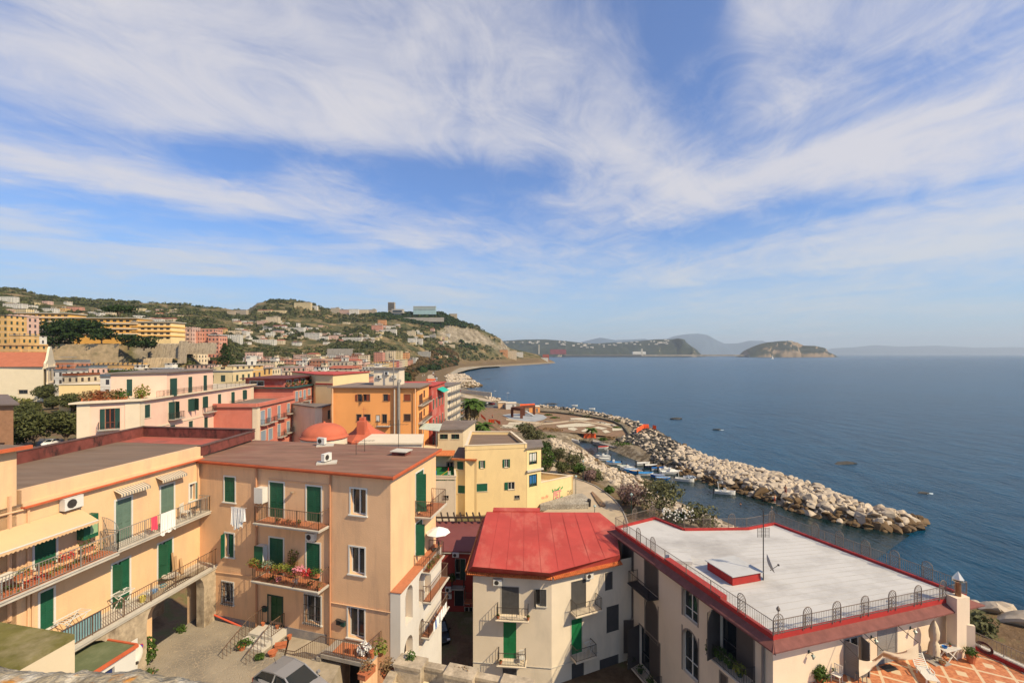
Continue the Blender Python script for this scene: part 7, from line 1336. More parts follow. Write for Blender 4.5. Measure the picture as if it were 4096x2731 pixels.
hv=[(FF,0,115,152,205,'white',0),(FF,30,185,222,268,'white',5),(FF,190,285,225,255,'white',0),(FF,20,250,262,300,'pale yellow',0),(FF,375,480,255,292,'white',1),(FF,465,575,250,280,'ochre',0),(FF,595,710,243,280,'salmon',2),(FF,1128,1280,252,290,'pale yellow',0),(FF,785,900,295,322,'white',0),(FF,900,1000,293,322,'cream',1),(FF,1190,1265,322,345,'white',0),(FF,1345,1440,348,375,'white',2),(FF,1450,1560,350,378,'cream',2),(FF,1300,1345,340,360,'beige',0),(G,205,268,315,338,'cream',0),(G,60,130,308,328,'beige',0),(G,690,750,278,318,'tan',5),(G,755,865,268,322,'beige',0),(G,960,1090,270,305,'pale yellow',2),(G,1092,1210,272,305,'pale yellow',0),(G,1290,1440,205,255,'pale yellow',1),(G,1400,1495,232,255,'white',0),(G,740,800,370,388,'white',0),(G,820,880,365,385,'white',0),(G,955,1030,370,412,'pink',2),(G,1040,1150,335,400,'cream',1),(G,835,900,388,410,'beige',2),(G,1010,1090,430,455,'white',3),(G,1100,1210,415,440,'white',2),(G,1095,1180,460,485,'pink',3),(G,1240,1380,430,460,'white',5),(G,1310,1330,385,430,'white',0),(G,675,790,455,482,'cream',0),(G,690,800,490,560,'white',1),(G,800,870,460,495,'white',0),(G,600,665,440,470,'ochre',2),(G,1035,1100,475,515,'white',1),(G,935,1000,500,530,'cream',0),(G,915,1110,537,575,'white',0),(G,1115,1190,545,580,'cream',2),(G,1380,1525,482,535,'white',5),(G,1270,1340,562,590,'white',3),(G,560,640,500,548,'salmon',3),(G,1180,1235,435,462,'beige',0),(G,890,950,372,392,'cream',3),(H,0,35,435,460,'white',0),(H,180,250,505,545,'white',2),(H,255,330,500,545,'pink',2),(H,375,555,514,552,'white',0),(H,325,375,537,555,'cream',0),(H,275,350,252,300,'beige',1),(H,350,440,268,305,'pink',0),(H,440,520,264,315,'white',5),(H,520,605,268,310,'cream',0),(H,605,680,265,312,'beige',1),(H,380,440,378,395,'cream',0),(H,697,768,358,412,'orange',0),(H,640,735,405,465,'salmon',1),(H,735,805,412,448,'white',3),(H,760,860,442,478,'white',0),(H,960,1030,458,518,'cream',1),(H,965,1040,522,570,'white',0),(H,1030,1095,530,578,'white',5),(H,1045,1100,492,530,'ochre',0),(H,1105,1155,500,528,'white',0),(H,1160,1215,492,530,'grey',0),(H,1220,1268,502,548,'pale yellow',0),(H,1250,1320,543,562,'white',0),(H,1335,1405,292,330,'tan',0),(H,1405,1490,305,345,'tan',0),(H,560,660,537,560,'beige',2),(H,1290,1385,580,605,'cream',0)]
HN={FF:'on the left slope',G:'on the middle slope',H:'on the right slope'}
for k in range(130):P,xa,xb,ya,yb=tr_.choice(((G,700,1190,350,580),(G,940,1180,330,560),(G,1200,1560,420,590),(H,180,700,480,570),(H,940,1300,450,590),(H,640,860,400,480),(FF,0,600,215,300),(FF,700,1560,280,340)));x=tr_.uniform(xa,xb);y=tr_.uniform(ya,yb);hv.append((P,x,x+tr_.uniform(26,60),y-tr_.uniform(14,24),y,tr_.choice(('white','white','cream','pink','pale yellow')),tr_.choice((0,0,1,2,5,7))))
for P,x0,x1,y0,y1,cn,ft in hv:
 p=hit(P((x0+x1)/2,y1))or hit(P((x0+x1)/2,y1+12))
 if p is None:continue
 w=(P(x1,0)[0]-P(x0,0)[0])/F*p.y;h=(P(0,y1)[1]-P(0,y0)[1])/F*p.y
 d_=10;house(p.x,p.y+d_/2,w,d_,p.z,p.z+h,tr_.uniform(-.12,.12),cn,ft,ulabel(f'{cn} villa with {FEAT[ft]} {HN[P]}',(f' near a {prev} house',f' below a {prev} house',f', right of a {prev} villa',f', left of a {prev} villa')),'villas scattered over the hillside',base_more=8,cat='villa');prev=cn
def lm(name,label,x0,x1,y0,y1,mat,Y,d=14,P=H,dz=12,extra=None):
 a,c=atY(P(x0,y0),Y),atY(P(x1,y1),Y);b=root(name,((a.x+c.x)/2,Y,c.z),label,'building');m=MB();m.box(((a.x+c.x)/2,Y+d/2,(a.z+c.z-dz)/2),(c.x-a.x,d,a.z-c.z+dz));m.build('wall',mat,b);m=MB();m.box(((a.x+c.x)/2,Y+d/2,a.z+.3),(c.x-a.x+1,d+1,.8));m.build('roof',STONE,b);return b,a,c
RIB=M('ribbed_concrete',(.34,.29,.23),var=.12,aniso=(3,3,.1));b,a,c=lm('concrete_tower','tall ribbed concrete tower on the crest of the hill',788,845,200,275,RIB,1455)
m=MB()
for k in range(8):m.box((a.x+(c.x-a.x)*(k+.5)/8,1454.6,(a.z+c.z)/2),((c.x-a.x)/34,1.,a.z-c.z-3))
m.build('window_strip',DARK,b)
b,a,c=lm('modernist_hall','overhanging modernist hall on pillars below the concrete tower',820,925,262,295,M('hall_wall',(.42,.38,.32),var=.2),1430,dz=0);b2,_,_=lm('x','x',838,905,295,335,STONE,1434,dz=3);
for k_ in('label','category'):del b2[k_]
b2.name='lower_floor';b2.location-=b.location;b2.parent=b
m=MB();m.box(((a.x+c.x)/2,1429.5,(a.z+c.z)/2),(c.x-a.x-8,1.2,5));m.build('window_band',GLASS,b)
b,a,c=lm('glass_school','long pale blue green glazed building on the hilltop among pines',1015,1215,236,274,M('pale_glass_front',(.30,.42,.42),rough=.4,var=.1,scale=.08),1450);m=MB()
for z_ in(.3,.6,.9):m.box(((a.x+c.x)/2,1449.6,c.z+(a.z-c.z)*z_),(c.x-a.x,1,1.2))
m.build('floor_band',STONE,b)
def banded(name,label,P,x0,x1,y0,y1,Y,nf,mat,band,d=14,side=0):
 a,c=atY(P(x0,y0),Y),atY(P(x1,y1),Y);b=root(name,((a.x+c.x)/2,Y,c.z),label,'school building');w_=Wall((a.x,Y),(c.x,Y+side),c.z-4,a.z,.4);w2=Wall((c.x,Y+side),(c.x,Y+d+side),c.z-4,a.z);fh=(a.z-c.z)/nf;n_=max(3,int((c.x-a.x)/4))
 for f in range(nf):
  for k in range(n_):s=w_.len*(k+.2)/n_;window(b,w_,(s,s+w_.len/n_*.6,c.z+fh*(f+.32),c.z+fh*(f+.72)),'G',frame=GREY,tw=0,lod=2,sill=False)
 m=MB();w_.mesh(m);w2.mesh(m);Wall((a.x,Y+d),(a.x,Y),c.z-4,a.z).mesh(m);m.build('wall',mat,b);m=MB();m.prism([(a.x-1,Y-1),(c.x+1,Y+side-1),(c.x+1,Y+d+side),(a.x-1,Y+d)],a.z,a.z+.5);m.build('roof',STONE,b)
 for f in range(1,nf):m=MB();fbox(m,w_,-.3,w_.len+.3,c.z+fh*f-.35,c.z+fh*f+.45,.004,.8);fbox(m,w2,0,w2.len,c.z+fh*f-.3,c.z+fh*f+.4,.004,.5);m.build('floor_band',band,b)
 return b,w_
banded('school_building','long orange banded school block behind the big round pine',FF,580,1188,340,528,318,4,OCHRE,PALEC,side=4);banded('school_building','pale yellow banded block with a red edged roof right of the orange school',FF,1192,1503,375,540,322,4,YEL,OCHRE,side=3);banded('school_building','yellow banded block with two window rows at the upper left',FF,150,555,296,405,330,3,OCHRE,PALEC,side=5)
b,w_=banded('sofia_block','grey beige block lettered SOFIA below the yellow banded building',FF,215,480,415,535,305,1,M('grey_beige_plaster',(.40,.34,.27),var=.08),STONE);text('SOFIA',w_.pt(w_.px(FF(278,480))[0],w_.px(FF(278,474))[1],.05),w_.t,3.2,M('faded_lettering',(.24,.15,.12)),b,'lettering',nrm=w_.n)
vl2=[(G,165,370,432,548,'pink',5,345),(G,370,440,458,545,'salmon',0,350),(G,440,580,448,545,'salmon',5,356),(G,520,620,498,552,'salmon',3,352),(FF,55,175,325,490,'pink',5,240),(FF,-80,55,318,580,'ochre',0,232),(FF,80,170,495,575,'ochre',5,228),(FF,-60,240,590,690,'ochre',5,222),(FF,172,245,498,580,'white',0,236),(FF,812,1310,760,830,'ochre',5,262),(G,850,960,645,690,'pink',0,420),(FF,480,600,820,880,'white',3,200),(FF,560,700,860,930,'cream',3,190),(FF,680,800,790,850,'pink',3,225),(FF,890,1010,870,960,'white',3,150),(G,560,730,815,940,'pale yellow',5,118),(G,700,840,770,920,'ochre',1,124),(G,850,945,800,880,'ochre',0,135),(FF,480,650,735,800,'terracotta',3,235)]
for P,x0,x1,y0,y1,cn,ft,Y in vl2:
 a,c=atY(P(x0,y0),Y),atY(P(x1,y1),Y);house((a.x+c.x)/2,Y+5,c.x-a.x,10,c.z,a.z,tr_.uniform(-.04,.1),cn,ft,ulabel(f'{cn} house with {FEAT[ft]} in the left part of the town',(f' near a {prev} house',f', larger and beside a {prev} house',f', small and next to {prev}')),'houses of the left quarter',base_more=12);prev=cn
TUFF=M('tuff_stone_wall',(.42,.31,.18),var=.25,scale=.25,stain=(.16,.14,.07),stain_amt=.8,stain_scale=(.12,.12,.2),bump=.5,bump_scale=1.2)
for k,(P,x0,x1,y0,y1,Y,lab,mt)in enumerate([(FF,370,1050,572,690,283,'long ochre tuff retaining wall below the big pine',TUFF),(FF,245,372,568,640,280,'short piece of tuff wall left of the ivy',TUFF),(G,0,265,568,645,300,'grey stone bastion wall below the pink palazzo',STONEW),(G,245,325,545,690,297,'sloping stone buttress of the bastion',STONEW),(G,325,590,562,612,318,'pale bastion wall right of the buttress',STONEW),(FF,1270,1530,700,745,262,'lower tuff terrace wall behind the yellow house',TUFF),(H,240,470,616,665,690,'wide grey retaining wall at the foot of the hill',CONC),(H,812,1290,335,362,1395,'long grey wall below the hilltop hall',CONC)]):
 a,c=atY(P(x0,y0),Y),atY(P(x1,y1),Y);n_=24;m=MB();vs_=[(a.x+(c.x-a.x)*i/n_,Y+(j==1)*1.5+(j==2)*8+RNG.uniform(-.06,.06),(c.z-4 if j==0 else a.z+RNG.uniform(-.5,.3)))for j in range(3)for i in range(n_+1)];m.grid(vs_,[(j*(n_+1)+i,j*(n_+1)+i+1,(j+1)*(n_+1)+i+1,(j+1)*(n_+1)+i)for j in range(2)for i in range(n_)]);o=m.build('retaining_wall',mt);tag(centre(o),lab,'wall')
eaz=atY(FF(390,775),205);bz_=9;b=root('church',(eaz.x-15,212,bz_),'cream church with a red tiled roof and a curved baroque gable','church');CHW=M('church_cream',(.70,.60,.42),var=.04)
cA_,cB_=(eaz.x-42,196),(eaz.x,205);ws_=Wall(cA_,cB_,bz_,eaz.z,.3);x=ws_.rect(FF,165,248,983,1018);window(b,ws_,x,'G',frame=GREY,trim=PALEC,lod=2,tw=.3);m=MB();ws_.mesh(m);fe=atY(FF(478,900),222);wf_=Wall(cB_,(fe.x,222),bz_,eaz.z);wf_.mesh(m);m.build('wall',CHW,b)
ux=Vector((cA_[0]-cB_[0],cA_[1]-cB_[1],0));rd=Vector((fe.x-eaz.x,17,0));m=MB();A0=Vector((*cB_,eaz.z));hh=6.6;m.face([A0-rd*.05,A0+ux,A0+ux+rd*.5+Vector((0,0,hh)),A0+rd*.5+Vector((0,0,hh))]);m.face([A0+rd,A0+rd+ux,A0+ux+rd*.5+Vector((0,0,hh)),A0+rd*.5+Vector((0,0,hh))]);m.build('roof',M('church_tile_roof',(.38,.125,.065),var=.12,scale=.6),b)
gp=[(0,-1),(0,1.5),(.06,2.2),(.15,2.8),(.2,4),(.28,6),(.36,8),(.45,9.2),(.55,9.2),(.64,8),(.72,6),(.8,4),(.85,2.8),(.94,2.2),(1,1.5),(1,-1)];m=MB();fr=[A0+rd*s+Vector((0,0,z))for s,z in gp];off=-ux.normalized()*.9;bk=[p-off*.0 for p in fr];fr=[p+off for p in fr];m.face(fr);m.face(bk[::-1])
for i in range(len(gp)-1):m.face([fr[i+1],fr[i],bk[i],bk[i+1]])
m.build('gable',CHW,b);wg_=Wall((A0+off).to_2d(),(A0+off+rd).to_2d(),bz_,eaz.z);m=MB()
for s0_,s1_ in((.12,.2),(.8,.88)):fbox(m,wg_,wg_.len*s0_,wg_.len*s1_,bz_,eaz.z+1,.01,.3)
fbox(m,wg_,0,wg_.len,eaz.z-.6,eaz.z,.01,.6);fbox(m,wg_,0,wg_.len,eaz.z-8,eaz.z-7.4,.01,.7);m.build('pilasters',PALEC,b);m=MB();m.face([wg_.pt(wg_.len*.43,eaz.z-6,.35),wg_.pt(wg_.len*.57,eaz.z-6,.35),wg_.pt(wg_.len*.57,eaz.z-1.2,.35),wg_.pt(wg_.len*.43,eaz.z-1.2,.35)]);m.build('window',PALEC,b);m=MB();wg_.mesh(m);m.build('front_wall',CHW,b)
gA=atY(FF(575,1000),168);b,ws=block('yellow_gatehouse','small yellow house with a scrolled gable beyond the street trees',[(gA.x,166),(gA.x+11,170),(gA.x+11,180),(gA.x,180)],9,atY(FF(600,935),168).z,YEL,PALEC,over=.3,cat='house');window(b,ws[0],(3.4,6.2,9.5,13),'N',trim=PALEC,tw=.3,arch=True,lod=2);fin(b,ws,YEL)
q=atY(FF(120,1120),62);b,ws=block('brown_brick_building','low brown brick building with slatted openings at the left edge',[(q.x-25,58),(q.x,62),(q.x-17,76),(q.x-30,76)],9,q.z,M('brown_brick',(.33,.17,.09),var=.15,scale=2),M('brown_dark_roof',(.16,.12,.1)),over=.5)
for k in range(9):m=MB();zz=q.z-5.2-k*.36;fbox(m,ws[0],ws[0].len-5.5,ws[0].len-1,zz,zz+.16,.003,.15);m.build('slat',DBROWN,b)
fin(b,ws,_M['brown_brick'])
m=MB();s0=[atZ(FF(x,y),10.02)for x,y in((280,1560),(560,1560),(560,1300),(600,1180),(640,1075),(570,1075),(480,1180),(420,1300))];m.face([(p.x,p.y,10.03)for p in s0]);tag(m.build('street',M('street_asphalt',(.07,.068,.066),var=.15)),'dark asphalt street under the trees at the left','street',kind='structure')
LF1=leafmat('olive_green_leaves',(.040,.050,.016),(.135,.14,.048),.9);LF2=leafmat('dark_green_leaves',(.012,.028,.008),(.045,.075,.02),.9);LF3=leafmat('bright_green_leaves',(.03,.06,.012),(.10,.16,.03),1.);TAM=leafmat('tamarisk_leaves',(.05,.055,.022),(.17,.165,.075),.8);PURP=leafmat('pinkish_plumes',(.12,.08,.06),(.34,.22,.19),1.1);BARK=M('bark',(.12,.085,.055),var=.3,scale=3);LF4=leafmat('autumn_brown_leaves',(.07,.045,.018),(.17,.11,.045),.3)
def tree(name,label,base,h,r,lm_,n=1500,size=.3,trunk=.25,nb=9,group=None,cat='tree',flat=.75,low=.25,rng=RNG,lean=0):
 B0=Vector(base);o=root(name,B0,label,cat,group);blobs=[];cz=h*(low+1)/2;ch=h*(1-low)/2
 for k in range(nb):a=rng.random()*6.28;q=rng.uniform(.25,.62);e=rng.uniform(-.55,.55);rr=rng.uniform(.38,.58);blobs.append((B0.x+math.cos(a)*r*q,B0.y+math.sin(a)*r*q,B0.z+cz+ch*e,r*rr,r*rr,ch*rr*1.1*flat+.1))
 blobs.append((B0.x,B0.y,B0.z+cz,r*.6,r*.6,ch*.8));m=MB()
 for b_ in blobs[:min(6,nb)]:p=B0+Vector((0,0,h*low*.8));c=Vector(b_[:3]);m.tube([p,p.lerp(c,.5)+Vector((rng.uniform(-.2,.2),0,.2)),c],[trunk*.5,trunk*.3,trunk*.1],5)
 m.tube([B0-Vector((0,0,.5)),B0+Vector((rng.uniform(-.1,.1),0,h*low*.6)),B0+Vector((0,0,h*low)),B0+Vector((lean,0,h*.7))],[trunk*1.2,trunk,trunk*.85,trunk*.2],7);m.build('trunk',BARK,o);m=MB();clumps(m,blobs,n,size,rng,.5);m.build('crown',lm_,o);return o
def tpx(p,z,*a,**k):q=atZ(p,z);return(q.x,q.y,z)
for(x,y),h,r,lab in[((300,1500),10,5.2,'largest round tree on the left street, nearest the photo corner'),((590,1470),9,5.0,'second round tree beside the pink building'),((230,1230),6,4,'round tree left of the street behind the nearest one'),((430,1110),9.5,6.2,'round tree before the cream church front'),((650,1200),8,5,'round street tree behind the second one'),((800,1075),9.5,6.5,'round tree beside the tall street lamp'),((470,1170),6,4,'small round tree below the church gable'),((700,1120),8,5,'pale round tree right of the street lamp')]:
 tree('street_tree',lab,tpx(FF(x,y),10),h,r,LF1,3600,.36,.3,12,'round trees along the left street',low=.18)
for(x,y),h,r,lm_,lab in[((40,1110),4,5,LF3,'green and red bush before the church at the left edge'),((270,1100),3,5,PLY,'yellow green bush below the church wall'),((150,1500),7,3,LF2,'dark ivy like tree against the brown brick building')]:tree('garden_bush',lab,tpx(FF(x,y),10),h,r,lm_,900,.35,.15,cat='bush',low=.05)
q=atY(FF(755,560),300);tree('stone_pine','big dark round pine before the orange school block',(q.x,296,q.z),atY(FF(755,340),300).z-q.z,20*.95,LF2,3600,.9,.6,16,low=.3,flat=.8)
for(x,y),h,r,lab in[((540,560),15,11,'dark tree left of the big pine'),((910,560),11,9,'dark tree right of the big pine'),((335,565),8,10,'broad dark tree below the lettered block'),((620,575),8,8,'palm like dark shrub under the big pine'),((1150,620),10,7,'dark tree on the tuff wall'),((1290,625),9,9,'broad tree hanging over the bastion'),((500,650),11,12,'ivy covered tree at the tuff wall'),((1060,320),8,12,'dark tree among the villas at left'),((205,505+20),6,5,'small tree before the white house')]:q=atY(FF(x,y),288);tree('terrace_tree',lab,q,h,r,LF2,700,.8,.4,9,'dark trees on the left terrace',low=.1)
q=atY(G(670,765),262);o=root('conifer',q,'dark conical conifer rising from the rooftops','conifer');m=MB();m.tube([q,q+Vector((0,0,13))],[.4,.1],6);m.build('trunk',BARK,o);m=MB()
for k in range(13):z_=1+k*.95;rr=5*(1-k/13.5)**.8;clumps(m,[(q.x+rr*.55*math.cos(a),q.y+rr*.55*math.sin(a),q.z+z_,rr*.5,rr*.5,.45)for a in[k+j*1.26 for j in range(5)]],130,.45,RNG,.3)
m.build('crown',LF2,o)
def wood(name,label,pts_fn,n,mat,seed,rr=(3,6.5),leaf=1.5,per=16):
 g=np.random.default_rng(seed);P,R_=pts_fn(g,n);k=len(P);rad=g.uniform(*rr,k)*R_;m_=per
 d=g.normal(size=(k,m_,3));d/=np.linalg.norm(d,axis=2,keepdims=True);d[...,2]=np.abs(d[...,2])*.9+.05*d[...,2]
 c=P[:,None]+d*rad[:,None,None]*np.array([1,1,.85])*g.uniform(.75,1.05,(k,m_,1));nn=d+g.normal(scale=.35,size=d.shape);nn/=np.linalg.norm(nn,axis=2,keepdims=True)
 t=np.cross(nn,g.normal(size=d.shape));t/=np.linalg.norm(t,axis=2,keepdims=True);u=np.cross(nn,t);s=(leaf*(rad/4.5))[:,None,None]*g.uniform(.7,1.3,(k,m_,1));q=np.stack([c-t*s,c-u*s,c+t*s,c+u*s],2).reshape(-1,3)
 me=bpy.data.meshes.new(name);nq=k*m_;me.vertices.add(nq*4);me.vertices.foreach_set('co',q.astype(np.float32).ravel());me.loops.add(nq*4);me.loops.foreach_set('vertex_index',np.arange(nq*4,dtype=np.int32));me.polygons.add(nq);me.polygons.foreach_set('loop_start',np.arange(0,nq*4,4,dtype=np.int32));me.update(calc_edges=True);me.materials.append(mat)
 o=bpy.data.objects.new(name,me);COL.objects.link(o);tag(o,label,'woodland',kind='stuff');return o
def nz2(x,y,s,k):return np.sin(x*s+1.9*np.sin(y*s*.8+k))+np.cos(y*s*1.1+1.7*np.sin(x*s*.9+k*2))+.6*np.sin((x-y)*s*2.3+k)
def hillpts(umin,umax,y0,y1,thr,k,s=.018,zmin=14,dens=None):
 def f(g,n):
  u=g.uniform(umin,umax,n*4);Y=y0*(y1/y0)**g.uniform(0,1,n*4);x=(u-CX)/F*Y;z=hgt(x,Y);ok=(z>zmin)&(nz2(x,Y,s,k)>thr)
  e=3.;sl=np.hypot(hgt(x+e,Y)-z,hgt(x,Y+e)-z)/e;ok&=sl<.95;ok&=~((u<700)&(Y>286)&(Y<395));
  if umin<1000 and k==2:ok&=(z<150)|(g.uniform(0,1,n*4)<.25)
  P=np.stack([x,Y,z],1)[ok][:n];return P,np.clip(P[:,1]/900,.45,1.25)
 return f
HW1=leafmat('hillside_wood_leaves',(.022,.034,.010),(.105,.105,.036),.035,.1);HW2=leafmat('hillside_scrub_leaves',(.045,.050,.018),(.15,.12,.055),.03,.1)
wood('hillside_wood','dark green woodland covering the hill behind the town',hillpts(-100,2010,300,1560,-.9,1,.016),9500,HW1,3);wood('hillside_scrub','olive and brown scrub on the upper slopes',hillpts(-100,2120,420,1600,-.9,2,.03),4200,HW2,4,(1.6,3.2),1.2,9)
wood('hillside_wood','dark pines along the hilltop by the concrete tower',hillpts(1480,1900,1360,1500,-2.5,5,.02),520,LF2,8,(5,8),1.6,22)
wood('terrace_undergrowth','ivy and bushes on the slope below the tuff walls',hillpts(120,900,236,292,-1.2,3,.06,12),420,LF2,6,(3,5.5),1.0,26)
def area(poly,z,rs=1.):
 q=np.array([tuple(atZ(p,z)[:2])for p in poly])
 def f(g,n):
  lo,hi=q.min(0),q.max(0);P=g.uniform(lo,hi,(n*6,2));ins=np.zeros(len(P),bool)
  for i in range(len(q)):(ax,ay),(bx,by)=q[i],q[(i+1)%len(q)];c=(ay>P[:,1])!=(by>P[:,1]);ins^=c&(P[:,0]<ax+(P[:,1]-ay)*(bx-ax)/(by-ay+1e-9))
  P=P[ins][:n];return np.column_stack([P,hgt(P[:,0],P[:,1])]),np.full(len(P),rs)
 return f
wood('seafront_wood','dense brownish green trees of the seafront gardens',area([L(820,640),L(990,450),L(1080,400),L(1340,380),L(1690,305),L(1640,290),L(1400,300),L(1000,350),L(900,430),L(700,480)],6),230,LF4,11,(6,9),1.9,60);wood('seafront_wood','darker trees mixed into the seafront gardens',area([L(820,640),L(1000,450),L(1340,385),L(1690,305),L(1400,300),L(700,480)],6),150,LF2,12,(6,9),1.8,50)
wood('roadside_hedge','dark hedge between the orange building and the quay road',area([L(1200,700),L(1420,680),L(1420,655),L(1230,620)],5),40,LF2,13,(3.5,4.5),.8,60)
for P,x,y,h,r,lm_,lab in[(I,1370,720,9,6.5,TAM,'large feathery tamarisk behind the yellow house'),(I,1530,800,5,3.5,LF2,'dark shrub under the large tamarisk'),(I,1520,1010,8.5,3.6,LF3,'bright green tree right of the yellow house'),(I,1660,900,5.5,4,TAM,'grey green tamarisk by the narrow path'),(I,1800,930,5,4.2,TAM,'sparse tamarisk below the standing person'),(I,1710,1030,4.2,3.2,LF1,'olive bush above the terrace wall'),(I,1860,1010,4.2,2.6,LF3,'green bush right of the olive bush'),(I,1990,1090,4.2,2.6,PURP,'purplish bush near the path'),(I,2030,1140,3.8,3,LF1,'dark olive bush right of the purplish one'),(J,555,1100,2.2,1.5,LF3,'small round green bush beside the path'),(J,785,1250,7.5,4.8,PURP,'pinkish plumed tree above the white building'),(J,1030,1310,9.5,6.5,TAM,'largest olive tamarisk beside the pinkish tree'),(J,1430,1400,6,4.4,TAM,'yellowish tamarisk behind the roof railing'),(J,700,1190,3,2,LF1,'low dark bush under the pinkish tree'),(I,850,600,4,5,LF3,'leafy green bush patch behind the flat roof'),(I,1080,585,3,5,LF1,'low bush left of the wooden fence'),(I,850,1480,6,4.4,LF3,'light green tree behind the timber pergola'),(I,680,1400,3.5,2.2,LF2,'small dark bush beside the white terrace wall'),(I,1250,1400,2.5,2.6,PLY,'yellow green bush above the red roof'),(I,500,560,5,5,LF2,'dark bush beside the small yellow house'),(I,600,520,7,4,LF2,'dark tree behind the small yellow house'),(I,430,520,4,4,LF3,'green hedge bush at the foot of the orange building'),(E,1620,1200,4,2.6,TAM,'shrub on the shore beyond the chimney pillar'),(J,1160,1390,3,3,LF2,'oleander bush with white blossoms behind the railing')]:
 h*=.74;r*=.72;q=tpx(P(x,y),5.1 if x<2000 or P is J else 3.);q=(q[0],q[1],hz1(q[0],q[1])-.1)
 if P is E:q=tpx(P(x,y),4.)
 if x==850 and y==1480:q=(q[0],62,5)
 tree('promenade_shrub' if h<6 else 'promenade_tree',lab,q,h,r,lm_,1500 if r>4 else 800,.24 if q[1]<130 else.34,.16,10,cat='shrub' if h<6 else 'tree',low=.08)
m=MB();q=Vector(tpx(J(1160,1390),5));
for k in range(60):c=q+Vector((RNG.uniform(-2.6,2.6),RNG.uniform(-2.5,-1),RNG.uniform(1.2,3)));m.box(c,(.18,.18,.16))
tag(centre(m.build('white_blossoms',FLOWW)),'white oleander blossoms behind the railing','blossoms',kind='stuff')
def palm(label,base,h,fr,n=26,skirt=True,mat=None,tr=.25):
 B0=Vector(base);o=root('palm_tree',B0,label,'palm tree');m=MB();m.tube([B0,B0+Vector((.1,0,h*.5)),B0+Vector((0,0,h))],[tr*1.2,tr,tr*.9],8);m.build('trunk',BARK,o);m=MB();T=B0+Vector((0,0,h));g=RNG
 for k in range(n):
  a=k*2.4;el=g.uniform(-.1,1.2);d=Vector((math.cos(a),math.sin(a),0));pts=[T+d*(fr*t*math.cos(el*(1-t*.6)))+Vector((0,0,fr*(math.sin(el)*t-.75*t*t)))for t in(0,.3,.6,.85,1)];sd_=Vector((-d.y,d.x,0))
  for i in range(4):
   for sg in(-1,1):w0_,w1_=(.1,.34,.3,.2,.02)[i]*fr*.6,(.1,.34,.3,.2,.02)[i+1]*fr*.6;m.face([pts[i],pts[i+1],pts[i+1]+sd_*sg*w1_-Vector((0,0,w1_*.5)),pts[i]+sd_*sg*w0_-Vector((0,0,w0_*.5))])
 m.build('crown',mat or LF3,o)
 if skirt:
  m=MB()
  for k in range(70):a=k*2.4;z_=h*g.uniform(.45,.97);d=Vector((math.cos(a),math.sin(a),0));p=Vector((B0.x,B0.y,B0.z+z_));m.face([p,p+d*.9-Vector((.1,0,1.3)),p+d*1.1-Vector((0,0,1.9)),p+d*.3-Vector((0,.1,1.4))])
  m.build('dead_fronds',M('dry_fronds',(.27,.19,.09),var=.25,scale=2),o)
for x,y,yt_,lab in((700,505,300,'leftmost tall palm with a skirt of dead fronds'),(735,520,275,'second tall palm of the cluster, with the tallest crown'),(775,515,290,'third tall palm of the cluster by the park'),(805,490,300,'rightmost tall palm of the cluster')):q=atZ(I(x,y),5);zz=atY(I(x,yt_),q.y).z;palm(lab,q,zz-5,4.2)
palm('small palm by the orange net at the harbour head',atZ(J(388,588),2.0),3.0,2.6,22,False,None,.3);palm('low bushy palm behind the flat roofed yellow house',atZ(I(870,590),5),2.2,4,30,False);palm('second low bushy palm left of the first',atZ(I(790,585),5),1.6,3.2,24,False)
PALR=M('pale_boulder_stone',(.45,.37,.275),rough=.95,var=.22,scale=.6,stain=(.30,.22,.13),stain_amt=.6,stain_scale=(.5,.5,.5),bump=.5,bump_scale=3.5);BRNR=M('wet_brown_boulder_stone',(.13,.08,.036),rough=.8,var=.3,scale=.8,stain=(.07,.05,.03),stain_amt=.7,stain_scale=(.6,.6,.6),bump=.5,bump_scale=3.5);DKR=M('dark_grey_boulder_stone',(.05,.046,.04),rough=.95,var=.35,scale=.4,stain=(.17,.15,.12),stain_amt=.5,stain_scale=(.4,.4,.4),bump=.5,bump_scale=3.5)
def rock_mesh(seed,mat):
 g=random.Random(seed);bm=bmesh.new();bmesh.ops.create_icosphere(bm,subdivisions=2,radius=1);pl=[]
 for k in range(11):d=Vector((g.gauss(0,1),g.gauss(0,1),g.gauss(0,1))).normalized();pl.append((d,g.uniform(.38,.72)))
 for v in bm.verts:
  for d,r in pl:
   e=v.co.dot(d)-r
   if e>0:v.co-=d*e
  v.co+=Vector((noise.noise(v.co*2.2+Vector((seed,0,0))),noise.noise(v.co*2.2+Vector((0,seed,3))),noise.noise(v.co*2.2+Vector((7,0,seed)))))*.05
  v.co=Vector((v.co.x*1.25,v.co.y*1.0,v.co.z*.8))
 me=bpy.data.meshes.new('boulder');bm.to_mesh(me);bm.free();me.materials.append(mat);return me
RM={k:[rock_mesh(i*7+j,mt)for i in range(7)]for j,(k,mt)in enumerate((('pale',PALR),('brown',BRNR),('dark',DKR)))}
rk_=random.Random(21);cand=[]
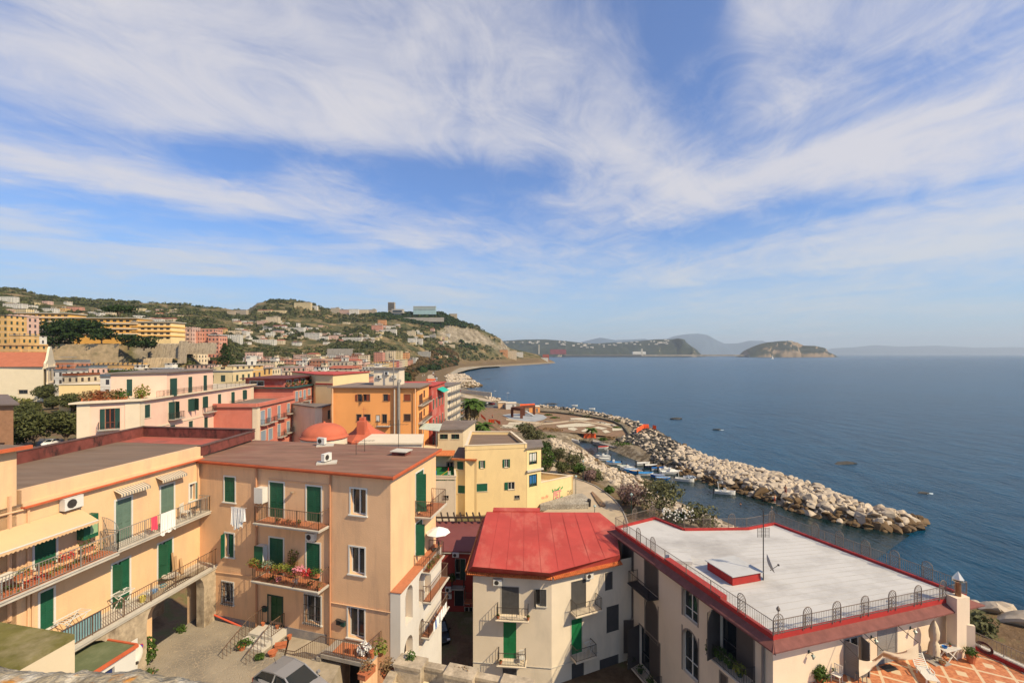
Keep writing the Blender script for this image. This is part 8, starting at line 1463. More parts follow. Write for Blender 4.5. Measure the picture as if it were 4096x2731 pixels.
def scatter(poly,z,step,sz,dmin,dmax,zlift=.25,reg='b'):
 q=[atZ(p,z)for p in poly];xs_=[p.x for p in q];ys_=[p.y for p in q];P=[];x=min(xs_)
 while x<max(xs_):
  y=min(ys_)
  while y<max(ys_):
   a,c=x+rk_.uniform(-.5,.5)*step,y+rk_.uniform(-.5,.5)*step;ins=False
   for i in range(len(q)):
    p0,p1=q[i],q[(i+1)%len(q)]
    if(p0.y>c)!=(p1.y>c)and a<p0.x+(c-p0.y)*(p1.x-p0.x)/(p1.y-p0.y):ins=not ins
   if ins:P.append((a,c))
   y+=step
  x+=step
 if not P:return
 A_=np.array(P);sdv=sdist(A_[:,0],A_[:,1]);zz=hgt(A_[:,0],A_[:,1])
 for(a,c),s_,z_ in zip(P,sdv,zz):
  if dmin<s_<dmax:
   r=rk_.uniform(*sz)*(rk_.random()**.5*.6+.6);kind='pale'
   if z_<.6:kind='brown' if rk_.random()<.85 else 'pale'
   elif reg=='d' and rk_.random()<.72:kind='dark'
   elif reg=='m' and rk_.random()<.5:kind='dark'
   elif z_<1.3 and rk_.random()<.4:kind='brown'
   cand.append((r/c,(a,c,max(z_,-.35)+r*zlift*rk_.uniform(.2,1.5)),r,kind,reg))
bw=lambda*l:[J(*p)if p[2:]==()else p for p in l]
scatter([J(1300,650),J(1560,790),J(2000,860),J(2352,930),E(900,150),E(1250,250),E(1200,400),E(880,380),E(380,300),J(2352,1330),J(1900,1180),J(1550,1060),J(1230,950),J(1150,800)],.8,1.0,(.4,1.3),-.7,40,reg='b')
scatter([J(800,430),J(1130,520),J(1420,700),J(1300,960),J(1050,870),J(860,700),J(640,640),J(780,560)],1.2,1.0,(.5,1.05),-.9,40,reg='d')
scatter([J(-100,270),J(450,330),J(900,430),J(1020,500),J(790,560),J(740,500),J(560,420),J(0,350),J(-100,340)],1.5,1.3,(.55,1.0),-1.,9,reg='m')
scatter([J(0,590),J(330,700),J(560,850),J(780,930),J(1000,990),J(950,1100),J(640,1120),J(440,960),J(300,840),J(0,700)],1.5,1.25,(.55,.95),-.6,15,.0,reg='h')
scatter([J(900,1080),J(1300,1230),J(1600,1350),J(1800,1500),J(1500,1500),J(1200,1330),J(850,1200)],2.,1.3,(.7,1.3),-1.2,8,.15,reg='h');scatter([E(1560,960),E(1700,1020),E(2100,1220),E(2100,1420),E(1650,1200)],2.,1.5,(.95,1.7),-1.5,9,.1,reg='n')
scatter([J(540,680),J(820,800),J(1040,890),J(1010,930),J(760,850),J(520,720)],.6,1.2,(.25,.6),-.6,6,reg='h');scatter([L(1430,520),L(1900,505),L(1930,560),L(1560,600)],1,2.6,(.9,1.7),-1,30,reg='h');scatter([L(1500,610),L(2050,620),L(2080,650),L(1560,700)],1,2.3,(.9,1.7),-1,30,reg='h');scatter([L(2100,830),L(2352,850),L(2352,900),L(2200,900)],1,1.8,(.7,1.3),-1.5,12,reg='h')
cand.sort(key=lambda c:-c[0]);LBR={('pale','b'):'pale angular boulder on the outer breakwater',('brown','b'):'wet brown boulder at the waterline of the outer breakwater',('pale','d'):'light boulder among dark ones at the breakwater root',('dark','d'):'dark grey boulder at the root of the breakwater',('brown','d'):'brown boulder at the waterline by the breakwater root',('pale','n'):'big flat pale boulder below the terrace corner',('brown','n'):'wet brown boulder below the terrace corner'}
for j,(_,loc,r,kd,rg_)in enumerate(cand[:300]):
 lb_=LBR.get((kd,rg_),f'{kd} boulder of the shore embankment facing the harbour');o=bpy.data.objects.new('boulder',rk_.choice(RM[kd]));COL.objects.link(o);o.location=loc;o.rotation_euler=(rk_.uniform(-.5,.5),rk_.uniform(-.5,.5),rk_.uniform(0,6.28));o.scale=(r*rk_.uniform(.85,1.25),r,r*rk_.uniform(.8,1.1));tag(o,lb_,'boulder',lb_.replace('boulder','boulders',1))
for kd in('pale','brown','dark'):
 V=[];Fc=[];off=0;cc_=[c for c in cand[300:]if c[3]==kd];base=[]
 for me_ in RM[kd]:a=np.empty(len(me_.vertices)*3);me_.vertices.foreach_get('co',a);base.append((a.reshape(-1,3),np.array([tuple(p.vertices)for p in me_.polygons])))
 for _,loc,r,_,_ in cc_:a,f=rk_.choice(base);Rm=np.array(Matrix.Rotation(rk_.uniform(0,6.28),3,'Z')@Matrix.Rotation(rk_.uniform(-.5,.5),3,'X'));V.append((a*r*rk_.uniform(.9,1.15))@Rm.T+np.array(loc));Fc.append(f+off);off+=len(a)
 if not V:continue
 V=np.concatenate(V);Fc=np.concatenate(Fc);me=bpy.data.meshes.new('boulders');me.vertices.add(len(V));me.vertices.foreach_set('co',V.astype(np.float32).ravel());me.loops.add(len(Fc)*3);me.loops.foreach_set('vertex_index',Fc.astype(np.int32).ravel());me.polygons.add(len(Fc));me.polygons.foreach_set('loop_start',np.arange(0,len(Fc)*3,3,dtype=np.int32));me.update(calc_edges=True);me.materials.append({'pale':PALR,'brown':BRNR,'dark':DKR}[kd]);o=bpy.data.objects.new('shore_rocks',me);COL.objects.link(o);tag(o,f'mass of smaller {kd} rocks along the shore and breakwater','rocks',kind='stuff')
for P,x,y,r,lab in((J,1190,412,3.6,'long dark reef awash in the open sea'),(J,1570,514,1.8,'small dark reef with foam further right'),(E,1180,42,1.5,'small rock breaking the water beyond the breakwater'),(mk(0,0,1.7415),1940,1064,5.2,'largest dark rock awash right of the breakwater'),(L,2150,535,7,'low reef off the distant rock spit'),(J,600-570,272,3,'flat dark rock off the garden peninsula'),(I,1580,302,5.5,'long flat rock near the peninsula shore')):
 q=atZ(P(x,y),0);o=bpy.data.objects.new('sea_rock',RM['dark'][int(x)%7]);COL.objects.link(o);o.location=q+Vector((0,0,-.1));o.scale=(r,r*.6,1.0);tag(o,lab,'rock');m=MB();fo=[(q.x+r*(.6+.3*math.sin(k*2.1))*math.cos(k*PI/8)+r*.9,q.y-r*.2+r*(.45+.2*math.sin(k*3.3))*math.sin(k*PI/8),.012)for k in range(16)];m.face(fo);tag(m.build('foam',M('sea_foam',(.40,.46,.47),var=.5,scale=2.)),'white foam round the '+lab[:28].rsplit(' ',1)[0],'foam',kind='stuff')if r<3 else None
def sheet(name,label,pts,z,mat,kind='structure',th=0.):
 q=[atZ(p,z)for p in pts];m=MB()
 if th:m.prism([(p.x,p.y)for p in q],z-.5,z+th)
 else:m.face([(p.x,p.y,z)for p in q])
 return tag(m.build(name,mat),label,name.replace('_',' ')if kind!='structure' else None,kind=kind)
PATHM=M('pale_path_concrete',(.42,.33,.22),var=.1,scale=.4,stain=(.28,.24,.17),stain_amt=.5,stain_scale=(.5,.5,.5));SAND=M('sandy_path',(.44,.34,.22),var=.15);GRAV=M('pale_gravel_bed',(.50,.44,.32),var=.3,scale=2.5,bump=.5,bump_scale=5);EARTH=M('reddish_earth',(.21,.125,.07),var=.3,scale=.5,stain=(.14,.12,.045),stain_amt=.6,stain_scale=(.2,.2,.2));SLATE=M('grey_plaza_slab',(.30,.31,.31),var=.15,scale=.3)
sheet('path','pale concrete promenade path curving past the graffiti wall',[J(222,970),J(330,1003),J(430,1045),J(520,1105),J(600,1170),J(660,1240),J(700,1310),J(740,1420),J(560,1440),J(100,1400),J(-150,1330),J(0,1250),J(190,1175)],5.12,PATHM)
m=MB();kb=[J(222,968),J(330,1001),J(430,1043),J(520,1103),J(600,1168),J(660,1238),J(702,1310),J(742,1420)]
for a,c in zip(kb,kb[1:]):m.bar(atZ(a,5.15),atZ(c,5.15),.2,.25)
tag(centre(m.build('kerb',CONC)),'low dark kerb along the curving promenade path','kerb')
m=MB();q=[atZ(p,5.14)for p in(J(388,1110),J(400,1100),J(430,1130),J(525,1225),J(515,1240),J(470,1235),J(430,1180))];m.prism([(p.x,p.y)for p in q],5,5.35);o=m.build('planting_island',EARTH);tag(centre(o),'long narrow stone edged planting island in the middle of the path','flower bed')
sheet('footpath','narrow pale footpath between the tamarisks',[I(1560,1010),I(1650,1030),I(1640,960),I(1630,880),I(1560,810),I(1500,790),I(1510,830),I(1590,880),I(1600,950)],5.13,PATHM)
sheet('garden_earth','reddish bare earth of the garden peninsula',[R(440,650),R(900,690),R(1300,740),R(1600,830),R(1760,930),R(1830,1020),R(1600,1045),R(900,975),R(480,960),R(-200,960),R(-600,900),R(-800,600),R(-300,560),R(-50,600)],2.08,EARTH)
sheet('plaza','grey slab plaza under the rusty portal',[R(-160,700),R(0,680),R(330,680),R(480,700),R(545,740),R(480,780),R(350,805),R(200,800),R(-50,760)],2.16,SLATE)
sheet('path','sandy path winding from the plaza across the garden',[R(-100,755),R(200,800),R(420,815),R(480,830),R(640,815),R(870,790),R(1080,785),R(1200,810),R(1400,835),R(1610,890),R(1560,900),R(1370,855),R(1180,825),R(1060,803),R(880,812),R(660,840),R(480,850),R(330,900),R(240,900),R(380,850),R(180,825),R(-100,780)],2.17,SAND)
for k,(pts,lab)in enumerate([([(680,865),(1000,830),(1200,835),(1310,865),(1150,885),(900,890),(730,900)],'long bed of pale paving blocks in the middle of the garden'),([(870,905),(950,893),(1025,920),(970,950),(880,930)],'small gravel patch left of the palm'),([(1075,950),(1150,915),(1215,930),(1230,965),(1100,965)],'round gravel patch behind the small palm'),([(1250,900),(1340,882),(1490,908),(1400,930)],'long gravel patch right of the small palm'),([(1400,945),(1470,935),(1540,970),(1450,985)],'gravel patch nearest the boulders'),([(1560,905),(1700,880),(1740,935),(1570,950)],'striped planting bed at the tip of the garden'),([(900,750),(1100,745),(1270,765),(1150,785),(920,770)],'striped planting bed along the far hedge'),([(-50,815),(230,815),(180,845),(-80,850)],'striped bed beside the sandy path'),([(-150,855),(330,860),(200,920),(-200,900)],'planted striped bed above the wooden fence'),([(1270,795),(1600,850),(1640,875),(1450,850)],'thin striped bed beside the path')]):o=sheet('garden_bed',lab,[R(*p)for p in pts],2.15+.001*k,GRAV,'thing');centre(o)
m=MB();hd=[R(420,650),R(700,668),R(1000,705),R(1250,740),R(1450,775),R(1600,815),R(1720,875),R(1780,940),R(1830,1015)]
for a,c in zip(hd,hd[1:]):m.bar(atZ(a,2.4),atZ(c,2.4),.6,.9)
tag(centre(m.build('garden_wall',M('dark_garden_wall',(.10,.09,.06),var=.2))),'long low dark wall curving round the garden peninsula','wall')
for k,(x,y,r,l2)in enumerate([(1170,735,3.2,LF1),(915,690,2.2,LF1),(1620,800,2.6,LF1),(560,700,2.2,LF3),(660,745,2.6,LF3),(120,880,3.5,LF3),(1640,900,2.,LF3),(1420,1080,2.,LF3),(560,920,4.2,DRYP),(680,940,3,DRYP),(1530,1060,3,DRYP),(1720,1150,4.5,LF3),(600,1040,2.4,LF3)]):m=MB();leaves(m,atZ(R(x,y),2.3),(r,r*.5,.55 if l2 is not LF1 else 1.2),170,.3,RNG,.1);tag(centre(m.build('low_shrub',l2)),['green hedge clump on the far garden wall','smaller hedge clump left on the garden wall','hedge clump near the bend of the wall','ground shrubs left of the plaza edge','low shrubs in a bare bed','green planting by the wooden fence','tuft at the garden tip','shrub beside the orange net','tall red brown reeds','shorter red brown reeds','dry grass near the boulders','green weeds on the quay end','weeds at the harbour head'][k],'shrub',kind=None)
po=root('rusty_portal',atZ(I(1280,440),2.1),'tall rusty steel portal frame with a stair on the grey plaza','sculpture');RST=M('rusty_steel',(.11,.038,.02),var=.25,scale=.6);PT=[((1172,437),335),((1270,452),345),((1292,423),320),((1400,412),312)];tp=[]
for(x,y),yt_ in PT:q=atZ(I(x,y),2.15);h=atY(I(x,yt_),q.y).z;m=MB();m.box((q.x,q.y,(q.z+h)/2),(1.3,1.3,h-q.z));m.build('column',RST,po);tp.append(Vector((q.x,q.y,h-.6)))
for i,j in((0,1),(0,2),(2,3)):m=MB();m.bar(tp[i],tp[j],.9,1.3);m.build('beam',RST,po)
m=MB();a,c=atZ(I(1398,425),2.2),tp[2]+Vector((1,.5,-2));m.bar(c,a,2.2,.3);m.build('ramp',SLATE,po)
def shed(name,lab,P,x0,x1,y0,y1,z,col,d=6,cat='hut'):
 a=atZ(P(x0,y1),z);c=atZ(P(x1,y1),z);h=atY(P(x0,y0),a.y).z-z;b,ws=block(name,lab,[(a.x,a.y),(c.x,a.y),(c.x,a.y+d),(a.x,a.y+d)],z,z+h,col,PALEC,over=.2,cat=cat);L_=ws[0].len;window(b,ws[0],(L_*.62,L_*.82,z+.1,z+h*.75),'S',LGREY,trim=PALEC,tw=.05,lod=2);fin(b,ws,col)
shed('orange_kiosk','long low orange service building behind the rusty portal',I,1350,1462,332,390,2.1,ORNG);shed('white_container','plain white container hut beside the parking area',I,1107,1213,295,357,2.1,WHITE);shed('salmon_wall_building','low salmon walled enclosure beside the car park',I,1028,1105,290,345,2.1,PEACH)
yh=atZ(I(485,480),5.1);shed('small_yellow_house','small orange yellow house with a red canopy and green garden',I,484,637,305,470,5.1,OCHRE,7,'house');a=atZ(I(484,470),5.1);m=MB();zz=atY(I(484,385),a.y).z;m.box((a.x+4.2,a.y-1.,zz),(9,2.4,.25));tag(centre(m.build('porch_canopy',TERRA)),'red tiled canopy on the front of the small yellow house','canopy')
NET=M('orange_safety_net',(.72,.11,.03),var=.15,scale=2)
for P,pts,z,h,lab in[(J,[(318,590),(432,592)],2.0,1.6,'orange net round the small palm'),(J,[(815,540),(850,520),(880,500),(930,500)],3.2,1.6,'orange net on top of the dark boulders'),(J,[(965,502),(1000,510)],3,1.4,'short orange net at the seaward side of the boulders'),(I,[(845,430),(895,480)],5.1,1.2,'orange net along the sloping path'),(I,[(925,495),(1000,500),(1050,520)],2.1,1.5,'orange net above the wooden fence'),(I,[(1255,332),(1410,325)],2.1,1.6,'orange net behind the rusty portal'),(I,[(550,165),(640,180)],5.1,2,'orange barrier on the quay road'),(L,[(1195,560),(1340,560)],5.4,2.,'orange barrier across the promenade road')]:
 q=[atZ(P(*p),z)for p in pts];m=MB()
 for a,c in zip(q,q[1:]):cloth(m,a+Vector((0,0,h)),c+Vector((0,0,h)),h,8,3,.15,Vector((0,1,0)))
 tag(centre(m.build('safety_net',NET)),lab,'safety net')
m=MB();fq=[I(990,500),I(1020,535),I(1080,565),I(1180,580),I(1300,578),I(1400,555),I(1500,510)]
for a,c in zip(fq,fq[1:]):
 a,c=atZ(a,3.),atZ(c,3.);n_=max(2,int((c-a).length/2))
 for k in range(n_):p,r_=a.lerp(c,k/n_),a.lerp(c,(k+1)/n_);u=Vector((0,0,1.1));m.bar(p,p+u,.14);m.bar(p+u,r_+u,.12);m.bar(p,r_+u,.1);m.bar(p+u,r_,.1)
tag(centre(m.build('wooden_fence',M('weathered_fence_wood',(.33,.26,.17),var=.2))),'cross braced wooden fence curving round the park edge','fence')
for k,(x,y,x2,y2)in enumerate([(500,812,632,815),(890,800,960,793),(1365,825,1460,838),(1545,865,1610,892)]):a,c=atZ(R(x,y),2.2),atZ(R(x2,y2),2.2);m=MB();m.bar(a+Vector((0,0,.45)),c+Vector((0,0,.45)),.7,.12);m.bar(a.lerp(c,.1),a.lerp(c,.1)+Vector((0,0,.4)),.4);m.bar(a.lerp(c,.9),a.lerp(c,.9)+Vector((0,0,.4)),.4);tag(centre(m.build('stone_bench',CONC)),['bench at the plaza end of the sandy path','short bench beside the dark bin','bench halfway along the sandy path','bench nearest the garden tip'][k],'bench')
sheet('quay_road','pale quay road behind the palms',[I(540,165),I(640,185),I(780,225),I(950,255),I(960,280),I(830,262),I(700,240),I(590,215)],5.2,PATHM);sheet('promenade_road','pale seafront promenade road running away along the bay',[L(1235,620),L(1215,500),L(1235,410),L(1270,375),L(1350,345),L(1500,318),L(1560,318),L(1420,345),L(1330,390),L(1320,450),L(1345,620)],5.45,PATHM)
sheet('car_park','darker strip of car park right of the palms',[I(800,262),I(830,262),I(1010,288),I(1020,345),I(800,335)],2.14,M('car_park_asphalt',(.10,.095,.09),var=.15));sheet('car_park','asphalt car park behind the palms',[I(500,265),I(690,265),I(760,268),I(750,335),I(690,335),I(500,330)],5.14,M('car_park_asphalt',(.10,.095,.09),var=.15));sheet('beach','pale sandy beach of the bay',[L(1345,560),L(1440,520),L(1580,495),L(1700,430),L(1850,385),L(2080,345),L(2352,330),L(2352,280),L(1900,300),L(1560,320),L(1400,400),L(1330,480)],3.2,M('beach_sand',(.33,.28,.20),var=.3,scale=.2,stain=(.16,.14,.11),stain_amt=.7,stain_scale=(.05,.05,.05)))
sheet('quay_slab','flat concrete bathing platform on the rock spit',[L(1460,545),L(1590,510),L(1830,518),L(1700,555)],3.4,CONC,th=.3)
for k,(a,c)in enumerate([((640,185),(800,205)),((790,205),(955,225))]):m=MB();p,q=atZ(I(*a),5.2),atZ(I(*c),5.2);m.bar(p+Vector((0,0,1.3)),q+Vector((0,0,1.3)),.5,2.6);tag(centre(m.build('quay_wall',PALEC)),['left stretch of the pale quay wall','right stretch of the pale quay wall'][k],'wall')
cls=['#e8e6e0','#b8bcc0','#e8e6e0','#40464c','#7a1a18','#e8e6e0','#1c2026','#8f9499'];cn_=['white','light grey','white','dark grey','dark red','white','black','silver']
cp=[(518,272),(545,274),(572,276),(600,292),(628,300),(655,305),(672,320),(610,312),(848,285),(872,290),(895,292),(945,293),(970,297),(530,292),(560,295),(640,285)]
ORD=['first','second','third','fourth','fifth','sixth','seventh','eighth','ninth','tenth','eleventh','twelfth','thirteenth','fourteenth','fifteenth','last']
for k,(x,y)in enumerate(cp):q=atZ(I(x,y+12),5.15 if x<750 else 2.15);j=k%8;car(q,1.2+.12*(k%3),f'{cn_[j]} car parked {"left" if x < 700 else "right"} of the tall palms, {ORD[k]} of the car park',cls[j],'cars in the car park behind the palms',full=False)
for k,t_ in enumerate((.1,.22,.36,.5,.63,.78,.9)):p=atZ(L(1330+28*math.sin(k),600-200*t_),5.5);car(p,1.5,f'{cn_[k]} car parked along the promenade road, {ORD[k]} from the barrier',cls[k],'cars along the promenade road',full=False)
def lamp(label,base,h,style='lantern',grp='street lamps'):
 B0=Vector(base);o=root('street_lamp',B0,label,'street lamp',grp);m=MB();m.tube([B0,B0+Vector((0,0,h*.15)),B0+Vector((0,0,h))],[.1,.06,.04],6);m.build('post',DKGREEN if style=='lantern' else GIRON,o);m=MB();T=B0+Vector((0,0,h))
 if style=='lantern':m.lathe(T,[(.06,-.05),(.2,.3),(.28,.34),(.12,.5),(.001,.62)],8)
 elif style=='globe':m.lathe(T,[(.001,0),(.3,.1),(.42,.4),(.3,.7),(.001,.8)],10)
 else:m.box(T+Vector((.5,0,.05)),(1.4,.35,.14))
 m.build('lamp_head',WHITE if style!='lantern' else M('lamp_glass',(.3,.38,.36),rough=.2,var=0),o)
for P,x,yb,yt_,lab in[(I,1395,1385,1275,'green lantern lamp before the graffiti wall, left'),(I,1838,1272,1075,'green lantern lamp at the end of the graffiti wall'),(J,420,1320,1250,'green lantern lamp beside the bright red roof'),(J,766,1310,1140,'green lantern lamp under the pinkish tree'),(I,1915,1110,915,'green lantern lamp by the paved embankment')]:q=atZ(P(x,yb),5.1);lamp(lab,q,atY(P(x,yt_),q.y).z-5.1)
for P,x,yb,yt_,z,lab,st_ in[(FF,395,1480,1362,10,'grey street lamp beside the white car on the left street','arm'),(FF,735,1080,925,10,'grey street lamp between the round street trees','arm'),(FF,38,1010,815,10,'tall thin lamp before the church wall','arm'),(L,1137,590,485,5,'white globe lamp left at the seafront gardens','globe'),(L,1170,560,472,5,'white globe lamp right at the seafront gardens','globe'),(I,788,210,130,5.2,'thin lamp at the sea edge of the quay, left','arm'),(I,985,255,165,5.2,'thin lamp at the sea edge of the quay, middle','arm'),(I,1120,290,185,5.2,'thin lamp at the sea edge of the quay, right','arm')]:q=atZ(P(x,yb),z);lamp(lab,q,atY(P(x,yt_),q.y).z-z,st_)
q=atZ(J(368,1235),5.1);o=root('litter_bin',q,'dark green litter bin beside the stone planter','bin');m=MB();m.lathe(q,[(.28,0),(.34,1.2),(.36,1.2),(.2,1.35),(.001,1.4)],10);m.build('bin_body',BLK,o)
m=MB();qw=[atZ(J(*p),.9)for p in((405,605),(655,665),(655,690),(400,625))];m.prism([(p.x,p.y)for p in qw],-1,1.0);tag(centre(m.build('small_quay',CONC)),'short concrete quay at the head of the harbour','quay')
def boat(label,P,cx,cy,lpx,bow,hull,deck,kind,z=0.,ang=None):
 q=atZ(P(cx,cy),z);s=(P(1,0)[0]-P(0,0)[0]);L_=lpx*s/F*q.y;L_=max(3.6,L_);W_=L_*.34;o=root('boat',q,label,'boat','small boats in the harbour');o.rotation_euler=(0,0,(0 if bow>0 else PI)+(ang or 0));H_=.55+L_*.03
 st=[(-.5,.78,0),(-.25,.95,0),(.05,1,.02),(.28,.82,.08),(.42,.45,.16),(.5,.03,.24)];m=MB();vs=[];n=5
 for x,w,r in st:ww=W_/2*w;hh=H_+r;vs+=[(x*L_,-ww,hh),(x*L_,-ww*.7,.05),(x*L_*.96,0,-.15),(x*L_,ww*.7,.05),(x*L_,ww,hh)]
 fs=[(i*n+k,(i+1)*n+k,(i+1)*n+k+1,i*n+k+1)for i in range(5)for k in range(4)]+[(0,1,2,3,4)];m.grid(vs,fs);m.build('hull',hull,o,local=True);m=MB();iv=[]
 for x,w,r in st:ww=W_/2*w*.82;iv+=[(x*L_*.94,-ww,H_+r+.01),(x*L_*.94,ww,H_+r+.01),(x*L_*.9,-ww*.85,H_*.45+r),(x*L_*.9,ww*.85,H_*.45+r)]
 m.grid(iv,[(i*4+2,i*4+3,i*4+7,i*4+6)for i in range(5)]+[(i*4,i*4+2,i*4+6,i*4+4)for i in range(5)]+[(i*4+1,i*4+5,i*4+7,i*4+3)for i in range(5)]+[(0,1,3,2)]);m.build('cockpit',deck,o,local=True);m=MB()
 for i in range(5):
  for sg in(-1,1):a,b_=st[i],st[i+1];m.bar((a[0]*L_,sg*W_/2*a[1]*.93,H_+a[2]+.02),(b_[0]*L_,sg*W_/2*b_[1]*.93,H_+b_[2]+.02),.14,.07)
 m.build('gunwale',WHITE if hull!=BWHITE else deck,o,local=True)
 for x in(-.2,.12):m=MB();m.box((x*L_,0,H_*.75),(.28,W_*.8,.06));m.build('thwart',deck,o,local=True)
 if kind!='row':m=MB();m.box((-.53*L_,0,H_+.25),(.35,.38,.5));m.box((-.55*L_,0,H_-.25),(.14,.16,.8));m.build('outboard_motor',BLK if kind!='cabin' else WHITE,o,local=True)
 if kind in('console','top'):m=MB();m.box((0,0,H_+.25),(.6,.7,.8));m.build('console',BWHITE,o,local=True);m=MB();m.hexa([(.3,-.35,H_+.65),(.3,.35,H_+.65),(.26,.35,H_+.65),(.26,-.35,H_+.65),(.1,-.3,H_+1.1),(.1,.3,H_+1.1),(.06,.3,H_+1.1),(.06,-.3,H_+1.1)]);m.build('windscreen',GLASS,o,local=True)
 if kind=='top':
  m=MB()
  for sg in(-1,1):m.tube([(-.28*L_,sg*W_*.4,H_),(-.34*L_,sg*W_*.36,H_+1.9),(-.12*L_,sg*W_*.36,H_+2.0)],.05,5)
  m.bar((-.34*L_,-W_*.36,H_+1.9),(-.34*L_,W_*.36,H_+1.9),.1);m.bar((-.12*L_,-W_*.36,H_+2),(-.12*L_,W_*.36,H_+2),.1);m.build('roll_bar',WHITE,o,local=True)
 if kind=='cabin':m=MB();m.hexa([(-.1*L_,-W_*.36,H_),(.36*L_,-W_*.2,H_+.1),(.36*L_,W_*.2,H_+.1),(-.1*L_,W_*.36,H_),(-.05*L_,-W_*.28,H_+.75),(.22*L_,-W_*.17,H_+.5),(.22*L_,W_*.17,H_+.5),(-.05*L_,W_*.28,H_+.75)]);m.build('cabin',BWHITE,o,local=True)
 if kind=='cover':m=MB();leaves(m,(.05*L_,0,H_+.2),(L_*.25,W_*.35,.35),50,.35,RNG,.8);m.build('tarpaulin',M('pale_blue_tarpaulin',(.33,.38,.44),var=.1),o,local=True)
 return o
BWHITE=M('white_hull',(.68,.66,.60),rough=.35,var=.05);BBLUE=M('blue_hull',(.015,.12,.36),rough=.4,var=.1);BLB=M('light_blue_hull',(.06,.30,.60),rough=.4,var=.1);BDK=M('navy_hull',(.02,.03,.07),rough=.4,var=0);BWD=M('varnished_deck',(.38,.24,.11),var=.15);BPY=M('pale_green_hull',(.45,.50,.36),rough=.5,var=.1);BRD=M('red_inner_deck',(.5,.06,.04),var=.1)
for cx,cy,lp,bow,hu,de,kd,an_,lab in[(502,690,105,1,BWHITE,BRD,'motor',.12,'white boat with a red inside alone at the harbour head'),(500,778,135,-1,BWHITE,BWHITE,'top',0,'white boat with a tilted bar, highest of the left moored group'),(510,802,100,-1,BWHITE,BWHITE,'row',0,'plain white boat below the one with the tilted bar'),(598,838,140,-1,BWHITE,BLB,'console',-.08,'white motorboat with a light blue inside in the left group'),(690,872,110,-1,BPY,BPY,'row',0,'pale yellow green rowing boat behind the white one'),(728,888,140,-1,BWHITE,BWHITE,'console',0,'white boat with a seated figure like console'),(762,906,135,-1,BLB,BLB,'row',0,'bright light blue rowing boat'),(808,920,105,-1,BBLUE,BWD,'motor',0,'blue boat with a wooden deck'),(900,942,140,1,BWHITE,BLB,'motor',-.05,'blue decked white boat right of the wooden decked one'),(1012,960,85,-1,BBLUE,BBLUE,'row',-.15,'deep blue rowing boat left of its twin'),(1063,985,92,1,BBLUE,BLB,'row',-.1,'deep blue rowing boat with a paler inside, rightmost of the blue ones'),(876,845,128,1,BWHITE,BWHITE,'motor',.1,'white boat nearest the breakwater side, left'),(948,866,122,1,BDK,BWHITE,'motor',.12,'dark hulled white decked boat near the breakwater'),(1015,892,130,1,BWHITE,BBLUE,'motor',.1,'white boat with blue seats next to the cabin cruiser'),(1080,900,110,1,BWHITE,BWHITE,'console',.1,'white boat tucked behind the cabin cruiser'),(1135,928,185,1,BWHITE,BWHITE,'cabin',.06,'white cabin cruiser, longest boat of the harbour'),(1265,998,170,1,BWHITE,BWHITE,'top',-.35,'white motorboat with a frame and covered bow'),(1645,1118,180,1,BWHITE,BWHITE,'top',-.3,'white motorboat with a white arch moored alone in the water')]:boat(lab,J,cx,cy,lp,bow,hu,de,kd,.0,an_)
boat('white boat stranded on the mud at the harbour head',J,240,628,75,1,BWHITE,BWHITE,'motor',.5,2.3);m=MB();q=atZ(J(1300,975),.6);leaves(m,q+Vector((.6,0,.5)),(1.2,.6,.3),60,.35,RNG,.8);tag(centre(m.build('tarpaulin',M('pale_blue_tarpaulin',(.33,.38,.44)))),'crumpled pale blue cover on the bow of the framed motorboat','cover')
for x,y,lab in((232,292,'tiny white boat off the garden peninsula'),(395,324,'tiny white boat further right off the peninsula')):boat(lab,J,x,y,30,1,BWHITE,BWHITE,'row')
q=atZ(K(1864,243),0);o=root('sailing_boat',q,'distant sailing boat with a small pale sail','sailing boat');m=MB();m.grid([q+Vector(v)for v in((0,-.3,2),(9,0,2),(2,0,26),(0,.3,2))],[(0,1,2),(1,3,2),(0,2,3)]);m.build('sail',WCLOTH,o);m=MB();m.bar(q+Vector((-7,0,1)),q+Vector((9,0,1)),4,2);m.build('hull',BWHITE,o)
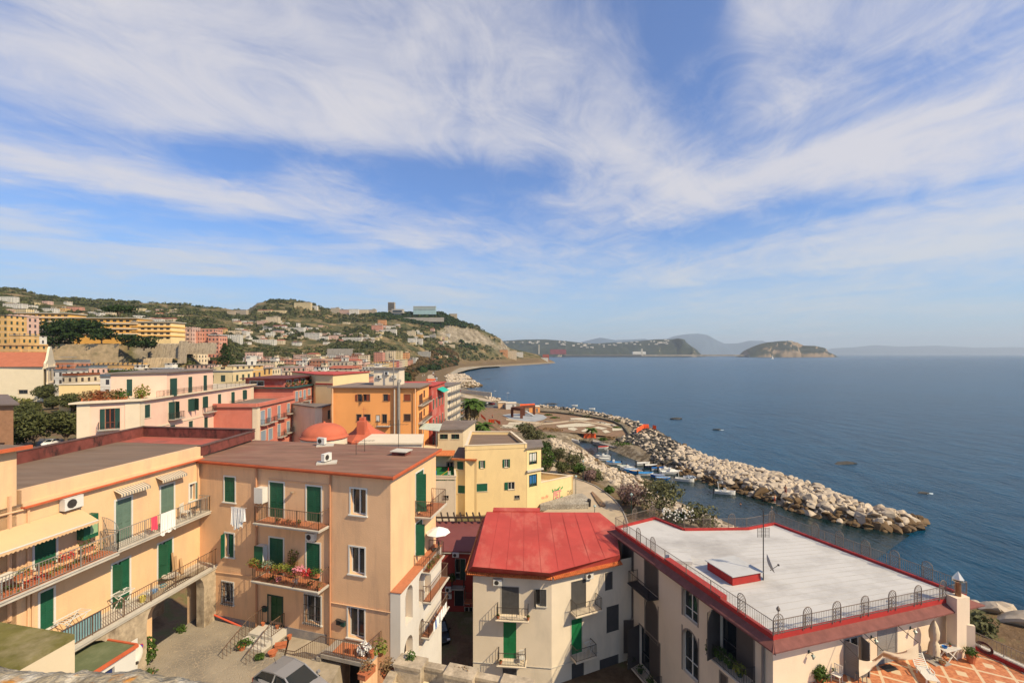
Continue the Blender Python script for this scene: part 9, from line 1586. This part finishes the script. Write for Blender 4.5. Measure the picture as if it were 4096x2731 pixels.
def person(label,loc,rz,top,legs,skin='#c08a68',bare=False,arms=((.12,.25,1.15),(.1,.3,1.35))):
 o=root('person',loc,label,'person');o.rotation_euler=(0,0,rz);sk=M('skin',lin(skin),rough=.6,var=.05)
 V=[((0,0,.95),.15),((0,0,1.15),.13),((0,0,1.38),.16),((0,0,1.5),.06),((0,.01,1.57),.075),((0,.01,1.68),.105),((0,.01,1.76),.07),((-.19,0,1.42),.06),((-.27,.03,1.15),.045),((-.27+arms[0][0],arms[0][1],arms[0][2]),.035),((.19,0,1.42),.06),((.27,.03,1.15),.045),((.27-arms[1][0],arms[1][1],arms[1][2]),.035),((-.1,0,.85),.1),((-.12,.03,.48),.065),((-.13,0,.08),.045),((-.13,.14,.04),.04),((.1,0,.85),.1),((.13,.02,.48),.065),((.15,-.03,.08),.045),((.15,.11,.04),.04)]
 E_=[(0,1),(1,2),(2,3),(3,4),(4,5),(5,6),(2,7),(7,8),(8,9),(2,10),(10,11),(11,12),(0,13),(13,14),(14,15),(15,16),(0,17),(17,18),(18,19),(19,20)]
 me=bpy.data.meshes.new('body');me.from_pydata([v[0]for v in V],E_,[]);b=bpy.data.objects.new('body',me);COL.objects.link(b);b.parent=o;b.modifiers.new('skin','SKIN');sv=me.skin_vertices[0].data
 for i,(_,r)in enumerate(V):sv[i].radius=(r,r)
 sv[0].use_root=True;b.modifiers.new('sub','SUBSURF').levels=1;b.modifiers['sub'].render_levels=1;me.materials.append(sk)
 m=MB();m.lathe((0,0,0),[(.17,.98),(.16,1.15),(.21,1.36),(.17,1.46),(.07,1.5)],10);(None if bare else m.build('shirt',top,o,local=True));m=MB()
 for sg in(-1,1):m.tube([(sg*.09,0,1.0),(sg*.12,.025,.5),(sg*.14,0,.1 if not bare else.6)],[.125,.09,.07],8)
 m.build('trousers',legs,o,local=True);m=MB();m.lathe((0,0,0),[(.09,1.68),(.112,1.74),(.09,1.83),(.001,1.86)],8);m.build('hair',M('dark_hair',(.03,.02,.015),var=0),o,local=True);return o
BLC=M('black_clothes',(.02,.02,.022),var=0);NVC=M('navy_trousers',(.03,.035,.06),var=0);SWM=M('red_swimwear',(.3,.03,.03),var=0)
q=hit(J(296,783),80,200)+Vector((0,0,.2));q=q;person('person in dark clothes standing on the paved embankment, raising a hand to the face',q,-.8,BLC,NVC,arms=((.12,.2,1.5),(.16,.22,1.55)))
for P,x,y,z,lab in((J,2215,1110,2.4,'bather in red swimwear standing high on the breakwater'),(J,2115,1200,.6,'bather standing at the waterline of the breakwater'),(E,85,55,2.8,'bather standing among pale boulders right of the arch boat'),(I,965,450,2.2,'worker bending near the park path'),(J,1792,1215,-1.35,'swimmer with the head above the harbour water')):person(lab,atZ(P(x,y),z)if z>0 else atZ(P(x,y),0)+Vector((0,0,z)),RNG.uniform(-2,2),SWM,SWM if P is not I else NVC,bare=P is not I)
def ridge(name,label,prof,Y0,d0,d1,mat,z0=0.,rough=.06,kind='structure',seed=3.,nd_=16,cliff=None):
 n=170;us=np.linspace(prof[0][0],prof[-1][0],n);vt=np.interp(us,[p[0]for p in prof],[p[1]for p in prof]);m=MB();vs=[];Yt=Y0+d0
 for j in range(nd_+1):
  t_=j/nd_
  for i in range(n):
   if t_<=.5:s=t_*2;Y=Y0+d0*s;e=(s**.75)
   else:s=(t_-.5)*2;Y=Yt+d1*s;e=1-s*s
   u=us[i];X=(u-CX)/F*Yt+((u-CX)/F*(Y-Yt))*.5;zt_=CAMZ-(vt[i]-V0)/F*Yt;nn=noise.fractal(Vector((u*.018+seed,t_*4,seed)),1,2,5);hh=max(zt_,1)
   if cliff and cliff[0]<u<cliff[1]and t_<.5:e=min(1,e*1.3+.12)if s>.02 else 0
   vs.append((X+nn*hh*.25*(t_<.5),Y-hh*.35*nn*(0<t_<.5),z0+max(-3,(hh)*e+nn*hh*rough*(4*e*(1-e)+.12))if 0<j<nd_ else-3))
 m.grid(vs,[(j*n+i,j*n+i+1,(j+1)*n+i+1,(j+1)*n+i)for j in range(nd_)for i in range(n-1)]);o=m.build(name,mat,smooth=True);tag(o,label,None,kind=kind);return o
def rockmat(name,veg,veg2,rock,r0,r1):
 m=bpy.data.materials.new(name);m.use_nodes=True;t=m.node_tree;n=t.nodes;l=t.links;b=n['Principled BSDF'];b.inputs['Roughness'].default_value=.95;g=n.new('ShaderNodeNewGeometry');nz=n.new('ShaderNodeTexNoise');nz.inputs['Scale'].default_value=.012;nz.inputs['Detail'].default_value=9;nz.inputs['Roughness'].default_value=.7;l.new(g.outputs['Position'],nz.inputs['Vector'])
 c=n.new('ShaderNodeValToRGB');c.color_ramp.elements[0].color=(*veg,1);c.color_ramp.elements[1].color=(*veg2,1);c.color_ramp.elements[0].position=.42;c.color_ramp.elements[1].position=.66;l.new(nz.outputs[0],c.inputs[0]);s=n.new('ShaderNodeSeparateXYZ');l.new(g.outputs['Normal'],s.inputs[0]);ad=n.new('ShaderNodeMath');ad.operation='MULTIPLY_ADD';l.new(nz.outputs[0],ad.inputs[0]);ad.inputs[1].default_value=.6;l.new(s.outputs[2],ad.inputs[2])
 r=n.new('ShaderNodeMapRange');r.inputs[1].default_value=r0;r.inputs[2].default_value=r1;r.inputs[3].default_value=1;r.inputs[4].default_value=0;l.new(ad.outputs[0],r.inputs[0]);x=n.new('ShaderNodeMix');x.data_type='RGBA';l.new(r.outputs[0],x.inputs[0]);l.new(c.outputs[0],x.inputs[6]);x.inputs[7].default_value=(*rock,1);l.new(x.outputs[2],b.inputs['Base Color']);return m
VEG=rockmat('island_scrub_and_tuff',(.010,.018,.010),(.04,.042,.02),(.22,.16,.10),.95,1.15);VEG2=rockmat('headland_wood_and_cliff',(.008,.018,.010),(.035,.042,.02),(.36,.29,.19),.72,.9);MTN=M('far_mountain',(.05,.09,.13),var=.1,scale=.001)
ridge('island','steep scrub covered island joined to the coast by a low mole',[(2972,1418),(2985,1400),(3010,1388),(3040,1376),(3070,1369),(3120,1364),(3160,1363),(3190,1370),(3215,1382),(3260,1383),(3300,1392),(3312,1405),(3322,1426)],4800,280,350,VEG,seed=5.)
ridge('headland','long wooded headland ending in a pale cliff',[(1990,1365),(2030,1362),(2100,1358),(2180,1357),(2260,1363),(2330,1371),(2380,1374),(2440,1370),(2520,1367),(2580,1361),(2620,1357),(2700,1356),(2725,1364),(2750,1385),(2770,1402),(2782,1418)],5600,700,700,VEG2,seed=9.,cliff=(2690,2790))
ridge('sea_stack','small pointed rock at the foot of the cliff',[(2755,1420),(2768,1400),(2778,1402),(2792,1419)],5500,60,60,VEG2,seed=2.,nd_=8)
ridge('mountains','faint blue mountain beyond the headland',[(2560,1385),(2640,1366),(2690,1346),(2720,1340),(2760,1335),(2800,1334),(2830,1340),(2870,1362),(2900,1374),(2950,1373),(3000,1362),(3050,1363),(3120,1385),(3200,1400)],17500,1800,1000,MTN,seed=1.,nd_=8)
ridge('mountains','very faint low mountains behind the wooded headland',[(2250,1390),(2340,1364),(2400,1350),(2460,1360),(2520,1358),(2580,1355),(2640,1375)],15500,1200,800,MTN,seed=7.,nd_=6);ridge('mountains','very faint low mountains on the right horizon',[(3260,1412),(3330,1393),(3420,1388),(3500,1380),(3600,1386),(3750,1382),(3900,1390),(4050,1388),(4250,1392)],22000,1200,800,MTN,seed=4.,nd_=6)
def fbx(name,lab,x0,x1,y0,y1,Y,mat,cat,P=K,d=30):a,c=atY(P(x0,y0),Y),atY(P(x1,y1),Y);m=MB();zb=max(c.z,-2)if c.z>-2 else-2;m.box(((a.x+c.x)/2,Y+d/2,(a.z+zb)/2),(c.x-a.x,d,a.z-zb));m.box(((a.x+c.x)/2,Y+d/2,a.z+.4),((c.x-a.x)*.8,d*.7,2.));return tag(centre(m.build(name,mat)),lab,cat)
fbx('shore_flat','low built up shore below the headland',560,1760,217,226,5000,M('distant_shore_town',(.28,.24,.19),var=.35,scale=.03),'shore',d=200)
fbx('breakwater_pier','long thin dark pier reaching out before the headland',560,1045,219,228,4600,M('pier_dark',(.08,.085,.09),var=.1),'pier',d=40);fbx('steel_works','dull red derelict steelworks sheds on the far shore',472,572,184,214,4900,M('faded_red_steel',(.22,.045,.05),var=.25,scale=.03),'factory');fbx('factory_chimney','tall thin factory chimney left of the red steelworks',399,404,155,214,4800,PALEC,'chimney',d=14);fbx('pier_hall','white hall at the end of the far pier',990,1072,198,214,4700,WHITE,'hall');fbx('twin_chimneys','grey silo tower beside the white pier hall',1043,1052,180,222,4650,STONE,'tower',d=14);fbx('island_castle','small pale fortress on top of the island',1965,1992,129,140,5050,STONE,'fortress')
def hp2(g,n):u=g.uniform(2000,2680,n);v=np.interp(u,[2000,2100,2260,2380,2580,2680],[1363,1360,1365,1376,1363,1358])+g.uniform(0,24,n)**.9;Y=np.full(n,6180.)-(v-1355)*8;return np.column_stack([(u-CX)/F*Y,Y,CAMZ-(v-V0)/F*Y]),np.ones(n)
m=MB();g=np.random.default_rng(4);P_,_=hp2(g,60)
for p in P_:m.box(tuple(p+np.array([0,-30,2])),(g.uniform(14,40),20,g.uniform(8,16)))
tag(m.build('distant_houses',M('distant_white_walls',(.5,.46,.40),var=.1)),'tiny pale houses sprinkled over the far headland','houses',kind='stuff')
